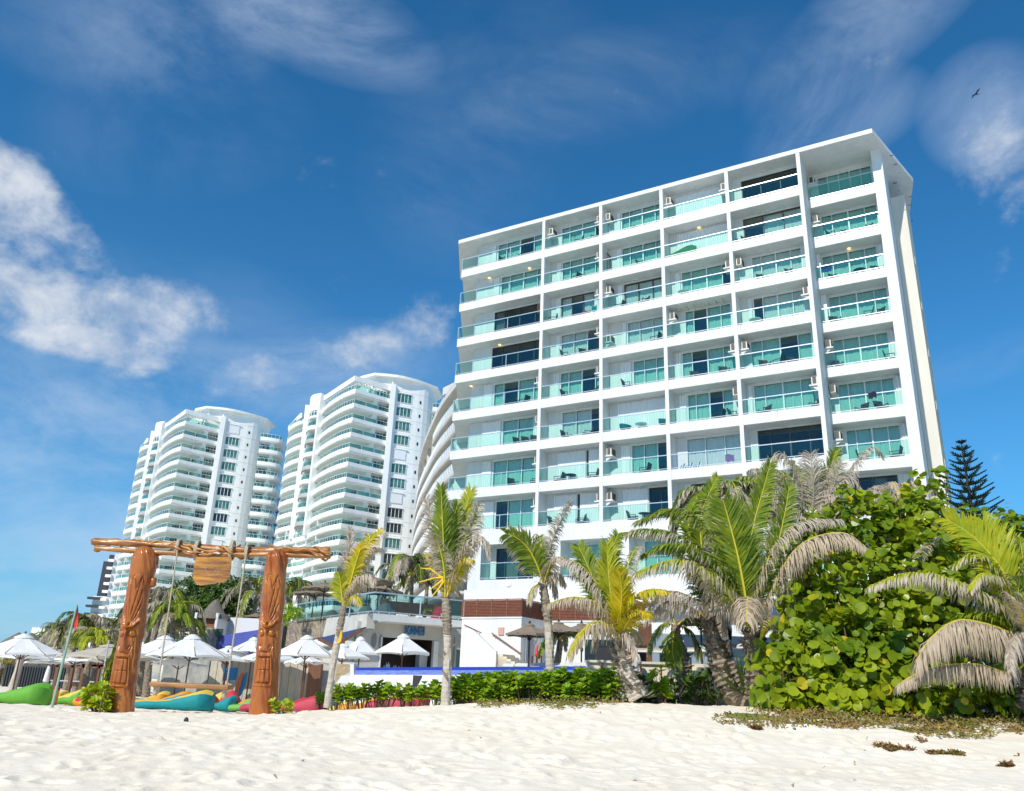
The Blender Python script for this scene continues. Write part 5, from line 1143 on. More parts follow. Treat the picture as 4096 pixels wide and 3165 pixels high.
for i, (a_, b_) in enumerate((((960, 1160), (1005, 1060)), ((945, 1190), (975, 1080)))):
    m = MB(); m.tube([at(*cC(*a_), Y-.5)-B5, at(*cC((a_[0]+b_[0])/2+4, (a_[1]+b_[1])/2), Y-.5)-B5, at(*cC(*b_), Y-.5)-B5], [.02, .10, .03], 8); m.build('yellow_sheath', mat('striped_sheath', (.60, .48, .02), .5, noise=(6, (.25, .22, .05))), p5)
# ---- palm 6 : leaning shaggy trunk left of palm 5
Y = 23.2
p6, B6 = new_palm(cC, (830, 1500), Y, 'palm with shaggy brown trunk leaning left, crossing the person on the deck')
trunk(p6, PP(cC, [(850, 1505), (800, 1480), (745, 1400), (700, 1290), (665, 1190), (640, 1110), (615, 1050)], Y), [.46, .40, .36, .30, .24, .20, .13], B6, 6, boots=220, rough=.08, ring=.13)
for i, (pts, dy, kw) in enumerate((
    ([(620, 1060), (560, 960), (450, 905), (350, 920), (290, 1010)], -.6, dict(Lf=.62, dead=.85, droop=1.0, col='x')),
    ([(620, 1060), (520, 990), (400, 960), (330, 1010)], -.2, dict(Lf=.55, dead=.55, droop=.9, col='g')),
    ([(620, 1060), (580, 850), (480, 700), (350, 640)], .6, dict(Lf=.7, dead=.2, droop=.5, col='g')),
    ([(620, 1060), (640, 900), (700, 780), (760, 860)], -.6, dict(Lf=.6, dead=.9, droop=1.1, col='x')),
    ([(620, 1060), (600, 800), (620, 600), (700, 380), (790, 300)], .5, dict(Lf=.66, dead=.75, droop=.6, col='x')),
    ([(620, 1060), (600, 700), (590, 480), (640, 330), (690, 235)], .8, dict(Lf=.55, dead=.1, droop=.2, col='g', side=(1, 0, 0))),
    ([(620, 1060), (560, 760), (520, 520), (560, 380), (660, 340)], .8, dict(Lf=.55, dead=.15, droop=.3, col='g')),
    ([(620, 1060), (680, 1000), (720, 1050), (730, 1140)], -.2, dict(Lf=.5, dead=.9, droop=1.2, col='x')),
    ([(620, 1050), (650, 980), (690, 960), (700, 1010)], -.5, dict(Lf=.5, dead=.6, droop=1.0, col='g')))):
    fr(p6, B6, cC, pts, Y, dy, seed=110+i, dens=30, **kw)
# ---- palm 7 : low dark palm by the handrail
Y = 24.2
p7, B7 = new_palm(cC, (500, 1500), Y, 'low dark palm in front of the curved cream planter wall')
trunk(p7, PP(cC, [(505, 1500), (495, 1400), (480, 1290), (450, 1180), (440, 1100)], Y), [.26, .22, .2, .16, .1], B7, 7, boots=30, rough=.1)
for i, (pts, dy, kw) in enumerate((
    ([(445, 1110), (430, 1180), (425, 1260), (440, 1330)], -.5, dict(Lf=.62, dead=.1, droop=.5, col='g', side=(1, 0, 0))),
    ([(445, 1110), (380, 1090), (320, 1160), (290, 1250)], -.2, dict(Lf=.5, dead=.35, droop=.9, col='g')),
    ([(445, 1110), (520, 1060), (590, 1080), (640, 1170)], -.1, dict(Lf=.5, dead=.1, droop=.8, col='d')),
    ([(445, 1110), (510, 1120), (560, 1190), (580, 1280)], -.4, dict(Lf=.5, dead=.3, droop=.9, col='d')),
    ([(445, 1110), (400, 1020), (330, 1020), (270, 1080)], .3, dict(Lf=.5, dead=.6, droop=.9, col='g')))):
    fr(p7, B7, cC, pts, Y, dy, seed=130+i, dens=28, **kw)
# ---- palm 8 : half dead palm rising behind the sea grape
Y = 25.5
p8, B8 = new_palm(cD, (200, 420), Y, 'tall half dead grey palm crown above the broad leaved bush', loc=at(*cD(190, 1100), Y))
trunk(p8, PP(cD, [(180, 1150), (190, 800), (200, 440)], Y), [.25, .2, .14], B8, 8)
for i, (pts, dy, kw) in enumerate((
    ([(200, 440), (215, 320), (210, 200), (195, 90)], -.4, dict(Lf=.8, dead=.8, droop=.25, col='x', side=(1, 0, 0), ang=46)),
    ([(200, 440), (250, 300), (300, 180), (335, 70)], .3, dict(Lf=.6, dead=.15, droop=.12, col='g', side=(1, 0, 0), ang=50)),
    ([(200, 440), (290, 330), (330, 240), (360, 150)], -.3, dict(Lf=.7, dead=.85, droop=.2, col='x', side=(1, 0, 0), ang=46)),
    ([(200, 440), (330, 280), (420, 160), (520, 50), (590, 100)], .2, dict(Lf=.5, dead=.75, droop=.8, col='x')),
    ([(200, 440), (330, 270), (420, 220), (480, 290)], -.4, dict(Lf=.6, dead=.95, droop=1.0, col='x')),
    ([(200, 440), (140, 260), (80, 120), (20, 90), (-60, 160)], .4, dict(Lf=.75, dead=.8, droop=.8, col='x')),
    ([(200, 440), (90, 300), (0, 180), (-120, 170)], -.3, dict(Lf=.75, dead=.55, droop=.7, col='g')),
    ([(200, 440), (60, 360), (-60, 300), (-160, 360)], .2, dict(Lf=.7, dead=.85, droop=.9, col='x')),
    ([(200, 440), (240, 400), (330, 370), (370, 430)], -.6, dict(Lf=.6, dead=.85, droop=1.0, col='x')),
    ([(200, 440), (160, 300), (130, 200), (90, 130)], .7, dict(Lf=.6, dead=.3, droop=.3, col='g')),
    ([(200, 440), (100, 420), (20, 450), (-40, 560)], -.5, dict(Lf=.7, dead=.85, droop=1.0, col='x')),
    ([(200, 440), (430, 330), (560, 260), (640, 290)], .8, dict(Lf=.6, dead=.9, droop=.5, col='x')))):
    fr(p8, B8, cD, pts, Y, dy, seed=150+i, dens=28, **kw)
# ---- palm 9 : at the right edge, crown just outside the frame
Y = 18.5
p9, B9 = new_palm(cD, (1420, 1400), Y, 'palm at the right edge with a dense skirt of grey hanging leaflets')
trunk(p9, PP(cD, [(1430, 1480), (1425, 1350), (1400, 1180)], Y), [.40, .34, .2], B9, 9, boots=40, rough=.1)
for i, (pts, dy, kw) in enumerate((
    ([(1390, 1160), (1330, 900), (1220, 700), (1080, 540), (930, 440)], .2, dict(Lf=.78, wid=.06, dead=.02, droop=.1, col='l', side=(.6, 0, .8))),
    ([(1390, 1160), (1350, 860), (1250, 620), (1130, 450)], .5, dict(Lf=.72, wid=.06, dead=.02, droop=.1, col='l', side=(1, 0, .3))),
    ([(1390, 1160), (1260, 960), (1080, 820), (880, 745), (700, 735), (525, 800)], -.3, dict(Lf=.62, dead=.42, droop=.75, col='l', dens=40)),
    ([(1390, 1160), (1280, 1060), (1120, 1000), (980, 990), (850, 1080), (765, 1210)], -.9, dict(Lf=.95, dead=.80, droop=1.35, col='y', dens=46, miss=.01, rr0=.034)),
    ([(1390, 1180), (1280, 1270), (1100, 1225), (880, 1235), (740, 1290), (665, 1340)], -.6, dict(Lf=.55, dead=.8, droop=1.2, col='y', dens=44)),
    ([(1390, 1160), (1340, 1060), (1300, 1070), (1270, 1180), (1280, 1270)], -1.3, dict(Lf=.5, dead=.85, droop=1.2, col='x', dens=40)),
    ([(1390, 1160), (1300, 900), (1200, 760), (1110, 740), (1060, 820)], -.5, dict(Lf=.5, dead=.4, droop=.9, col='l')),
    ([(1390, 1160), (1380, 900), (1350, 700), (1330, 560)], .2, dict(Lf=.5, dead=.2, droop=.2, col='g', side=(1, 0, 0))),
    ([(1390, 1160), (1260, 830), (1150, 680), (1060, 640), (980, 680)], .2, dict(Lf=.62, dead=.3, droop=.6, col='l')),
    ([(1390, 1160), (1240, 1010), (1130, 960), (1000, 960)], .0, dict(Lf=.62, dead=.05, droop=.4, col='g')),
    ([(1390, 1160), (1340, 950), (1320, 820), (1360, 650)], -.3, dict(Lf=.5, dead=.3, droop=.3, col='g')),
    ([(1390, 1160), (1350, 1000), (1310, 900), (1240, 830)], -1.2, dict(Lf=.4, dead=.75, droop=.9, col='y')))):
    k2 = dict(dens=32); k2.update(kw); fr(p9, B9, cD, pts, Y, dy, seed=170+i, **k2)
# stray dead frond tangled in the bush
Y = 21
t_ = empty('dead_frond', at(*cD(660, 760), Y), 0, 'dead grey palm leaf sticking out of the broad leaved bush', 'palm leaf')
for j, (pts, sd) in enumerate((([(650, 770), (720, 680), (800, 600), (880, 540)], 1),)):
    frond(t_, PP(cD, pts, Y, .1), base=Vector(t_.location), Lf=.42, dead=.95, droop=.5, col='x', seed=190+j, dens=34)
# ---- generic background palms
def far_palm(px, py, Y, L_, label, nf=16, dead=.25, col='g', seed=0, group='palms behind the beach club', Lf=None, dens=12):
    r = random.Random(seed); c = at(px, py, Y); z = min(gz(c.x, c.y), c.z-1.0); B = Vector((c.x, c.y, z))
    o = empty('palm_tree', B, 0, label, 'palm tree', group)
    trunk(o, [B, B.lerp(c, .5)+Vector((r.uniform(-.2, .2), 0, 0)), c], [.24, .18, .14], B, seed, ring=.2)
    for i in range(nf):
        a = 2*math.pi*i/nf+r.uniform(-.2, .2); el = R_(r.uniform(10, 80)); l = L_*r.uniform(.8, 1.15); h = Vector((math.cos(a), math.sin(a), 0))
        sag = r.uniform(.25, .7)*l; pts = [c, c+h*l*.35*math.cos(el)+Vector((0, 0, l*.4*math.sin(el))), c+h*l*.75*math.cos(el*.8)+Vector((0, 0, l*.55*math.sin(el)-sag*.3)), c+h*l*(.98*math.cos(el*.75))+Vector((0, 0, l*.42*math.sin(el)-sag))]
        dd = dead+(.5 if r.random() < .25 else 0)
        frond(o, pts, base=B, Lf=Lf or L_*.24, dead=dd, droop=.55, col=col if r.random() < .7 else 'g', seed=seed*50+i, dens=dens, wid=.09, rr0=.035)
far_palm(*s2(400, 560), 52, 3.0, 'dark green palm behind the umbrellas, just right of the left tiki post', seed=1, col='d')
far_palm(*s2(600, 690), 50, 2.5, 'broad olive palm left of the thatched hut', seed=2, dead=.1, nf=20)
far_palm(*s2(250, 760), 54, 2.6, 'grey tinged palm low behind the left tiki post', seed=3, dead=.55)
far_palm(*s2(1900, 330), 62, 3.0, 'palm behind the white garden wall, left of the right tiki post', seed=4, dead=.4, col='d')
far_palm(*s3(330, 330), 66, 2.8, 'palm just right of the right tiki post, behind the roof terrace', seed=5, col='d')
far_palm(*s6(540, 210), 60, 3.4, 'dark palm behind the roof terrace above the blue sign', seed=6, col='d', nf=20)
far_palm(*s6(760, 330), 64, 3.0, 'small palm right of the blue sign, behind the terrace rail', seed=7, col='d', dead=.4)
far_palm(*s1(1360, 190), 58, 2.8, 'bushy palm above the umbrellas left of the swing', seed=8, col='d', nf=18)
far_palm(*s1(1600, 190), 60, 2.6, 'palm with bleached leaves beside the far white tower', seed=9, dead=.4)
far_palm(*s1(1180, 300), 62, 2.6, 'low grey green palm behind the red flag', seed=10, dead=.5)
far_palm(*s1(810, 230), 90, 2.4, 'small distant palm in front of the low white houses', seed=11, col='d', dens=8)
far_palm(*s1(120, 690), 70, 3.4, 'wide drooping palm at the left edge above the beach', seed=12, dead=.5)
far_palm(*s1(1470, 370), 52, 2.0, 'yellowish low palm behind the beige umbrella', seed=13, col='l', dead=.1)
far_palm(*s7(1030, 840), 40, 1.5, 'small potted palm in front of the black window', seed=14, nf=10, dens=18, col='g', dead=.1, Lf=.36)

far_palm(2880, 2075, 28, 2.3, 'half dead palm crown behind the big green palm', seed=21, nf=18, dead=.35, dens=26, Lf=.62, group='palms between the hotel and the beach')
far_palm(3090, 2010, 29, 2.3, 'grey green palm crown in front of the fifth hotel bay', seed=22, nf=18, dead=.25, dens=26, Lf=.62, group='palms between the hotel and the beach')
far_palm(3560, 2010, 30, 1.6, 'dry brown palm top behind the sea grape near the hotel corner', seed=23, nf=12, dead=.8, dens=24, Lf=.5, group='palms between the hotel and the beach')
# ---- broad leaved shrubs
LEAF_SG = leaf_mat('seagrape_leaf', (.11, .20, .008), (.36, .43, .015), (.62, .50, .02), trans=.38, rough=.32, uvdead=False, nscale=.9)
LEAF_HD = leaf_mat('hedge_leaf', (.24, .42, .015), (.40, .54, .025), (.70, .58, .02), trans=.42, rough=.35, uvdead=False, nscale=2.5)
LEAF_DK = leaf_mat('dark_leaf', (.05, .11, .015), (.10, .18, .02), (.25, .20, .02), trans=.28, rough=.5, uvdead=False, nscale=1.5)
TWIG = mat('twig', (.14, .10, .07), .9)
def disc_leaf(m, c, n, up, rad, r, fold=.22):
    n = n.normalized(); t = up-n*up.dot(n); t = t.normalized() if t.length > .1 else Vector((1, 0, 0)); s = n.cross(t); v = r.random(); u = r.uniform(.01, 1)
    rim = []
    for k in range(8):
        a = 2*math.pi*k/8; x = math.cos(a); y = math.sin(a); q = .93 if k == 4 else 1.0
        rim.append(c+t*(x*rad*q)+s*(y*rad*1.08)+n*(abs(y)*fold*rad+r.uniform(-.03, .03)*rad))
    uv_ = [(u, v)]*5
    m.poly([rim[0], rim[1], rim[2], rim[3], rim[4]], uv_); m.poly([rim[4], rim[5], rim[6], rim[7], rim[0]], uv_)
def oblong_leaf(m, c, d, n, L_, W_, r):
    d = d.normalized(); s = d.cross(n); s = s.normalized() if s.length > .05 else Vector((1, 0, 0)); n = s.cross(d); v = r.random(); u = r.uniform(.01, 1); uv_ = [(u, v)]*4
    a, b, e = c+d*L_*.05, c+d*L_*.62+n*L_*.05, c+d*L_-n*L_*.06
    for sg in (-1, 1):
        m.poly([a, c+d*L_*.45+s*sg*W_*.36+n*L_*.06, c+d*L_*.78+s*sg*W_*.5+n*L_*.03, e] if sg > 0 else [e, c+d*L_*.78+s*sg*W_*.5+n*L_*.03, c+d*L_*.45+s*sg*W_*.36+n*L_*.06, a], uv_)
def blob_bush(name, blobs, label, cat_, leaf_r, per, mt, seed, shape='disc', loc=None, inner=.5, stems=True, rosette=5):
    r = random.Random(seed); c0 = blobs[0][0]; B = Vector((c0.x, c0.y, gz(c0.x, c0.y))) if loc is None else loc
    o = empty(name, B, 0, label, cat_); m = MB()
    for (c, rx, rz) in blobs:
        area = rx*(rx+rz); k = int(per*area)
        for i in range(k):
            while True:
                v = Vector((r.gauss(0, 1), r.gauss(0, 1), r.gauss(0, 1)))
                if v.length > .01: break
            v.normalize()
            lump = 1+.16*math.sin(v.x*5+seed)+.12*math.sin(v.z*7+v.y*4)
            dep = 1-abs(r.gauss(0, .14)) if r.random() > inner*.6 else r.uniform(.45, .9)
            p = c+Vector((v.x*rx, v.y*rx*.9, v.z*rz))*lump*dep
            if p.z < gz(p.x, p.y)+.02: continue
            if shape == 'disc' and vn(p.x+p.y*.4, p.z+p.y*.3, 1.6, seed+3) < .22: continue
            if shape == 'disc':
                for q in range(r.choice((1, 2, 3))):
                    n = (v*1.1+Vector((r.uniform(-1.1, 1.1), r.uniform(-1.1, .6), r.uniform(-.5, 1.3)))).normalized()
                    disc_leaf(m, p-B+Vector((r.uniform(-1, 1), r.uniform(-1, 1), r.uniform(-1, 1)))*leaf_r*1.3, n, Vector((r.uniform(-1, 1), r.uniform(-1, 1), -.6)), leaf_r*r.choice((.55, .7, .85, 1.0, 1.1, 1.2)), r)
            else:
                ax = (v+Vector((0, 0, .9))).normalized()
                t = ax.orthogonal().normalized(); s = ax.cross(t)
                for q in range(rosette):
                    a = 6.283*q/rosette+r.uniform(-.3, .3); d = ax*r.uniform(.2, .9)+t*math.cos(a)+s*math.sin(a)
                    oblong_leaf(m, p-B, d, ax, leaf_r*r.uniform(.75, 1.2), leaf_r*.42, r)
    fo = m.build('foliage', mt, o)
    if stems:
        m = MB()
        for (c, rx, rz) in blobs:
            for i in range(5):
                e = c+Vector((r.uniform(-.6, .6)*rx, r.uniform(-.6, .6)*rx, r.uniform(-.3, .6)*rz)); g = Vector((c.x+r.uniform(-.2, .2)*rx, c.y+r.uniform(0, .3)*rx, gz(c.x, c.y)-.05))
                m.tube([g-B, g.lerp(e, .5)+Vector((r.uniform(-.15, .15), 0, .1))-B, e-B], [.035, .025, .012], 5)
        m.build('branches', TWIG, o)
    return o
def bl(px, py, Y, rx, rz=None): return (at(px, py, Y), rx, rz or rx)
blob_bush('sea_grape_shrub', [bl(3090, 2760, 19.6, .42), bl(3150, 2800, 19.4, .42), bl(3070, 2700, 20.0, .34), bl(3250, 2640, 20.0, .6), bl(3560, 2640, 19.8, .7), bl(3190, 2740, 20.1, 0.692), bl(3330, 2700, 19.8, 0.805), bl(3480, 2720, 19.6, 0.739), bl(3120, 2640, 20.7, 0.612), bl(3260, 2560, 20.6, 0.835), bl(3420, 2570, 20.3, 0.837), bl(3600, 2740, 19.5, 0.672), bl(3300, 2800, 19.5, 0.504), bl(3420, 2810, 19.4, 0.471), bl(3180, 2810, 19.7, 0.403), bl(3090, 2780, 20.3, 0.446)],
          'low front mass of round leaved sea grape, lime green, beside the big palm', 'shrub', .122, 150, LEAF_SG, 1)
blob_bush('sea_grape_shrub', [bl(3300, 2300, 22.5, 1.413), bl(3480, 2180, 22.8, 1.255), bl(3620, 2120, 22.8, 1.15), bl(3500, 2400, 21.4, 1.364), bl(3680, 2330, 21.6, 1.363), bl(3250, 2150, 23.2, 0.836), bl(3400, 2060, 23.0, 0.784), bl(3560, 2030, 22.8, 0.628),
                              bl(3700, 1990, 22.8, 0.628), bl(3755, 1930, 22.8, 0.335), bl(3700, 2120, 22.2, 0.995), bl(3240, 2420, 21.8, 0.996), bl(3650, 2520, 20.6, 1.073)],
          'tall round leaved sea grape rising in front of the hotel corner', 'shrub', .113, 76, LEAF_SG, 2)
blob_bush('sea_grape_shrub', [bl(3850, 2260, 21.6, 1.258), bl(3980, 2200, 21.8, 1.153), bl(4100, 2260, 21.8, 1.258), bl(3820, 2430, 21.0, 1.071), bl(3960, 2450, 20.8, 1.179), bl(4110, 2480, 20.7, 1.18), bl(3740, 2760, 19.7, 0.616), bl(3880, 2700, 19.7, 0.694), bl(4010, 2740, 19.5, 0.695), bl(4120, 2760, 19.5, 0.672), bl(3700, 2810, 19.3, 0.471), bl(3840, 2800, 19.3, 0.471), bl(3980, 2800, 19.3, 0.471), bl(4100, 2810, 19.3, 0.471), bl(3560, 2800, 19.3, 0.449), bl(4180, 2350, 21.0, 1.26), bl(4060, 2130, 22.2, 0.628), bl(3900, 2120, 22.0, 0.629)],
          'sea grape thicket at the right edge behind the drooping palm', 'shrub', .113, 74, LEAF_SG, 3)
# hedge of beach shrubs
def shrub_proto(seed, R0, H0, stem_h):
    r = random.Random(seed); o = empty('beach_shrub'); m = MB(); st_ = MB()
    for i in range(16):
        a = r.uniform(0, 6.28); q = math.sqrt(r.random()); tip = Vector((math.cos(a)*q*R0, math.sin(a)*q*R0*.8, stem_h+(H0-stem_h)*(r.uniform(.25, 1)*(1-.35*q*q))))
        g = Vector((tip.x*.4, tip.y*.4, -.05)); st_.tube([g, g.lerp(tip, .55)+Vector((r.uniform(-.03, .03), r.uniform(-.03, .03), 0)), tip], [.012, .010, .007], 4)
        for lev in range(3):
            ax = Vector((tip.x*.8, tip.y*.8, .55)).normalized(); t = ax.orthogonal().normalized(); s = ax.cross(t); p = tip-ax*lev*.06
            for k in range(9):
                an = 6.283*k/9+r.uniform(-.3, .3); d = ax*(.9-.45*lev+r.uniform(-.2, .2))+t*math.cos(an)+s*math.sin(an)
                oblong_leaf(m, p, d, ax, r.uniform(.10, .155), .062, r)
    m.build('foliage', LEAF_HD, o); st_.build('stems', TWIG, o); return o
protos = [shrub_proto(200+i, .34, .62, .26) for i in range(4)]+[shrub_proto(210+i, .40, .68, .10) for i in range(4)]
hr = random.Random(31); first = [True]*8; hedge_spots = []
HX = [(1290, .72), (1345, .9), (1400, .95), (1452, .9), (1505, .95), (1545, 1.0), (1615, .8), (1655, .85), (1700, .9), (1745, .95)]
for px, sc in HX: hedge_spots.append((px, 2836-(px-1290)*.03, sc, hr.randrange(4), 0, 'left'))
for i in range(19): hedge_spots.append((1800+i*36, 2815-i*1.7, 1.0+i*.012, 4+hr.randrange(4), .0, 'right'))
for i in range(17): hedge_spots.append((1830+i*37, 2795-i*1.6, 1.08, 4+hr.randrange(4), .5, 'rear'))
wn = {'left': 'leggy green beach shrub of the left gappy hedge, number', 'right': 'x', 'rear': 'x'}
ORDN = ['first', 'second', 'third', 'fourth', 'fifth', 'sixth', 'seventh', 'eighth', 'ninth', 'tenth', 'eleventh', 'twelfth', 'thirteenth', 'fourteenth', 'fifteenth', 'sixteenth', 'seventeenth', 'eighteenth', 'nineteenth']
cnt = {}
for px, py, sc, k, off, sec in hedge_spots:
    i = cnt.get(sec, 0); cnt[sec] = i+1
    p = on_ground(px, py, 15, 30)
    if p.y > 24: p = at(px, py, 21.5); p.z = gz(p.x, p.y)
    p.y += off; p.z = gz(p.x, p.y)
    lab = {'left': 'leggy green beach shrub in the gappy hedge by the right post, %s from the left',
           'right': 'dense green beach shrub in front row of the clipped hedge, %s from the left',
           'rear': 'dense green beach shrub in rear row of the clipped hedge, %s from the left'}[sec] % ORDN[i]
    if first[k]:
        first[k] = False; o = protos[k]; o.location = p; o.rotation_euler[2] = hr.uniform(0, 6.28); o.scale = (sc, sc, sc); tag(o, lab, 'shrub', 'shrubs of the beach hedge')
    else: clone(protos[k], p, hr.uniform(0, 6.28), lab, scale=sc)
for k in range(8):
    if first[k]:
        for c_ in list(protos[k].children): bpy.data.objects.remove(c_)
        bpy.data.objects.remove(protos[k])
# bright bush by the left post, seedling by the right post, small plants by the cream wall
def rosette_plant(px, py, Y, R0, H0, label, seed, mt=LEAF_HD, n=22, ls=.16, name='beach_shrub', cat_='shrub'):
    r = random.Random(seed); c = at(px, py, Y); B = Vector((c.x, c.y, gz(c.x, c.y))); o = empty(name, B, 0, label, cat_); m = MB(); s_ = MB()
    for i in range(n):
        a = r.uniform(0, 6.28); q = math.sqrt(r.random()); tip = Vector((math.cos(a)*q*R0, math.sin(a)*q*R0, H0*r.uniform(.15, 1)*(1-.3*q*q)))
        s_.tube([Vector((tip.x*.2, tip.y*.2, -.05)), tip*.6, tip], [.014, .01, .007], 4); ax = (Vector((tip.x, tip.y, .35))).normalized(); t = ax.orthogonal().normalized(); s = ax.cross(t)
        for lev in range(2):
            for k in range(9):
                an = 6.283*k/9+r.uniform(-.3, .3); oblong_leaf(m, tip-ax*lev*.06, ax*(.8-.5*lev)+t*math.cos(an)+s*math.sin(an), ax, ls*r.uniform(.8, 1.2), ls*.42, r)
    m.build('foliage', mt, o); s_.build('stems', TWIG, o); return o
LEAF_BR = leaf_mat('bright_leaf', (.34, .46, .012), (.52, .55, .02), (.6, .5, .02), trans=.3, rough=.35, uvdead=False, nscale=2.5)
rosette_plant(395, 2830, 19.6, .34, .62, 'bright yellow green shrub at the foot of the left tiki post', 301, LEAF_BR, 26)
rosette_plant(1128, 2848, 19.6, .26, .34, 'small yellow green seedling at the foot of the right tiki post', 302, LEAF_BR, 9, .12)
for i, (q, H0, R0, lb) in enumerate((((770, 1200), .75, .35, 'tall dark green shrub between the short palm and the handrail'), ((640, 1250), .5, .4, 'dark green shrub right beside the short palm trunk'), ((930, 1260), .65, .42, 'bushy dark shrub left of the metal handrail'),
                                     ((1230, 1200), .75, .35, 'dark shrub behind the metal handrail'), ((1390, 1150), .95, .35, 'spreading rosette shrub left of the leaning trunk'), ((460, 1130), .55, .3, 'small green shrub directly behind the short palm trunk'))):
    px, py = s8(*q); p = on_ground(px, 2770, 15, 40); rosette_plant(px, py, 23.3 if i else 22.5, R0, H0+.2, lb, 310+i, LEAF_DK if i != 0 else LEAF_HD, 18, .17)
# spiky agave
c = at(*s8(1780, 1180), 22.8); B = Vector((c.x, c.y, gz(c.x, c.y))); o = empty('spiky_plant', B, 0, 'dark spiky sword leaved plant between the two shaggy trunks', 'plant'); m = MB(); r = random.Random(9)
for i in range(34):
    a = r.uniform(0, 6.28); el = r.uniform(.35, 1.45); L_ = r.uniform(.9, 1.5); d = Vector((math.cos(a)*math.cos(el), math.sin(a)*math.cos(el), math.sin(el))); s = d.cross(Vector((0, 0, 1))).normalized()*.03; b0 = Vector((0, 0, .35))
    m.poly([b0-s, b0+s, b0+d*L_*.6+s, b0+d*L_, b0+d*L_*.6-s], [(.3, .2)]*5)
m.build('leaves', LEAF_DK, o)
# ---- background broadleaf tree and others
blob_bush('broadleaf_tree', [bl(*s2(900, 480), 64, 2.4, 2.0), bl(*s2(1120, 380), 64, 2.6, 2.0), bl(*s2(1350, 420), 64, 2.4, 2.0), bl(*s2(1500, 460), 64, 2.0, 1.8), bl(*s2(720, 560), 64, 1.8), bl(*s2(1420, 570), 63, 2.0), bl(*s2(1080, 280), 64, 1.1), bl(*s2(1500, 300), 64, .9), bl(*s2(1600, 600), 63, 1.4)],
          'large dark green tree behind the thatched hut', 'tree', .36, 26, LEAF_DK, 5, shape='ros', rosette=4)
blob_bush('low_bush', [bl(*s2(1110, 870), 55.4, .55, .16)], 'low green bush on top of the stone planter', 'shrub', .2, 90, LEAF_HD, 6, shape='ros', rosette=4, stems=False)
blob_bush('low_bush', [bl(*s3(300, 590), 52, .9, .45), bl(*s3(200, 640), 52, .7, .5), bl(*s3(400, 600), 53, .5, .3)], 'green bush on the stone wall left of the terrace rail', 'shrub', .2, 80, LEAF_HD, 7, shape='ros', rosette=4, stems=False)
blob_bush('dark_hedge', [bl(*s1(1080, 900), 70, 1.6, .9), bl(*s1(940, 920), 70, 1.4, .8), bl(*s1(1180, 880), 70, 1.2, .9), bl(*s1(1560, 850), 66, 1.8, 1.0)], 'dark green hedge behind the far loungers on the left', 'hedge', .3, 40, LEAF_DK, 8, shape='ros', rosette=4)
# ---- norfolk pine
c = at(*cD(1070, 20), 38); bpx = at(*cD(1085, 500), 38); B = Vector((bpx.x, bpx.y, gz(bpx.x, bpx.y))); pine = empty('norfolk_pine', B, 0, 'dark conical pine tree with tiered branches to the right of the hotel', 'pine tree')
top = Vector((bpx.x, 38, c.z)); m = MB(); m.tube([Vector((0, 0, 0)), (top-B)*.5, top-B], [.22, .15, .03], 8); m.build('trunk', mat('pine_bark', (.10, .07, .06), .9), pine)
PN = leaf_mat('pine_needles', (.012, .035, .03), (.03, .06, .045), (.05, .05, .04), trans=.05, rough=.7, uvdead=False)
r = random.Random(12); H_ = top.z-B.z; m = MB(); n_t = 22
for i in range(n_t):
    f = i/(n_t-1); z_ = H_*(.42+.57*f); L_ = 2.15*(1-f)**.8+.12
    for k in range(6):
        a = 1.047*k+i*.5+r.uniform(-.15, .15); L2 = L_*r.uniform(.82, 1.1); h = Vector((math.cos(a), math.sin(a), 0)); pts = [Vector((0, 0, z_)), Vector((0, 0, z_))+h*L2*.5+Vector((0, 0, .10*L2)), Vector((0, 0, z_))+h*L2+Vector((0, 0, .36*L2))]
        m.tube(pts, [.03, .02, .01], 4); ns = max(3, int(L2/.11))
        for q in range(ns):
            t = (q+1)/ns; p = pts[0].lerp(pts[1], t*2) if t < .5 else pts[1].lerp(pts[2], t*2-1); s = Vector((-h.y, h.x, 0))
            for sg in (-1, 0, 1):
                d = (h*.75+s*sg*.9+Vector((0, 0, .45))).normalized(); l = .22*(1.15-t*.4); m.tube([p, p+d*l], [.035, .012], 4, cap=False)
m.build('crown', PN, pine)
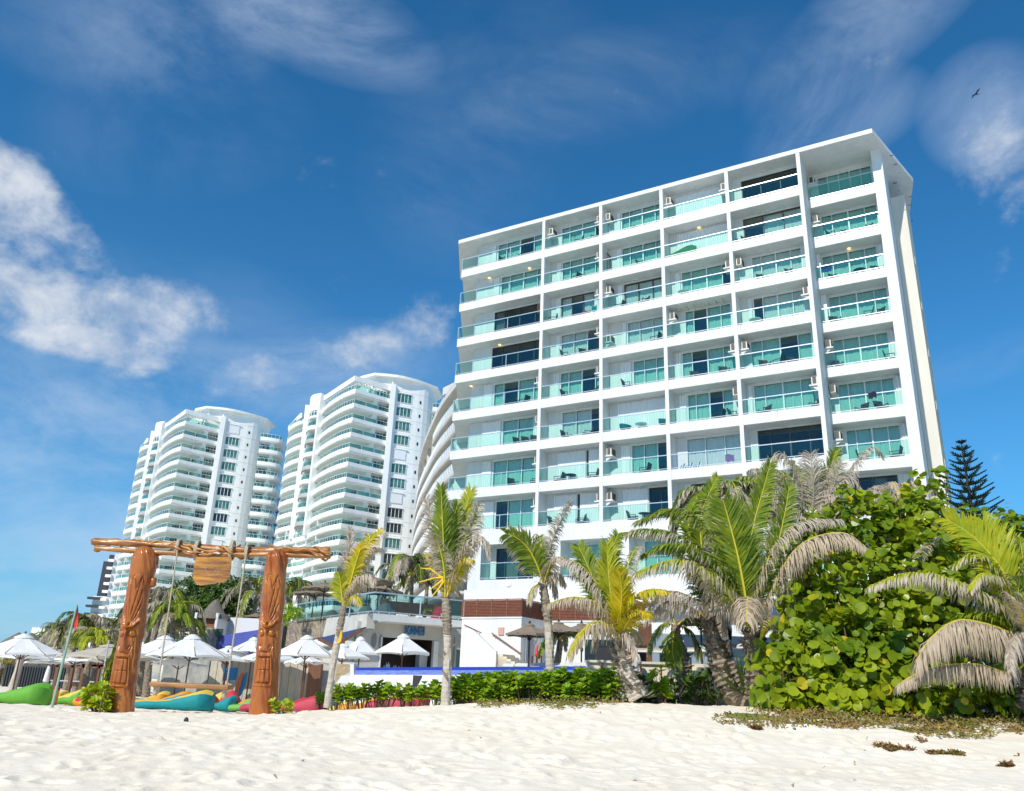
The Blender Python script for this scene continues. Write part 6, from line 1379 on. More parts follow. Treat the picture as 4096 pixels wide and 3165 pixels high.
# ---- ground cover (uncountable)
COVER = leaf_mat('ground_cover', (.17, .19, .03), (.29, .19, .07), (.55, .42, .02), trans=.1, rough=.8, uvdead=False, nscale=1.1)
COVER_R = leaf_mat('ground_cover_red', (.30, .13, .065), (.22, .18, .05), (.45, .36, .02), trans=.1, rough=.8, uvdead=False, nscale=1.6)
def cover(name, poly_px, n, hmax, mt, seed, gate=.20):
    """carpet of tiny leaves over an area of sand outlined in the picture"""
    P = [on_ground(*q, 8, 40) for q in poly_px]; r = random.Random(seed); xs = [p.x for p in P]; ys = [p.y for p in P]
    def inside(x, y):
        c = False; j = len(P)-1
        for i in range(len(P)):
            if (P[i].y > y) != (P[j].y > y) and x < (P[j].x-P[i].x)*(y-P[i].y)/(P[j].y-P[i].y)+P[i].x: c = not c
            j = i
        return c
    raw_inside = inside
    def inside(x, y): return raw_inside(x+.55*(vn(x, y, 1.3, 31)-.5), y+1.3*(vn(x, y, 1.1, 37)-.5))
    def edge(x, y):
        dmin = 9.0
        for i in range(len(P)):
            a, b = P[i], P[i-1]; L2 = (b.x-a.x)**2+(b.y-a.y)**2+1e-9; t = min(1, max(0, ((x-a.x)*(b.x-a.x)+(y-a.y)*(b.y-a.y))/L2)); dmin = min(dmin, math.hypot(x-a.x-t*(b.x-a.x), y-a.y-t*(b.y-a.y)))
        return min(1, dmin/.7)
    m = MB(); k = 0; tries = 0
    # matted stems under the leaves
    if hmax >= .05:
        st2 = .09; x = min(xs)
        hf = lambda x, y: gz(x, y)-.045+edge(x, y)*(hmax*.6)*max(0, vn(x, y, 2.2, 9)-gate)*1.1+.05*vn(x, y, 14, 5)*edge(x, y)
        while x < max(xs):
            y = min(ys)
            while y < max(ys):
                if inside(x, y) and vn(x, y, 2.2, 9) > gate: m.poly([(x, y, hf(x, y)), (x+st2, y, hf(x+st2, y)), (x+st2, y+st2*1.6, hf(x+st2, y+st2*1.6)), (x, y+st2*1.6, hf(x, y+st2*1.6))], [(.3, .3)]*4)
                y += st2*1.6
            x += st2
    while k < n and tries < n*30:
        tries += 1; x = r.uniform(min(xs), max(xs)); y = r.uniform(min(ys), max(ys))
        if not inside(x, y) or vn(x, y, 2.2, 9) < gate-.15+r.uniform(0, .29): continue
        z = gz(x, y); h = hmax*(.3+.7*(edge(x, y) if hmax > .05 else 1))*vn(x, y, 1.2, 11)*r.uniform(.2, 1.2); k += 1
        c = Vector((x, y, z+h-.01)); d = Vector((r.uniform(-1, 1), r.uniform(-1, 1), r.uniform(-.1, 1))); oblong_leaf(m, c, d, Vector((r.uniform(-.5, .5), r.uniform(-.6, .2), 1)), r.uniform(.05, .12), .045, r)
    o = m.build(name, mt); o['kind'] = 'stuff'; return o
cover('ground_cover', [(1720, 2822), (1900, 2812), (2100, 2795), (2300, 2780), (2480, 2775), (2540, 2800), (2500, 2825), (2350, 2838), (2150, 2840), (2100, 2822), (1900, 2838)], 15000, .14, COVER, 1, .10)
cover('ground_cover', [(2790, 2868), (2860, 2846), (3040, 2850), (3250, 2830), (3500, 2810), (3800, 2800), (4200, 2800), (4200, 2960), (3900, 2962), (3500, 2935), (3300, 2915), (3000, 2900), (2850, 2892)], 46000, .17, COVER, 2, .06)
cover('ground_cover', [(3250, 2850), (3500, 2835), (3800, 2838), (4050, 2850), (4200, 2870), (4200, 2900), (3800, 2890), (3400, 2880)], 9000, .2, COVER_R, 3, .1)
for i, q in enumerate(([(3470, 2988), (3560, 2982), (3640, 2992), (3560, 3004)], [(3690, 3005), (3800, 2998), (3850, 3012), (3760, 3022)], [(3940, 3010), (4010, 3000), (4040, 3016), (3970, 3024)], [(3930, 3058), (4000, 3050), (4020, 3066)], [(3680, 2968), (3780, 2962), (3830, 2976)], [(2950,2912),(3020,2908),(3030,2922)])):
    cover('ground_cover', q, 320, .03, COVER_R, 20+i)
cover('fallen_leaves', [(2520, 2790), (2700, 2775), (3000, 2775), (3080, 2800), (3000, 2830), (2700, 2830)], 420, .01, COVER_R, 40)
cover('beach_litter', [(200, 3000), (1500, 2900), (2600, 2860), (3600, 2990), (3900, 3150), (2400, 3150), (900, 3150)], 22, .0, BARK_L, 41)
# ------------------------------------------------------------------ carved swing
def gC(x, y): return (350+x/3.36, 2150+y/3.36)
YS = 20.0
CARVE = mat('varnished_carved_wood', (.29, .070, .008), .28, noise=(3.2, (.44, .145, .016), (1, 1, .6)), bump=(16, .35, .03), coat=.35)
LOG = mat('varnished_log', (.46, .20, .045), .36, noise=(4, (.26, .09, .018), (.5, 2, 2)), bump=(18, .4, .02), coat=.25)
VINE = mat('pale_vine', (.48, .24, .06), .5)
ROPE = mat('rope', (.50, .44, .34), .9, bump=(60, .8, .02))
swing = empty('swing_gantry', at(765, 2843, YS), 0, 'tall carved wooden swing frame with two tiki posts and a lashed log beam', 'swing frame')
swing.location.z = min(gz(-8.66, YS), gz(-5.4, YS)); SB = Vector(swing.location)
def seg_d(x, h, pts):
    d = np.full(x.shape, 9.0)
    for (x0, h0), (x1, h1) in zip(pts, pts[1:]):
        L2 = (x1-x0)**2+(h1-h0)**2; t = np.clip(((x-x0)*(x1-x0)+(h-h0)*(h1-h0))/L2, 0, 1); d = np.minimum(d, np.hypot(x-x0-t*(x1-x0), h-h0-t*(h1-h0)))
    return d
def carve(x, h, v):
    D = np.zeros(x.shape); g = lambda pts, dep, w: dep*np.exp(-(seg_d(x, h, pts)/w)**2)
    s = 1.0
    for pts in (([(0, 1.85), (-.10, 2.15), (-.17, 2.5), (-.19, 2.98)]), ([(0, 1.85), (.11, 2.15), (.19, 2.45), (.22, 2.7)]), ([(0, 1.85), (-.04, 2.3), (-.09, 2.75), (-.12, 3.0)]), ([(0, 1.85), (.04, 2.25), (.10, 2.6), (.15, 2.95)]),
                ([(-.20, 2.98), (-.12, 2.84), (-.05, 3.02), (.02, 2.86), (.06, 2.7), (.16, 3.0), (.22, 2.85)]), ([(.0, 1.85), (.14, 2.05), (.25, 2.35)]), ([(.0, 1.85), (-.14, 2.02), (-.25, 2.3)])):
        D += g(pts, -.028, .014)
    D += g([(0, 1.80), (-.12, 1.86), (-.25, 2.0)], .035, .022)+g([(0, 1.80), (.12, 1.86), (.26, 2.02)], .035, .022)
    D += g([(0, 1.77), (-.12, 1.81), (-.25, 1.93)], -.03, .014)+g([(0, 1.77), (.12, 1.81), (.26, 1.95)], -.03, .014)
    for c in (-.135, .135):
        e = np.hypot((x-c)/.085, (h-1.68)/.07); D += .03*np.exp(-(e/.8)**2)-.03*np.exp(-((e-1.15)/.18)**2)
    nw = .035+.07*np.clip((1.62-h)/.34, 0, 1); D += .055*np.exp(-(x/nw)**2)*((h > 1.24) & (h < 1.86))*np.clip((h-1.24)/.05, 0, 1)
    D += g([(-.13, 1.30), (-.17, 1.38), (-.12, 1.42), (-.09, 1.34)], -.025, .014)+g([(.13, 1.30), (.17, 1.38), (.12, 1.42), (.09, 1.34)], -.025, .014)
    D += g([(-.21, 1.5), (-.24, 1.2), (-.20, .9)], -.02, .018)+g([(.21, 1.5), (.24, 1.2), (.20, .9)], -.02, .018)
    hw_ = .185-.05*np.clip((h-.7)/.5, 0, 1); inside = (np.abs(x) < hw_) & (h > .56) & (h < 1.15)
    e = np.maximum(np.abs(x)/hw_, np.abs(h-.855)/.30); D += .03*np.exp(-((e-1.08)/.10)**2)-.032*np.exp(-((e-.93)/.07)**2)
    tooth = -.03*np.exp(-((x+.055)/.010)**2)-.03*np.exp(-((x-.055)/.010)**2)-.025*np.exp(-((h-.86)/.010)**2); D += np.where(e < .9, tooth+.008, 0)
    return D
def tiki(px_list, seed, knob=None):
    """post from (pixel x, pixel y, pixel width) stations"""
    nA, nH = 150, 420; st_ = [(at(x, y, YS)-SB, w_*.5*YS/FPX) for x, y, w_ in px_list]; hs = np.array([c.z for c, r in st_]); order = np.argsort(hs)
    H0, H1 = hs.min(), hs.max(); t = np.linspace(0, 1, nH); hh = H0-.15+(H1-H0+.15)*t
    def ip(vals): v = np.array(vals)[order]; k = np.interp(hh, hs[order], v); ker = np.ones(21)/21; kk = np.convolve(np.pad(k, 10, mode='edge'), ker, 'valid'); return kk
    cx_, cy_, rd = ip([c.x for c, r in st_]), ip([c.y for c, r in st_]), ip([r for c, r in st_])
    topf = np.clip((H1-hh)/.22, 0, 1); rd = rd*np.sqrt(1-(1-topf)**2*.96)
    A, Hh = np.meshgrid(np.linspace(-math.pi, math.pi, nA, endpoint=False), hh); RD = np.tile(rd[:, None], (1, nA))
    x = A*RD; D = carve(x+.02, Hh-H0, 0); D = np.where(np.abs(A) < 1.5, D, 0)
    U = np.cos(A)*1.0; lump = .02*(vnoise(np.cos(A)*1.4+seed*3, np.sin(A)*1.4+Hh*1.1, 1.0, seed)-.5)*2+.012*(vnoise(np.cos(A)*4+seed, np.sin(A)*4+Hh*3.2, 1.0, seed+3)-.5)*2+.006*(vnoise(np.cos(A)*9+seed, np.sin(A)*9+Hh*9, 1.0, seed+5)-.5)*2
    up_ = np.clip((Hh-H0-3.0)/.3, 0, 1); lump = lump*(1+1.2*up_)
    RR = RD+(D*1.25+lump)*np.where(topf[:, None] < .3, topf[:, None]/.3, 1)
    X = cx_[:, None]+np.sin(A)*RR; Yy = cy_[:, None]-np.cos(A)*RR
    vs = np.stack([X, Yy, Hh], -1).reshape(-1, 3); idx = np.arange(nA*nH).reshape(nH, nA); nx_ = np.roll(idx, -1, 1)
    q = np.stack([idx[:-1], nx_[:-1], nx_[1:], idx[1:]], -1).reshape(-1, 4)
    me = bpy.data.meshes.new('tiki_post'); me.from_pydata(vs.tolist(), [], q.tolist()+[tuple(idx[-1].tolist())]); me.polygons.foreach_set('use_smooth', [True]*(len(q)+1)); me.materials.append(CARVE)
    o = bpy.data.objects.new('tiki_post', me); COL.objects.link(o); o.parent = swing
    if knob: m = MB(); c = at(*knob, YS-.02)-SB; m.lathe([(.03, -.13), (.085, -.07), (.07, .0), (.085, .07), (.03, .11)], 10, tuple(c)); m.build('carved_ear', CARVE, o, smooth=True)
    return o
tiki([(581, 2185, 80), (583, 2215, 90), (581, 2239, 95), (568, 2299, 88), (556, 2358, 82), (546, 2418, 83), (537, 2477, 86), (528, 2537, 87), (517, 2600, 88), (496, 2736, 91), (480, 2843, 98)], 2, gC(885, 600))
tiki([(1108, 2200, 76), (1106, 2242, 82), (1097, 2337, 86), (1089, 2432, 87), (1080, 2526, 87), (1073, 2621, 91), (1065, 2716, 95), (1053, 2840, 97)], 5)
rs = random.Random(8)
def logm(name, pix, r0, y_off, seed):
    r = random.Random(seed); P = [at(x, y, YS+y_off)-SB for x, y in pix]; P = cat(P, 7); m = MB(); m.tube(P, [r0*(1+r.uniform(-.10, .10)) for _ in P], 14, wob=lambda i, k: 1+.16*math.sin(k*1.3+i*.5+seed)+.06*math.sin(k*3+i*1.7)); return m.build(name, LOG, swing, smooth=True)
logm('beam_log', [(369, 2166), (470, 2171), (580, 2176), (700, 2183), (820, 2192), (940, 2201), (1060, 2203), (1180, 2201), (1320, 2203)], .082, .12, 1)
logm('beam_log', [(381, 2192), (480, 2200), (580, 2207), (700, 2214), (820, 2221), (940, 2219), (1060, 2218), (1180, 2221), (1322, 2226)], .058, .05, 2)
for k in range(9):
    r = random.Random(60+k); x0 = (375, 480, 690, 700, 1150, 640, 760, 560, 1080)[k]; x1 = (640, 780, 960, 1010, 1325, 900, 1000, 860, 1330)[k]; n = int((x1-x0)/9); P = []; ph = r.uniform(0, 6)
    for i in range(n+1):
        f = i/n; px = x0+(x1-x0)*f; yc = np.interp(px, [369, 580, 820, 1060, 1320], [2178, 2190, 2206, 2210, 2214]); a = ph+f*(x1-x0)/46*(.7+.3*math.sin(f*5+k)); P.append(at(px, yc+math.sin(a)*(22+8*math.sin(i*.8+k)), YS+.085-math.cos(a)*.185)-SB)
    m = MB(); m.tube(cat(P, 3), [.023+.009*math.sin(i*.3) for i in range(len(cat(P, 3)))], 7); m.build('wrapped_vine', VINE if k % 2 else LOG, swing, smooth=True)
def rope(parent, A, B, r0=.019, strands=3, base=None):
    m = MB(); d = B-A; L_ = d.length; t = d.normalized(); u = t.orthogonal().normalized(); v = t.cross(u); n = int(L_/.028)
    for s in range(strands):
        P = []
        for i in range(n+1):
            f = i/n; a = f*L_/.19*6.283+s*6.283/strands; P.append(A+d*f+(u*math.cos(a)+v*math.sin(a))*r0*.5-base)
        m.tube(P, r0*.62, 5)
    return m.build('rope', ROPE, parent, smooth=True)
seat_c = at(765, 2742, YS); sw = empty('rope_swing', seat_c, 0, 'wooden plank swing seat hanging on two long twisted ropes', 'swing'); SWB = Vector(seat_c)
pa_, pb_ = at(610, 2736, YS), at(926, 2751, YS); m = MB(); m.bar(pa_-SWB, pb_-SWB, .42, .105); o = m.build('seat_plank', mat('raw_plank', (.42, .20, .06), .55, noise=(4, (.24, .11, .035), (.6, 3, 3)), bump=(12, .3, .02)), sw); bevel(o, .03, 2)
for (x0, y0), (x1, y1) in (((716, 2160), (633, 2729)), ((991, 2172), (907, 2741))):
    rope(sw, at(x0, y0, YS-.05), at(x1, y1, YS-.05), base=SWB)
    m = MB(); c = at(x0, 2189 if x0 < 800 else 2208, YS+.085)-SWB
    for i in range(3): P = [c+Vector(((i-1)*.026, math.cos(a)*.155, math.sin(a)*.185)) for a in [6.283*j/14 for j in range(15)]]; m.tube(P, .014, 6)
    m.build('rope_loop', ROPE, sw, smooth=True)
    m = MB(); c = at(x1-8, y1+22, YS-.05)-SWB; m.lathe([(.04, -.17), (.07, -.12), (.055, -.02), (.085, .03), (.05, .08)], 8, tuple(c)); m.build('rope_knot', ROPE, sw, smooth=True)
# hanging board with carved strokes
sgn = empty('hanging_board', at(848, 2230, YS), 0, 'streaky varnished wooden board hanging under the middle of the swing beam', 'board'); GB = Vector(sgn.location)
out = [gC(*q) for q in ((1462, 262), (1700, 262), (1930, 262), (1925, 400), (1912, 500), (1885, 560), (1820, 600), (1660, 625), (1510, 645), (1465, 628), (1425, 580), (1412, 540), (1430, 400), (1452, 290))]
pts = [at(x, y, YS-.06)-GB for x, y in out]; k = len(pts); m = MB(); m.faces(pts+[p+Vector((0, .05, 0)) for p in pts], [tuple(range(k)), tuple(range(2*k-1, k-1, -1))]+[(i, k+i, k+(i+1) % k, (i+1) % k) for i in range(k)])
bm_ = mat('streaky_board', (.17, .055, .014), .3, noise=(1.5, (.60, .27, .03), (.6, 1, 5.5)), coat=.4); m.build('panel', bm_, sgn)
m = MB()
for a_, b_ in (((1600, 385), (1560, 480)), ((1640, 375), (1575, 440)), ((1580, 430), (1635, 500)), ((1690, 500), (1745, 400)), ((1745, 400), (1770, 490)), ((1705, 465), (1765, 455)), ((1655, 355), (1700, 350)), ((1620, 515), (1760, 505))):
    m.bar(at(*gC(*a_), YS-.066)-GB, at(*gC(*b_), YS-.066)-GB, .008, .006)
m.build('carved_strokes', mat('pale_scratch', (.55, .38, .22), .8), sgn)
for x_ in (1478, 1945): 
    m = MB(); c = at(*gC(x_, 165), YS+.085)-GB
    for i in range(3): P = [c+Vector(((i-1)*.026, math.cos(a)*.16, math.sin(a)*.24-.02)) for a in [6.283*j/14 for j in range(15)]]; m.tube(P, .014, 6)
    m.build('rope_loop', ROPE, sgn, smooth=True)

# ------------------------------------------------------------------ umbrellas
CANV = mat('white_canvas', (.84, .85, .85), .85, bump=(60, .1, .01)); BEIGE = mat('beige_canvas', (.56, .51, .42), .9); TAN = mat('tan_canvas_cover', (.30, .235, .165), .9)
for mm in (CANV, BEIGE, TAN):
    t = mm.node_tree; b = t.nodes['Principled BSDF']; o_ = [n for n in t.nodes if n.type == 'OUTPUT_MATERIAL'][0]; tl = t.nodes.new('ShaderNodeBsdfTranslucent'); tl.inputs[0].default_value = b.inputs[0].default_value; mx = t.nodes.new('ShaderNodeMixShader'); mx.inputs[0].default_value = .22
    t.links.new(b.outputs[0], mx.inputs[1]); t.links.new(tl.outputs[0], mx.inputs[2]); t.links.new(mx.outputs[0], o_.inputs[0])
POLE = mat('dark_wood_pole', (.12, .045, .025), .5); POLEB = mat('black_pole', (.02, .02, .022), .5)
def umbrella(f, ap, rim_y, half, Y, label, n=8, col=CANV, ground_z=None, group='white beach umbrellas', pole=POLE, rot=None, cat_='umbrella', tilt=0, seed=0, sag=.05):
    a = at(*f(*ap), Y); rimp = at(f(ap[0], rim_y)[0], f(ap[0], rim_y)[1], Y); R0 = half*Y/FPX; r = random.Random(seed+int(ap[0]))
    g = gz(a.x, a.y) if ground_z is None else ground_z; o = empty('beach_umbrella', (a.x, a.y, g), 0, label, cat_, group); za, zr = a.z-g, rimp.z-g
    rot = rot if rot is not None else math.pi/n+r.uniform(-.2, .2); m = MB(); N3 = n*4; rings = []
    for j, u in enumerate((.10, .35, .65, 1.0)):
        ring = []
        for k in range(N3):
            th = rot+2*math.pi*k/N3; ph = (k % 4)/4.0; edge = math.cos(math.pi/n)/math.cos((ph-.5)*2*math.pi/n) if n < 30 else 1
            q = math.sin(math.pi*ph); rad = R0*u*edge/math.cos(math.pi/n)*math.cos(math.pi/n)
            rad = R0*u*(math.cos(math.pi/n)/math.cos((ph-.5)*2*math.pi/n)); z_ = za-(za-zr)*(u**.92)+q*sag*R0*u*-.5*(1 if u < 1 else -1.2)
            ring.append(Vector((rad*math.cos(th), rad*math.sin(th), z_)))
        rings.append(ring)
    vs = [v for q in rings for v in q]; fs = []
    for j in range(3):
        for k in range(N3): fs.append((j*N3+k, (j+1)*N3+k, (j+1)*N3+(k+1) % N3, j*N3+(k+1) % N3))
    fs.append(tuple(range(N3))); m.faces(vs, fs)
    val = []
    for k in range(N3): v = rings[3][k]; w_ = rings[3][(k+1) % N3]; m.poly([v, v+Vector((0, 0, -.09)), w_+Vector((0, 0, -.09)), w_])
    can = m.build('canopy', col, o)
    m = MB(); zc = za+.02; vs = []; 
    for u, dz in ((.05, .0), (.20, -.20*(za-zr)+.025), (.215, -.205*(za-zr)-.02)):
        for k in range(n*2): th = rot+math.pi*k/n; vs.append(Vector((R0*u*math.cos(th), R0*u*math.sin(th), zc+dz)))
    k2 = n*2; fs = [(j*k2+k, (j+1)*k2+k, (j+1)*k2+(k+1) % k2, j*k2+(k+1) % k2) for j in range(2) for k in range(k2)]+[tuple(range(k2))]; m.faces(vs, fs); m.build('vent_cap', col, can)
    m = MB(); m.lathe([(.035, -.2), (.035, za), (.05, za+.02), (.045, za+.10), (.01, za+.14)], 8); m.build('pole', pole, o)
    for k in range(n):
        th = rot+2*math.pi*k/n; m = MB(); e = Vector((R0*math.cos(th), R0*math.sin(th), zr-.03)); m.bar(Vector((0, 0, za-.1)), e*1.01, .03); m.bar(Vector((0, 0, zr-.25)), Vector((0, 0, za)).lerp(e, .5)+Vector((0, 0, -.03)), .022); m.build('rib', pole, o)
    return o
idf = lambda x, y: (x, y)
umbrella(s1, (395, 222), 540, 168, 40, 'big white umbrella at the far left edge, closest to the red flag', seed=1)
umbrella(s1, (420, 330), 592, 150, 47, 'white umbrella mostly hidden behind the big one at the far left', seed=2)
umbrella(s1, (850, 590), 672, 98, 50, 'low distant white umbrella right of the green flagpole base', seed=3)
umbrella(s1, (1720, 385), 590, 180, 37, 'beige umbrella with faint marking just left of the tiki post', col=BEIGE, seed=4)
umbrella(s1, (1990, 400), 612, 140, 46, 'white umbrella partly hidden by the left tiki post', seed=5)
umbrella(s1, (1200, 520), 630, 120, 48, 'white umbrella behind the beige one, left part of the row', seed=6)
umbrella(s1, (1560, 560), 640, 110, 47, 'white umbrella showing its rim below the beige umbrella', seed=7)
umbrella(s2, (480, 950), 1240, 150, 42.5, 'pointed white umbrella immediately right of the left tiki post', seed=8)
umbrella(s2, (910, 935), 1268, 156, 41, 'large white umbrella seen between the two swing ropes', seed=9)
umbrella(s2, (700, 1290), 1395, 98, 44.5, 'small distant white umbrella under the large one inside the swing', seed=10)
umbrella(s2, (1450, 1215), 1325, 104, 42.5, 'white umbrella in front of the blue board, near the right rope', seed=11)
umbrella(s2, (1862, 975), 1185, 88, 44, 'white umbrella with black finial in front of the violet blue wall', seed=12)
umbrella(s2, (1478, 1110), 1240, 80, 44.8, 'white umbrella peeking above the right rope, before the blue wall', seed=13)
umbrella(c2, (395, 1030), 1140, 122, 43, 'white umbrella crossing behind the right tiki post', seed=14)
umbrella(s3, (585, 945), 1245, 122, 40, 'pointed white umbrella just right of the right tiki post', n=6, rot=-math.pi/2, seed=15, sag=.02)
umbrella(s3, (1420, 968), 1215, 84, 42, 'white umbrella between the leaning palm and the bar sign', n=6, rot=-math.pi/2, seed=16, sag=.02)
umbrella(s3, (2090, 925), 1212, 117, 40, 'white umbrella directly below the blue bar sign', n=6, rot=-math.pi/2+.1, seed=17, sag=.06)
umbrella(s3, (1150, 1080), 1285, 112, 41, 'white umbrella behind the slim leaning palm trunk', n=6, rot=-1.3, seed=18)
umbrella(s5, (660, 80), 205, 88, 42.5, 'drooping white umbrella low behind the pointed one by the right post', seed=19, sag=.12)
def closed_umb(f, q, Y, h, label):
    c = at(*f(*q), Y); g = gz(c.x, c.y); o = empty('closed_umbrella', (c.x, c.y, g), 0, label, 'umbrella'); m = MB(); z = c.z-g; m.lathe([(.15, z-h), (.19, z-h+.1), (.14, z-h*.45), (.07, z)], 10, M=None); m.build('folded_canopy', CANV, o, smooth=True)
    m = MB(); m.lathe([(.03, -.1), (.03, z+.1)], 6); m.build('pole', POLE, o)
closed_umb(s1, (775, 700), 52, 1.0, 'folded white umbrella left of the green flagpole')
closed_umb(s4, (215, 225), 50, 1.1, 'folded white umbrella behind the left swing rope')
TZ = 4.93
for (f, ap, ry, hf, Y, g_, lb) in ((s3, (860, 120), 215, 86, 51, TZ, 'tan umbrella on the roof terrace, front one left of the leaning palm'), (s3, (700, 225), 295, 80, 55, TZ, 'tan umbrella on the roof terrace, lower one behind at left'),
        (c2, (1215, 425), 480, 106, 50, TZ, 'dark tan umbrella on the roof terrace, right of the leaning palm top'), (c2, (1300, 500), 565, 104, 53, TZ, 'tan umbrella on the roof terrace, nearest to the dark palm'),
        (s2, (1900, 600), 655, 60, 60, 3.0, 'tan umbrella behind the white garden wall'), (s3, (1560, 235), 262, 60, 60, TZ, 'small dark umbrella far back on the roof terrace'),
        (s7, (545, 575), 742, 94, 36, 2.1, 'tan umbrella on the pool deck in front of the podium corner'), (s7, (1000, 545), 690, 94, 38.5, 2.1, 'middle tan umbrella on the pool deck, by the black window'), (s7, (1360, 570), 690, 92, 36, 2.1, 'tan umbrella on the pool deck behind the golden palm'),
        (s8, (1250, 290), 440, 100, 29, 1.9, 'tan umbrella shading the deck behind the leaning shaggy trunk')):
    umbrella(f, ap, ry, hf, Y, lb, col=TAN, ground_z=g_, group='tan umbrellas', pole=POLEB, seed=hash(ap) % 97 if False else int(ap[0]) % 97)

# ------------------------------------------------------------------ bean loungers
LC_ = {'green': (.13, .40, .035), 'lime': (.17, .45, .09), 'teal': (.0, .26, .29), 'yellow': (.72, .52, .07), 'orange': (.75, .30, .02), 'red': (.50, .03, .045), 'pink': (.52, .06, .10), 'white': (.7, .7, .66)}
def lm(c): return mat('lounger_'+c, LC_[c], .75, noise=(2, tuple(v*.85 for v in LC_[c])), bump=(7, .35, .04))
def lounger(px, py, Y, L_, col, top, label, rz=0, flip=False, wd=.85, hh=.62, name='bean_lounger'):
    hh *= .88; c = at(px, py, Y); B = Vector((c.x, c.y, gz(c.x, c.y)-.02)); o = empty(name, B, rz+(math.pi if flip else 0), label, 'lounger', 'bean bag loungers on the sand'); n = 18; seg = 20; rings = []
    r = random.Random(int(px*7+py))
    for i in range(n+1):
        f = i/n; x = (f-.5)*L_; endf = min(1, math.sin(math.pi*min(f*3.2, .5)) if f < .16 else 1, math.sin(math.pi*min((1-f)*3.2, .5)) if f > .84 else 1)
        zc = .16+.05*f+(.30*max(0, (f-.42)/.58)**1.3)*hh/.62; hz = (.15+.10*max(0, (f-.35)/.65))*(.25+.75*endf)*hh/.62; wy = wd*.5*(.35+.65*endf)*(1+.06*math.sin(f*9))
        if f > .55: zc = (zc+hz)/2+.02; hz = zc-.01
        else: hz = min(hz, zc-.01)
        ring = []
        for k in range(seg):
            a = 2*math.pi*k/seg; ca, sa = math.cos(a), math.sin(a); ex = .75; ring.append(Vector((x+r.uniform(-.01, .01), math.copysign(abs(ca)**ex, ca)*wy, zc+math.copysign(abs(sa)**ex, sa)*hz+r.uniform(-.008, .008))))
        rings.append(ring)
    def part(nm, ks, mt, close):
        m = MB(); vs = [v for q in rings for v in q]; fs = []
        for i in range(n):
            for k in ks: fs.append((i*seg+k, (i+1)*seg+k, (i+1)*seg+(k+1) % seg, i*seg+(k+1) % seg))
        if close: fs += [tuple(range(seg)), tuple(n*seg+k for k in range(seg-1, -1, -1))]
        m.faces(vs, fs); ob = m.build(nm, mt, o, smooth=True); return ob
    tk = [2, 3, 4, 5, 6, 7] if top == col else [4, 5, 6, 7]; part('body', [k for k in range(seg) if k not in tk], lm(col), True); part('seat_panel', tk, lm(top), False); return o
lounger(30, 2815, 25, 2.3, 'green', 'green', 'green bean lounger cut by the left edge of the photo', wd=.9, hh=.64)
lounger(150, 2790, 28.5, 1.2, 'orange', 'red', 'orange and red bean lounger behind the big green one', wd=.8, rz=.5)
lounger(270, 2779, 31.5, 1.9, 'yellow', 'yellow', 'long yellow bean lounger right of the green flagpole', rz=-.1)
lounger(262, 2762, 34.5, 1.6, 'teal', 'teal', 'blue teal bean lounger behind the long yellow one', rz=.15)
lounger(292, 2783, 30.2, 1.0, 'green', 'lime', 'short green bean lounger seen end on, left of the beach shrub', wd=.8, hh=.5)
lounger(360, 2790, 29, .9, 'orange', 'red', 'orange bean lounger half hidden by the yellow green shrub', rz=.9, hh=.6)
lounger(268, 2744, 38, 1.6, 'red', 'yellow', 'red and yellow bean lounger furthest back on the left', rz=.2)
lounger(235, 2752, 36, .8, 'yellow', 'yellow', 'small yellow bean lounger behind the flagpole', hh=.5)
lounger(350, 2752, 37, 1.0, 'red', 'red', 'dark red bean lounger behind the yellow one, by the poles', rz=1.2)
lounger(430, 2758, 33, 1.5, 'lime', 'green', 'light green bean lounger right behind the left tiki post', rz=.2)
lounger(655, 2788, 28.6, 1.9, 'teal', 'orange', 'teal and orange bean lounger just behind the front teal one', rz=.05)
lounger(600, 2760, 31.5, 1.5, 'orange', 'yellow', 'orange yellow bean lounger right of the left tiki post')
lounger(694, 2829, 26, 2.3, 'teal', 'yellow', 'front teal bean lounger with yellow and white top under the swing', wd=.9, hh=.62)
lounger(885, 2791, 30.2, 1.1, 'teal', 'teal', 'small teal bean lounger by the right end of the swing seat', hh=.5)
lounger(968, 2790, 30.5, 1.9, 'orange', 'orange', 'bright orange bean lounger left of the right tiki post', rz=.1)
lounger(985, 2803, 28.4, 1.0, 'lime', 'green', 'light green bean lounger touching the right tiki post', hh=.5, rz=-.2)
lounger(1010, 2806, 27.8, .7, 'pink', 'pink', 'pinkish red bean lounger peeking from behind the right tiki post', hh=.5)
lounger(1185, 2817, 27, 1.9, 'pink', 'red', 'pink red bean lounger behind the leftmost hedge shrubs', hh=.62, wd=.9)
lounger(1200, 2776, 30.5, 2.1, 'green', 'lime', 'long green bean lounger right of the right tiki post', rz=.15, hh=.75)
lounger(1160, 2757, 34, 1.5, 'red', 'red', 'red bean lounger behind the long green one', rz=.2)
lounger(1120, 2748, 37, 1.0, 'green', 'green', 'dark green bean lounger furthest back beside the right post')
lounger(1455, 2748, 33, 1.9, 'orange', 'orange', 'large orange bean lounger above the hedge, left of centre', rz=.15, hh=.8)
lounger(1425, 2745, 35, 1.6, 'teal', 'teal', 'teal bean lounger behind the large orange one')
lounger(1370, 2745, 34, .9, 'yellow', 'yellow', 'pale yellow bean lounger beside the leaning palm trunk')
lounger(1560, 2790, 28.5, 1.6, 'pink', 'red', 'red bean lounger in the gap of the beach hedge', hh=.8)
lounger(1600, 2742, 33, 1.0, 'orange', 'orange', 'orange bean lounger left of the red one below the bar')
lounger(1655, 2745, 31, 1.2, 'red', 'red', 'red bean lounger right below the bar sign umbrella', hh=.72)
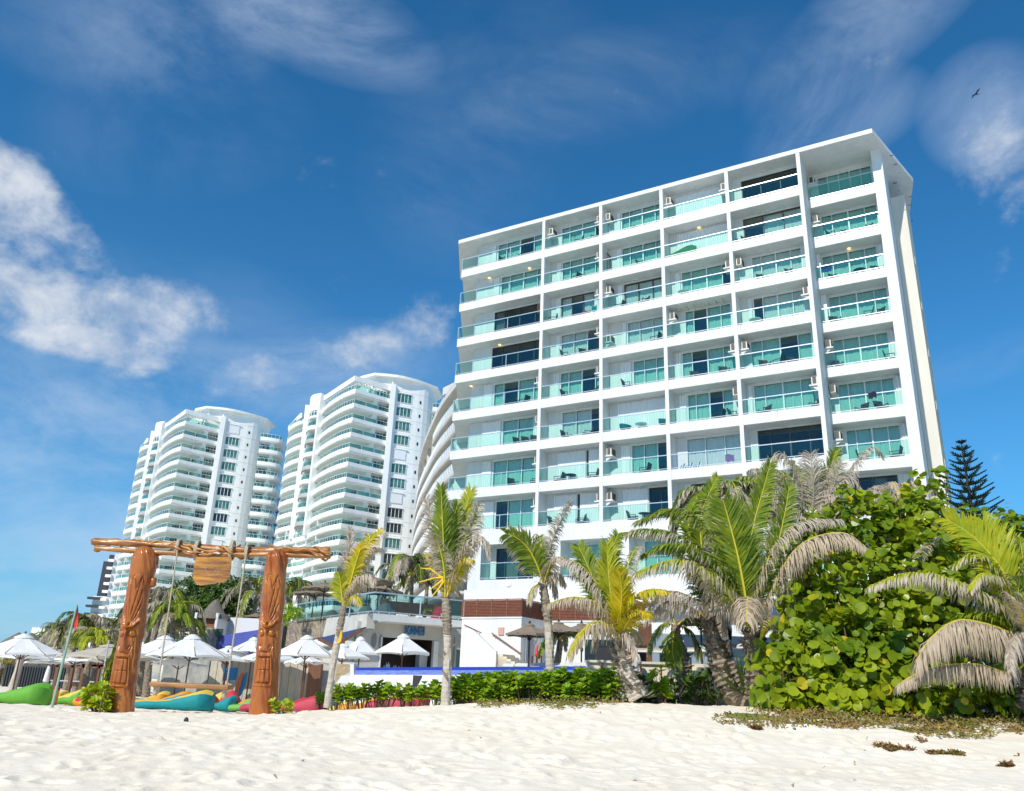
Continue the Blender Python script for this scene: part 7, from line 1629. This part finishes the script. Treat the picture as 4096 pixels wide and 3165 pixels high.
def beanbag(px, py, Y, col, label, s=1.0, lean=0):
    s *= .62; c = at(px, py, Y); o = empty('beanbag', (c.x, c.y, gz(c.x, c.y)), 0, label, 'beanbag', 'beanbags by the blue board'); m = MB(); r = random.Random(int(px)); pf = [(.02, 0), (.48, .02), (.58, .22), (.52, .5), (.36, .78), (.16, .95), (.02, 1.0)]
    vs = []; fs = []; seg = 18
    for j, (rd, z_) in enumerate(pf):
        for k in range(seg): a = 6.283*k/seg; q = 1+.10*math.sin(a*3+j)+r.uniform(-.03, .03); vs.append(((rd*q*math.cos(a)+lean*z_)*s, rd*q*math.sin(a)*s, z_*s))
    for j in range(len(pf)-1):
        for k in range(seg): fs.append((j*seg+k, j*seg+(k+1) % seg, (j+1)*seg+(k+1) % seg, (j+1)*seg+k))
    m.faces(vs, fs); m.build('cushion', lm(col), o, smooth=True)
beanbag(842, 2742, 36, 'red', 'dark red beanbag left of the yellow one, behind the swing seat', 1.2)
beanbag(878, 2735, 36.5, 'yellow', 'yellow beanbag between the two red ones', 1.2, .35)
beanbag(932, 2745, 35, 'red', 'red beanbag in front of the blue board, right of the yellow one', 1.25)
# ------------------------------------------------------------------ poles, flag
def stick(name, A, B, r0, mt, label, cat_):
    m = MB(); A2 = Vector((A.x, A.y, min(A.z, gz(A.x, A.y)-.05))); m.tube([Vector((0, 0, 0)), (B-A2)*.5+Vector((.01, 0, 0)), B-A2], [r0, r0*.9, r0*.7], 8); o = m.build(name, mt, loc=A2); return tag(o, label, cat_)
gp = mat('green_paint', (.22, .40, .30), .6, noise=(6, (.30, .44, .34)))
Af, Bf = at(205, 2836, 20.6), at(309, 2418, 20.6); flp = empty('flag_pole', (Af.x, Af.y, gz(Af.x, Af.y)), 0, 'leaning pale green flagpole with a limp red flag at its top', 'flag pole'); FB = Vector(flp.location)
m = MB(); m.tube([Af-FB-Vector((0, 0, .2)), (Af+Bf)/2-FB, Bf-FB], [.035, .03, .022], 8); m.build('pole', gp, flp)
m = MB(); q = [(309, 2422), (312, 2428), (313, 2460), (311, 2500), (300, 2520), (289, 2498), (294, 2470), (302, 2440)]
P = [at(x, y, 20.6+.02*(i % 3)) - FB for i, (x, y) in enumerate(q)]; m.poly(P); m.poly([p+Vector((0, .01, 0)) for p in P][::-1]); m.build('flag', mat('red_flag', (.62, .05, .04), .7, bump=(12, .5, .03)), flp)
stick('wooden_pole', at(402, 2745, 22), at(437, 2560, 22), .025, GREY, 'thin grey stick standing left of the palm leaf bundle', 'pole')
stick('wooden_pole', at(394, 2848, 19.2), at(408, 2792, 19.2), .02, TWIG, 'short weathered stick beside the yellow green shrub', 'pole')
rb = empty('leaf_bundle', at(415, 2800, 21.2), 0, 'upright bundle of green palm leaves left of the left tiki post', 'palm leaf'); RB = Vector(rb.location)
for i in range(5): frond(rb, [at(412+i*2, 2800, 21.2), at(420+i*8, 2700, 21.2+.1*i), at(448+i*6, 2620, 21.2), at(462+i*5, 2585-i*6, 21.2)], base=RB, Lf=.18, dead=.2, droop=.1, col='g', side=(1, 0, 0), seed=400+i, dens=40, ang=72)
# ------------------------------------------------------------------ pool deck furniture and figures
deck = MB(); a_ = at(*s7(1440, 1160), 29.5); 
WL = mat('white_lounger', (.70, .71, .70), .5); CUSH = mat('beige_cushion', (.45, .38, .28), .8)
def sunbed_mesh():
    o = empty('sun_lounger'); m = MB(); m.box(-.95, .95, -.32, .32, .28, .34); 
    m.faces([(.35, -.32, .34), (.95, -.32, .62), (.95, .32, .62), (.35, .32, .34), (.35, -.32, .39), (.95, -.32, .67), (.95, .32, .67), (.35, .32, .39)], [(0, 1, 2, 3), (7, 6, 5, 4), (0, 4, 5, 1), (1, 5, 6, 2), (2, 6, 7, 3)]); m.build('frame', WL, o)
    for x in (-.8, .7):
        for y in (-.28, .28): m = MB(); m.bar((x, y, 0), (x-.1, y, .3), .05); m.build('leg', WL, o)
    m = MB(); m.box(-.9, .35, -.28, .28, .345, .40); m.build('cushion', CUSH, o); return o
sbd = sunbed_mesh(); sbd.scale = (.8, .8, .6); spots = [(165, 'first'), (400, 'second'), (660, 'third'), (930, 'fourth'), (1080, 'fifth'), (1330, 'sixth')]
for i, (x_, nm_) in enumerate(spots):
    c = at(*s7(x_, 1335), 38.5-i*.9); lb = 'white sun lounger along the pool edge, %s from the left' % nm_
    if i == 0: sbd.location = c; sbd.rotation_euler[2] = 1.35; tag(sbd, lb, 'sun lounger', 'white sun loungers beside the pool')
    else: clone(sbd, c, 1.35+.12*(i % 2), lb)
for i, (q, Y_, rz_) in enumerate((((680, 930), 27.5, .3), ((1240, 920), 27.3, -.2), ((1600, 870), 29, .2))):
    c = at(*s8(*q), Y_); clone(sbd, c, rz_+TH, ('white sun lounger between the dark screens behind the cream wall', 'white sun lounger right of the metal handrail', 'white sun lounger behind the standing person')[i], scale=1.0)
# deck slab
m = MB(); d1 = at(*s7(1440, 1165), 27.5); m.box(1.0, 22, 27.2, 46, 0, 1.75); tag(m.build('pool_deck', mat('deck_stone', (.55, .50, .42), .8)), None, None); m_ = bpy.data.objects['pool_deck']; m_['kind'] = 'structure'
# cream planter walls
CRW = mat('cream_plaster', (.70, .65, .54), .85, noise=(1.1, (.58, .54, .44)))
pw = empty('planter_wall', (0, 0, 0), 0, 'cream battered wall with stained joints between the pool and the palms', 'wall')
def cream(qtop0, qtop1, bot, Y, nm='wall_block', dy=0):
    a_, b_ = at(*qtop0, Y), at(*qtop1, Y+dy); m = MB(); z0 = min(gz(a_.x, Y), 1.0)-.1
    A2, B2 = Vector((a_.x-.08, a_.y-.25, z0)), Vector((b_.x+.08, b_.y-.25, z0))
    m.faces([A2, B2, b_, a_, A2+Vector((0, 1, 0)), B2+Vector((0, 1, 0)), b_+Vector((0, .5, 0)), a_+Vector((0, .5, 0))], [(0, 1, 2, 3), (3, 2, 6, 7), (0, 3, 7, 4), (1, 5, 6, 2)]); m.build(nm, CRW, pw)
    m = MB(); m.bar(a_+Vector((-.05, .2, .02)), b_+Vector((.05, .2, .02)), .6, .07); m.build('coping', CRW, pw)
cream(s7(1462, 1170), s7(1678, 1172), 0, 26.2); cream(s7(1700, 1172), s7(1985, 1195), 0, 26.2); cream(s8(500, 950), s8(745, 955), 0, 25.9); cream(s8(775, 955), s8(990, 960), 0, 25.9); cream(s8(240, 935), s8(500, 945), 0, 26.3)
m = MB()
for q0, q1 in ((s7(1690, 1190), s7(1668, 1385)), (s8(20, 960), s8(5, 1110)), (s8(760, 960), s8(750, 1080))): m.bar(at(*q0, 25.98), at(*q1, 25.8), .05, .02)
m.build('rust_stain', mat('rust_stain', (.35, .17, .06), .9), pw)
cs = empty('deck_steps', (0, 0, 0), 0, 'cream stone steps up to the deck behind the metal handrail', 'steps')
for i in range(4):
    a_, b_ = at(*s8(1135-i*3, 950+i*42), 26.6-i*.28), at(*s8(1420+i*10, 945+i*42), 26.6-i*.28); m = MB(); m.faces([Vector((a_.x, a_.y, a_.z-.6)), Vector((b_.x, b_.y, a_.z-.6)), Vector((b_.x, b_.y, a_.z)), a_, Vector((a_.x, a_.y+.6, a_.z-.6)), Vector((b_.x, b_.y+.6, a_.z-.6)), Vector((b_.x, b_.y+.6, a_.z)), Vector((a_.x, a_.y+.6, a_.z))], [(0, 1, 2, 3), (3, 2, 6, 7), (0, 3, 7, 4), (1, 5, 6, 2)]); m.build('step', CRW, cs)
m = MB(); P = [at(*s8(1145, 1335), 24.4), at(*s8(1132, 880), 24.6), at(*s8(1200, 810), 25.2), at(*s8(1290, 720), 26.2)]; m.tube([p-P[0] for p in P], .028, 8); tag(m.build('handrail', mat('steel', (.55, .58, .60), .25, metal=.9), loc=P[0]), 'bent stainless steel handrail beside the low dark palm', 'handrail')
for i, (q0, q1, lb) in enumerate(((( -40, 735), (210, 915), 'dark woven screen behind the golden palm trunk'), ((455, 730), (578, 935), 'dark woven screen left of the white sun lounger'), ((775, 740), (900, 935), 'dark woven screen right of the white sun lounger'))):
    a_, b_ = at(*s8(*q0), 27.6), at(*s8(*q1), 27.6); m = MB(); m.box(a_.x, b_.x, 27.6, 28.1, b_.z-.1, a_.z); m.box(a_.x-.02, b_.x+.02, 27.58, 28.12, a_.z, a_.z+.04); tag(m.build('dark_screen', mat('woven_dark', (.03, .033, .04), .7, bump=(30, .4, .02))), lb, 'screen')
m = MB(); a_, b_ = at(*s8(380, 560), 33), at(*s8(2000, 900), 33); m.box(a_.x, b_.x+2, 33, 33.1, 1.7, a_.z); tag(m.build('glass_screen', mat('blue_grey_glass', (.22, .33, .42), .3, noise=(1, (.30, .38, .44)))), 'blue grey glass screen across the back of the deck', 'screen')
m = MB(); a_ = at(*s8(570, 450), 31); m.box(a_.x-.22, a_.x+.22, 31, 31.4, 1.7, a_.z); tag(m.build('wooden_column', BROWN), 'brown wooden column above the dark screen', 'column')
m = MB(); a_, b_ = at(*s8(900, 180), 31), at(*s8(1250, 260), 31); m.box(a_.x, b_.x+5, 31.5, 37, b_.z-.1, b_.z+.45); tag(m.build('canopy_roof', mat('pale_blue_roof', (.55, .60, .68), .6)), 'pale flat canopy roof behind the leaning shaggy palm', 'roof')
m = MB(); c = at(*s7(655, 1150), 43.5); m.box(-.85, .85, -.25, .25, .95, 1.02); m.box(-.85, -.78, -.25, .25, 0, .95); m.box(.78, .85, -.25, .25, 0, .95); m.box(-.04, .04, -.25, .25, 0, .95); m.box(-.85, .85, -.25, .25, .0, .06)
tag(m.build('wooden_shelf', SLAT, loc=(c.x, c.y, at(*s7(655, 1195), 43.5).z), rotz=TH), 'low open brown wooden shelf against the podium wall', 'shelf'); bpy.data.objects['wooden_shelf'].scale = (.33, .33, .38)
rc = at(*s7(660, 1090), 43.5); m = MB(); m.tube([Vector((0, 0, 0)), Vector((-.08, 0, .3)), Vector((-.15, 0, .8)), Vector((-.05, 0, 1.25)), Vector((.12, 0, 1.55)), Vector((.2, 0, 1.6))], [.32, .28, .24, .22, .16, .08], 12); m.tube([Vector((.1, 0, .2)), Vector((.3, -.1, .3)), Vector((.2, 0, .7))], [.14, .16, .08], 8)
tag(m.build('red_sculpture', mat('coral_red', (.65, .06, .08), .5), smooth=True, loc=(rc.x, rc.y, at(*s7(655, 1195), 43.5).z+.39)), 'red curved sculpture standing on the brown shelf', 'sculpture'); bpy.data.objects['red_sculpture'].scale = (.32,)*3
# roof terrace furniture
def at_t(q, Y): c = at(*s6(*q), Y); return Vector((c.x, c.y, TZ))
c = at_t((520, 700), 49.5); m = MB(); m.box(-1.7, 1.7, -.5, .5, .35, .45); m.box(-1.7, 1.7, .35, .5, .45, 1.05); m.box(-1.75, -1.6, -.5, .5, 0, 1.1); m.box(1.6, 1.75, -.5, .5, 0, 1.1); tag(m.build('wooden_sofa', BROWN, loc=c, rotz=.5), 'dark brown wooden sofa behind the terrace glass', 'sofa')
c = at_t((950, 700), 49); m = MB(); m.lathe([(.05, 0), (.5, .05), (.55, .3), (.3, .75), (.05, .85)], 12); tag(m.build('beanbag', lm('red'), smooth=True, loc=c), 'dark red beanbag behind the terrace glass', 'beanbag')
c = at_t((120, 640), 50); m = MB(); 
for k in range(10): a = 6.283*k/10; m.tube([Vector((0, 0, 1.75)), Vector((.5*math.cos(a), .5*math.sin(a), 1.1)), Vector((.4*math.cos(a), .4*math.sin(a), .45)), Vector((0, 0, .3))], .012, 4)
m.lathe([(.05, .3), (.38, .42), (.45, .55), (.4, .5), (.05, .38)], 12); m.tube([Vector((.7, .2, 0)), Vector((.75, .2, 1.6)), Vector((.2, .1, 1.95)), Vector((0, 0, 1.75))], .03, 6); tag(m.build('hanging_chair', DARK, loc=c), 'round wire hanging chair at the terrace corner', 'chair')
for i, x_ in enumerate((230, 480, 760, 1000)):
    p = KL.lerp(K0, (i+.6)/4.5)+nL*1.8; m = MB(); m.lathe([(.45, .0), (.5, .35), (.3, .7), (.1, .8)], 10); m.box(-.6, .6, -.3, .3, 0, .4); tag(m.build('padded_armchair', mat('grey_rattan', (.12, .14, .15), .8), loc=(p.x, p.y, TZ)), 'dark padded seat behind the left terrace glass, %s from the left' % ORDN[i], 'seat', 'seats on the roof terrace')
blob_bush('terrace_plant', [bl(*s6(780, 720), 48.8, .25, .2)], 'small yellow green plant behind the terrace glass', 'plant', .14, 120, LEAF_HD, 61, shape='ros', rosette=4, loc=at(*s6(780, 720), 48.8), stems=False)
# people
SKIN = mat('skin', (.42, .22, .13), .6); HAIR = mat('dark_hair', (.012, .010, .009), .6)
def skin_mesh(name, pts, edges, rad, mt, parent, sub=1):
    me = bpy.data.meshes.new(name); me.from_pydata(pts, edges, []); o = bpy.data.objects.new(name, me); COL.objects.link(o); o.parent = parent; me.materials.append(mt)
    s_ = o.modifiers.new('skin', 'SKIN')
    for i, r0 in enumerate(rad): me.skin_vertices[0].data[i].radius = (r0, r0) if isinstance(r0, (int, float)) else r0
    me.skin_vertices[0].data[0].use_root = True; s_.use_smooth_shade = True; sb_ = o.modifiers.new('sub', 'SUBSURF'); sb_.levels = sub; sb_.render_levels = sub; return o
def person(loc, rz, label, shirt, lower, bare_legs=True, hair_long=False, lean=.05, arm=.35):
    o = empty('person', loc, rz, label, 'person')
    P = [(0, 0, .95), (0, .01, 1.15), (0, lean, 1.38), (0, lean*1.1, 1.49), (0, lean*1.2, 1.60), (0, lean*1.1, 1.70),
         (-.18, lean, 1.40), (-.24, .02-.02, 1.12), (-.23, -arm*.6, .92), (-.22, -arm*.75, .86), (.18, lean, 1.40), (.25, .0, 1.13), (.24, -arm*.5, .93), (.235, -arm*.65, .87),
         (-.10, 0, .86), (-.11, -.03, .48), (-.115, .05, .09), (-.12, -.09, .035), (.10, 0, .86), (.115, .02, .48), (.125, .07, .09), (.135, -.08, .035)]
    Ed = [(0, 1), (1, 2), (2, 3), (3, 4), (4, 5), (2, 6), (6, 7), (7, 8), (8, 9), (2, 10), (10, 11), (11, 12), (12, 13), (0, 14), (14, 15), (15, 16), (16, 17), (0, 18), (18, 19), (19, 20), (20, 21)]
    Rd = [(.14, .10), (.13, .09), (.15, .09), .052, (.072, .085), (.060, .075), .055, .042, .032, .03, .055, .042, .032, .03, .085, .056, .036, (.04, .03), .085, .056, .036, (.04, .03)]
    # five separate fingers on each hand
    for hnd, sx in ((9, -1), (13, 1)):
        b = Vector(P[hnd])
        for q in range(5):
            off = Vector((sx*(-.018+.012*q) if q < 4 else -sx*.03, -.02-.0*q, -.02)); tip = b+off+Vector((0, -.035 if q < 4 else -.02, -.05 if q < 4 else -.02))*(1-.08*abs(q-1.5)); i0 = len(P); P.append(tuple(b+off)); P.append(tuple(tip)); Ed += [(hnd, i0), (i0, i0+1)]; Rd += [.010, .008]
    skin_mesh('body', P, Ed, Rd, SKIN, o, 1)
    m = MB(); m.lathe([(.19, .86), (.20, .98), (.185, 1.12), (.205, 1.3), (.185, 1.42), (.08, 1.47)], 16, M=Matrix.Diagonal((1, .70, 1, 1))); m.build('shirt', shirt, o, smooth=True)
    for s in (-1, 1): m = MB(); m.tube([Vector((s*.17, lean, 1.41)), Vector((s*.22, .02, 1.26)), Vector((s*.245, 0, 1.16))], [.075, .066, .062], 10); m.build('sleeve', shirt, o, smooth=True)
    m = MB(); m.lathe([(.195, .98), (.20, .88), (.19, .80)], 16, M=Matrix.Diagonal((1, .72, 1, 1)))
    for s in (-1, 1): m.tube([Vector((s*.10, 0, .9)), Vector((s*.11, -.01, .52 if bare_legs else .1))], [.115, .092 if bare_legs else .06], 12)
    m.build('shorts' if bare_legs else 'trousers', lower, o, smooth=True)
    hc_ = Vector((0, lean*1.15, 1.66)); m = MB(); m.lathe([(.02, .11), (.06, .10), (.09, .05), (.098, -.01), (.09, -.06)] if not hair_long else [(.02, .11), (.06, .10), (.09, .05), (.10, -.02), (.10, -.15), (.07, -.25)], 14, tuple(hc_+Vector((0, .018, .0)))); m.build('hair', HAIR, o, smooth=True)
    m = MB(); m.lathe([(.018, -.02), (.012, .02)], 6, tuple(hc_+Vector((0, -.088, -.015)))); m.bar(hc_+Vector((-.025, -.084, -.05)), hc_+Vector((.025, -.084, -.05)), .01); 
    for s in (-1, 1): m.lathe([(.008, -.006), (.008, .006)], 6, tuple(hc_+Vector((s*.03, -.08, .012)))); m.lathe([(.012, -.02), (.012, .02)], 6, tuple(hc_+Vector((s*.082, 0, 0))))
    m.build('face', SKIN, o)
    for s in (-.12, .13): m = MB(); m.box(s-.05, s+.05, -.14, .11, -.005, .05); bevel(m.build('shoe', DARK, o), .02)
    return o
fp = at(*s8(1605, 868), 28.6)
person((fp.x, fp.y, fp.z), -1.35, 'person standing on the deck in a light blue shirt and black shorts', mat('light_blue_cloth', (.30, .42, .62), .8), mat('black_cloth', (.008, .009, .014), .8))
g_ = at(*s8(405, 1250), 25.2); person((g_.x, g_.y, gz(g_.x, g_.y)), 2.6, 'dark haired person in a white shirt half hidden behind the golden palm trunk', mat('white_cloth', (.62, .64, .68), .8), mat('black_cloth', (.008, .009, .014), .8), False, True)
# ------------------------------------------------------------------ far left shore
vil = empty('beach_house', (0, 0, 0), 0, 'low white beach house with arched terraces on the far left horizon', 'house'); a_, b_ = at(*s1(480, 225), 150), at(*s1(1010, 370), 150)
m = MB(); m.box(a_.x, b_.x, 150, 160, 0, b_.z+2.5); m.box(a_.x, a_.x+9, 149, 158, 0, a_.z); m.box(a_.x+12, b_.x-1, 151, 158, 0, a_.z-1); m.build('wall', WHITE_T, vil)
for i in range(6): m = MB(); x = a_.x+2+i*3.1; m.box(x, x+1.5, 148.9, 149.9 if i > 2 else 148.95, b_.z-1, b_.z+1.2); m.build('window', TWIN_D, vil)
for (q, w_, lb, Yv) in (((910, 180), 4.5, 'dark thatched roof on the distant white house', 149), ((300, 195), 3.0, 'small dark palapa roof behind the leftmost umbrella', 130), ((500, 200), 3.0, 'second small palapa roof behind the leftmost umbrella', 130)):
    c = at(*s1(*q), Yv); m = MB(); m.lathe([(.1, 0), (w_*.6, -1.2), (w_, -2.4), (w_*.95, -2.6)], 12); m.lathe([(.15, -9), (.15, -1)], 6); tag(m.build('palapa_roof', THATCH, loc=c), lb, 'thatched roof')
far_trees = [(40, 760, 'leftmost'), (250, 800, 'second'), (480, 790, 'third'), (640, 800, 'fourth')]
for i, (x_, y_, w_) in enumerate(far_trees):
    c = at(*s1(x_, y_), 74+i*2); m = MB(); m.lathe([(.1, 1.7), (1.4, .9), (3.0, -.1), (2.9, -.2)], 14); m.lathe([(.1, -3), (.1, 1)], 6)
    tag(m.build('palapa', THATCH, loc=c), 'grey thatched palapa low on the beach at left, %s of the row' % w_, 'palapa', 'palapas on the left beach')
m = MB(); c = at(*s1(555, 930), 66); m.box(-2.4, 2.4, 0, .1, -.6, 1.05)
for i in range(24): m.box(-2.4+i*.2, -2.3+i*.2, -.08, -.02, -.6, 1.15)
tag(m.build('dark_fence', DARK, loc=(c.x, c.y, gz(c.x, c.y)+.4)), 'low dark fence far left between the umbrella poles', 'fence')
for i, q in enumerate(((1320, 720), (1560, 700))):
    m = MB(); c = at(*s1(*q), 56); g = gz(c.x, c.y); z = c.z-g; m.box(-1.8, 1.8, -.1, .1, z-.12, z+.12)
    for x in (-1.7, 0, 1.7): m.box(x-.1, x+.1, -.1, .1, -.2, z)
    tag(m.build('pergola', BROWN, loc=(c.x, c.y, g)), 'dark timber pergola behind the umbrellas at left, %s one' % ('left', 'right')[i], 'pergola', 'dark pergolas')
for i, x_ in enumerate((1375, 1560, 1420)):
    m = MB(); c = at(*s1(x_, 900), 62); m.lathe([(.3, -.3), (.28, 2.6)], 10); tag(m.build('grey_column', mat('grey_column', (.36, .37, .38), .8), loc=(c.x, c.y, gz(c.x, c.y))), 'round grey column under the pergola, %s of three' % ('first', 'third', 'second')[i], 'column', 'grey columns')
m = MB(); c = at(*s1(180, 1000), 44); m.tube([Vector((0, 0, -.1)), Vector((.15, 0, 1.2)), Vector((.25, 0, 2.9))], [.22, .16, .13], 10); tag(m.build('bare_palm', BARK_L, loc=(c.x, c.y, gz(c.x, c.y))), 'pale grey palm trunk at left behind the double umbrella poles', 'palm trunk')
m = MB(); c = at(*s1(1340, 900), 58); m.box(-2.2, 2.2, -.5, .5, .65, .72)
for x in (-2, 2): m.box(x-.05, x+.05, -.4, .4, 0, .65)
tag(m.build('long_table', mat('grey_table', (.45, .46, .48), .6), loc=(c.x, c.y, gz(c.x, c.y))), 'long grey table under the pergola at left', 'table')
bd = at(3901, 378, 110); o = empty('bird', bd, 0, 'small dark seabird gliding at the upper right', 'bird'); m = MB(); m.tube([Vector((-.6, 0, -.25)), Vector((0, 0, 0)), Vector((.7, 0, .12))], [.05, .14, .04], 6); m.build('body', DARK, o, smooth=True)
for s in (-1, 1): m = MB(); m.poly([(.2, 0, .05), (.35*1, s*.7, .35), (.1, s*1.5, .2), (0, s*.7, .28), (-.1, 0, .02)]); m.build('wing', DARK, o)

for i, (q, lb) in enumerate((((2592, 3120), 'pink flower petal on the sand at the bottom, right one'), ((2538, 3130), 'pink flower petal on the sand at the bottom, left one'))):
    c = on_ground(*q); m = MB(); m.poly([(-.04, 0, .01), (0, -.03, .02), (.05, 0, .03), (.01, .035, .015)]); tag(m.build('flower_petal', mat('pink_petal', (.75, .04, .16), .6), loc=c+Vector((0, 0, .015))), lb, 'petal')
c = on_ground(743, 2892); m = MB(); m.lathe([(.01, 0), (.045, .02), (.05, .05), (.03, .09), (.01, .10)], 8); tag(m.build('dark_seed', DARK, loc=c), 'small dark seed pod lying on the sand in front of the swing', 'seed pod')
print('OBJECT COUNT', len(bpy.data.objects))
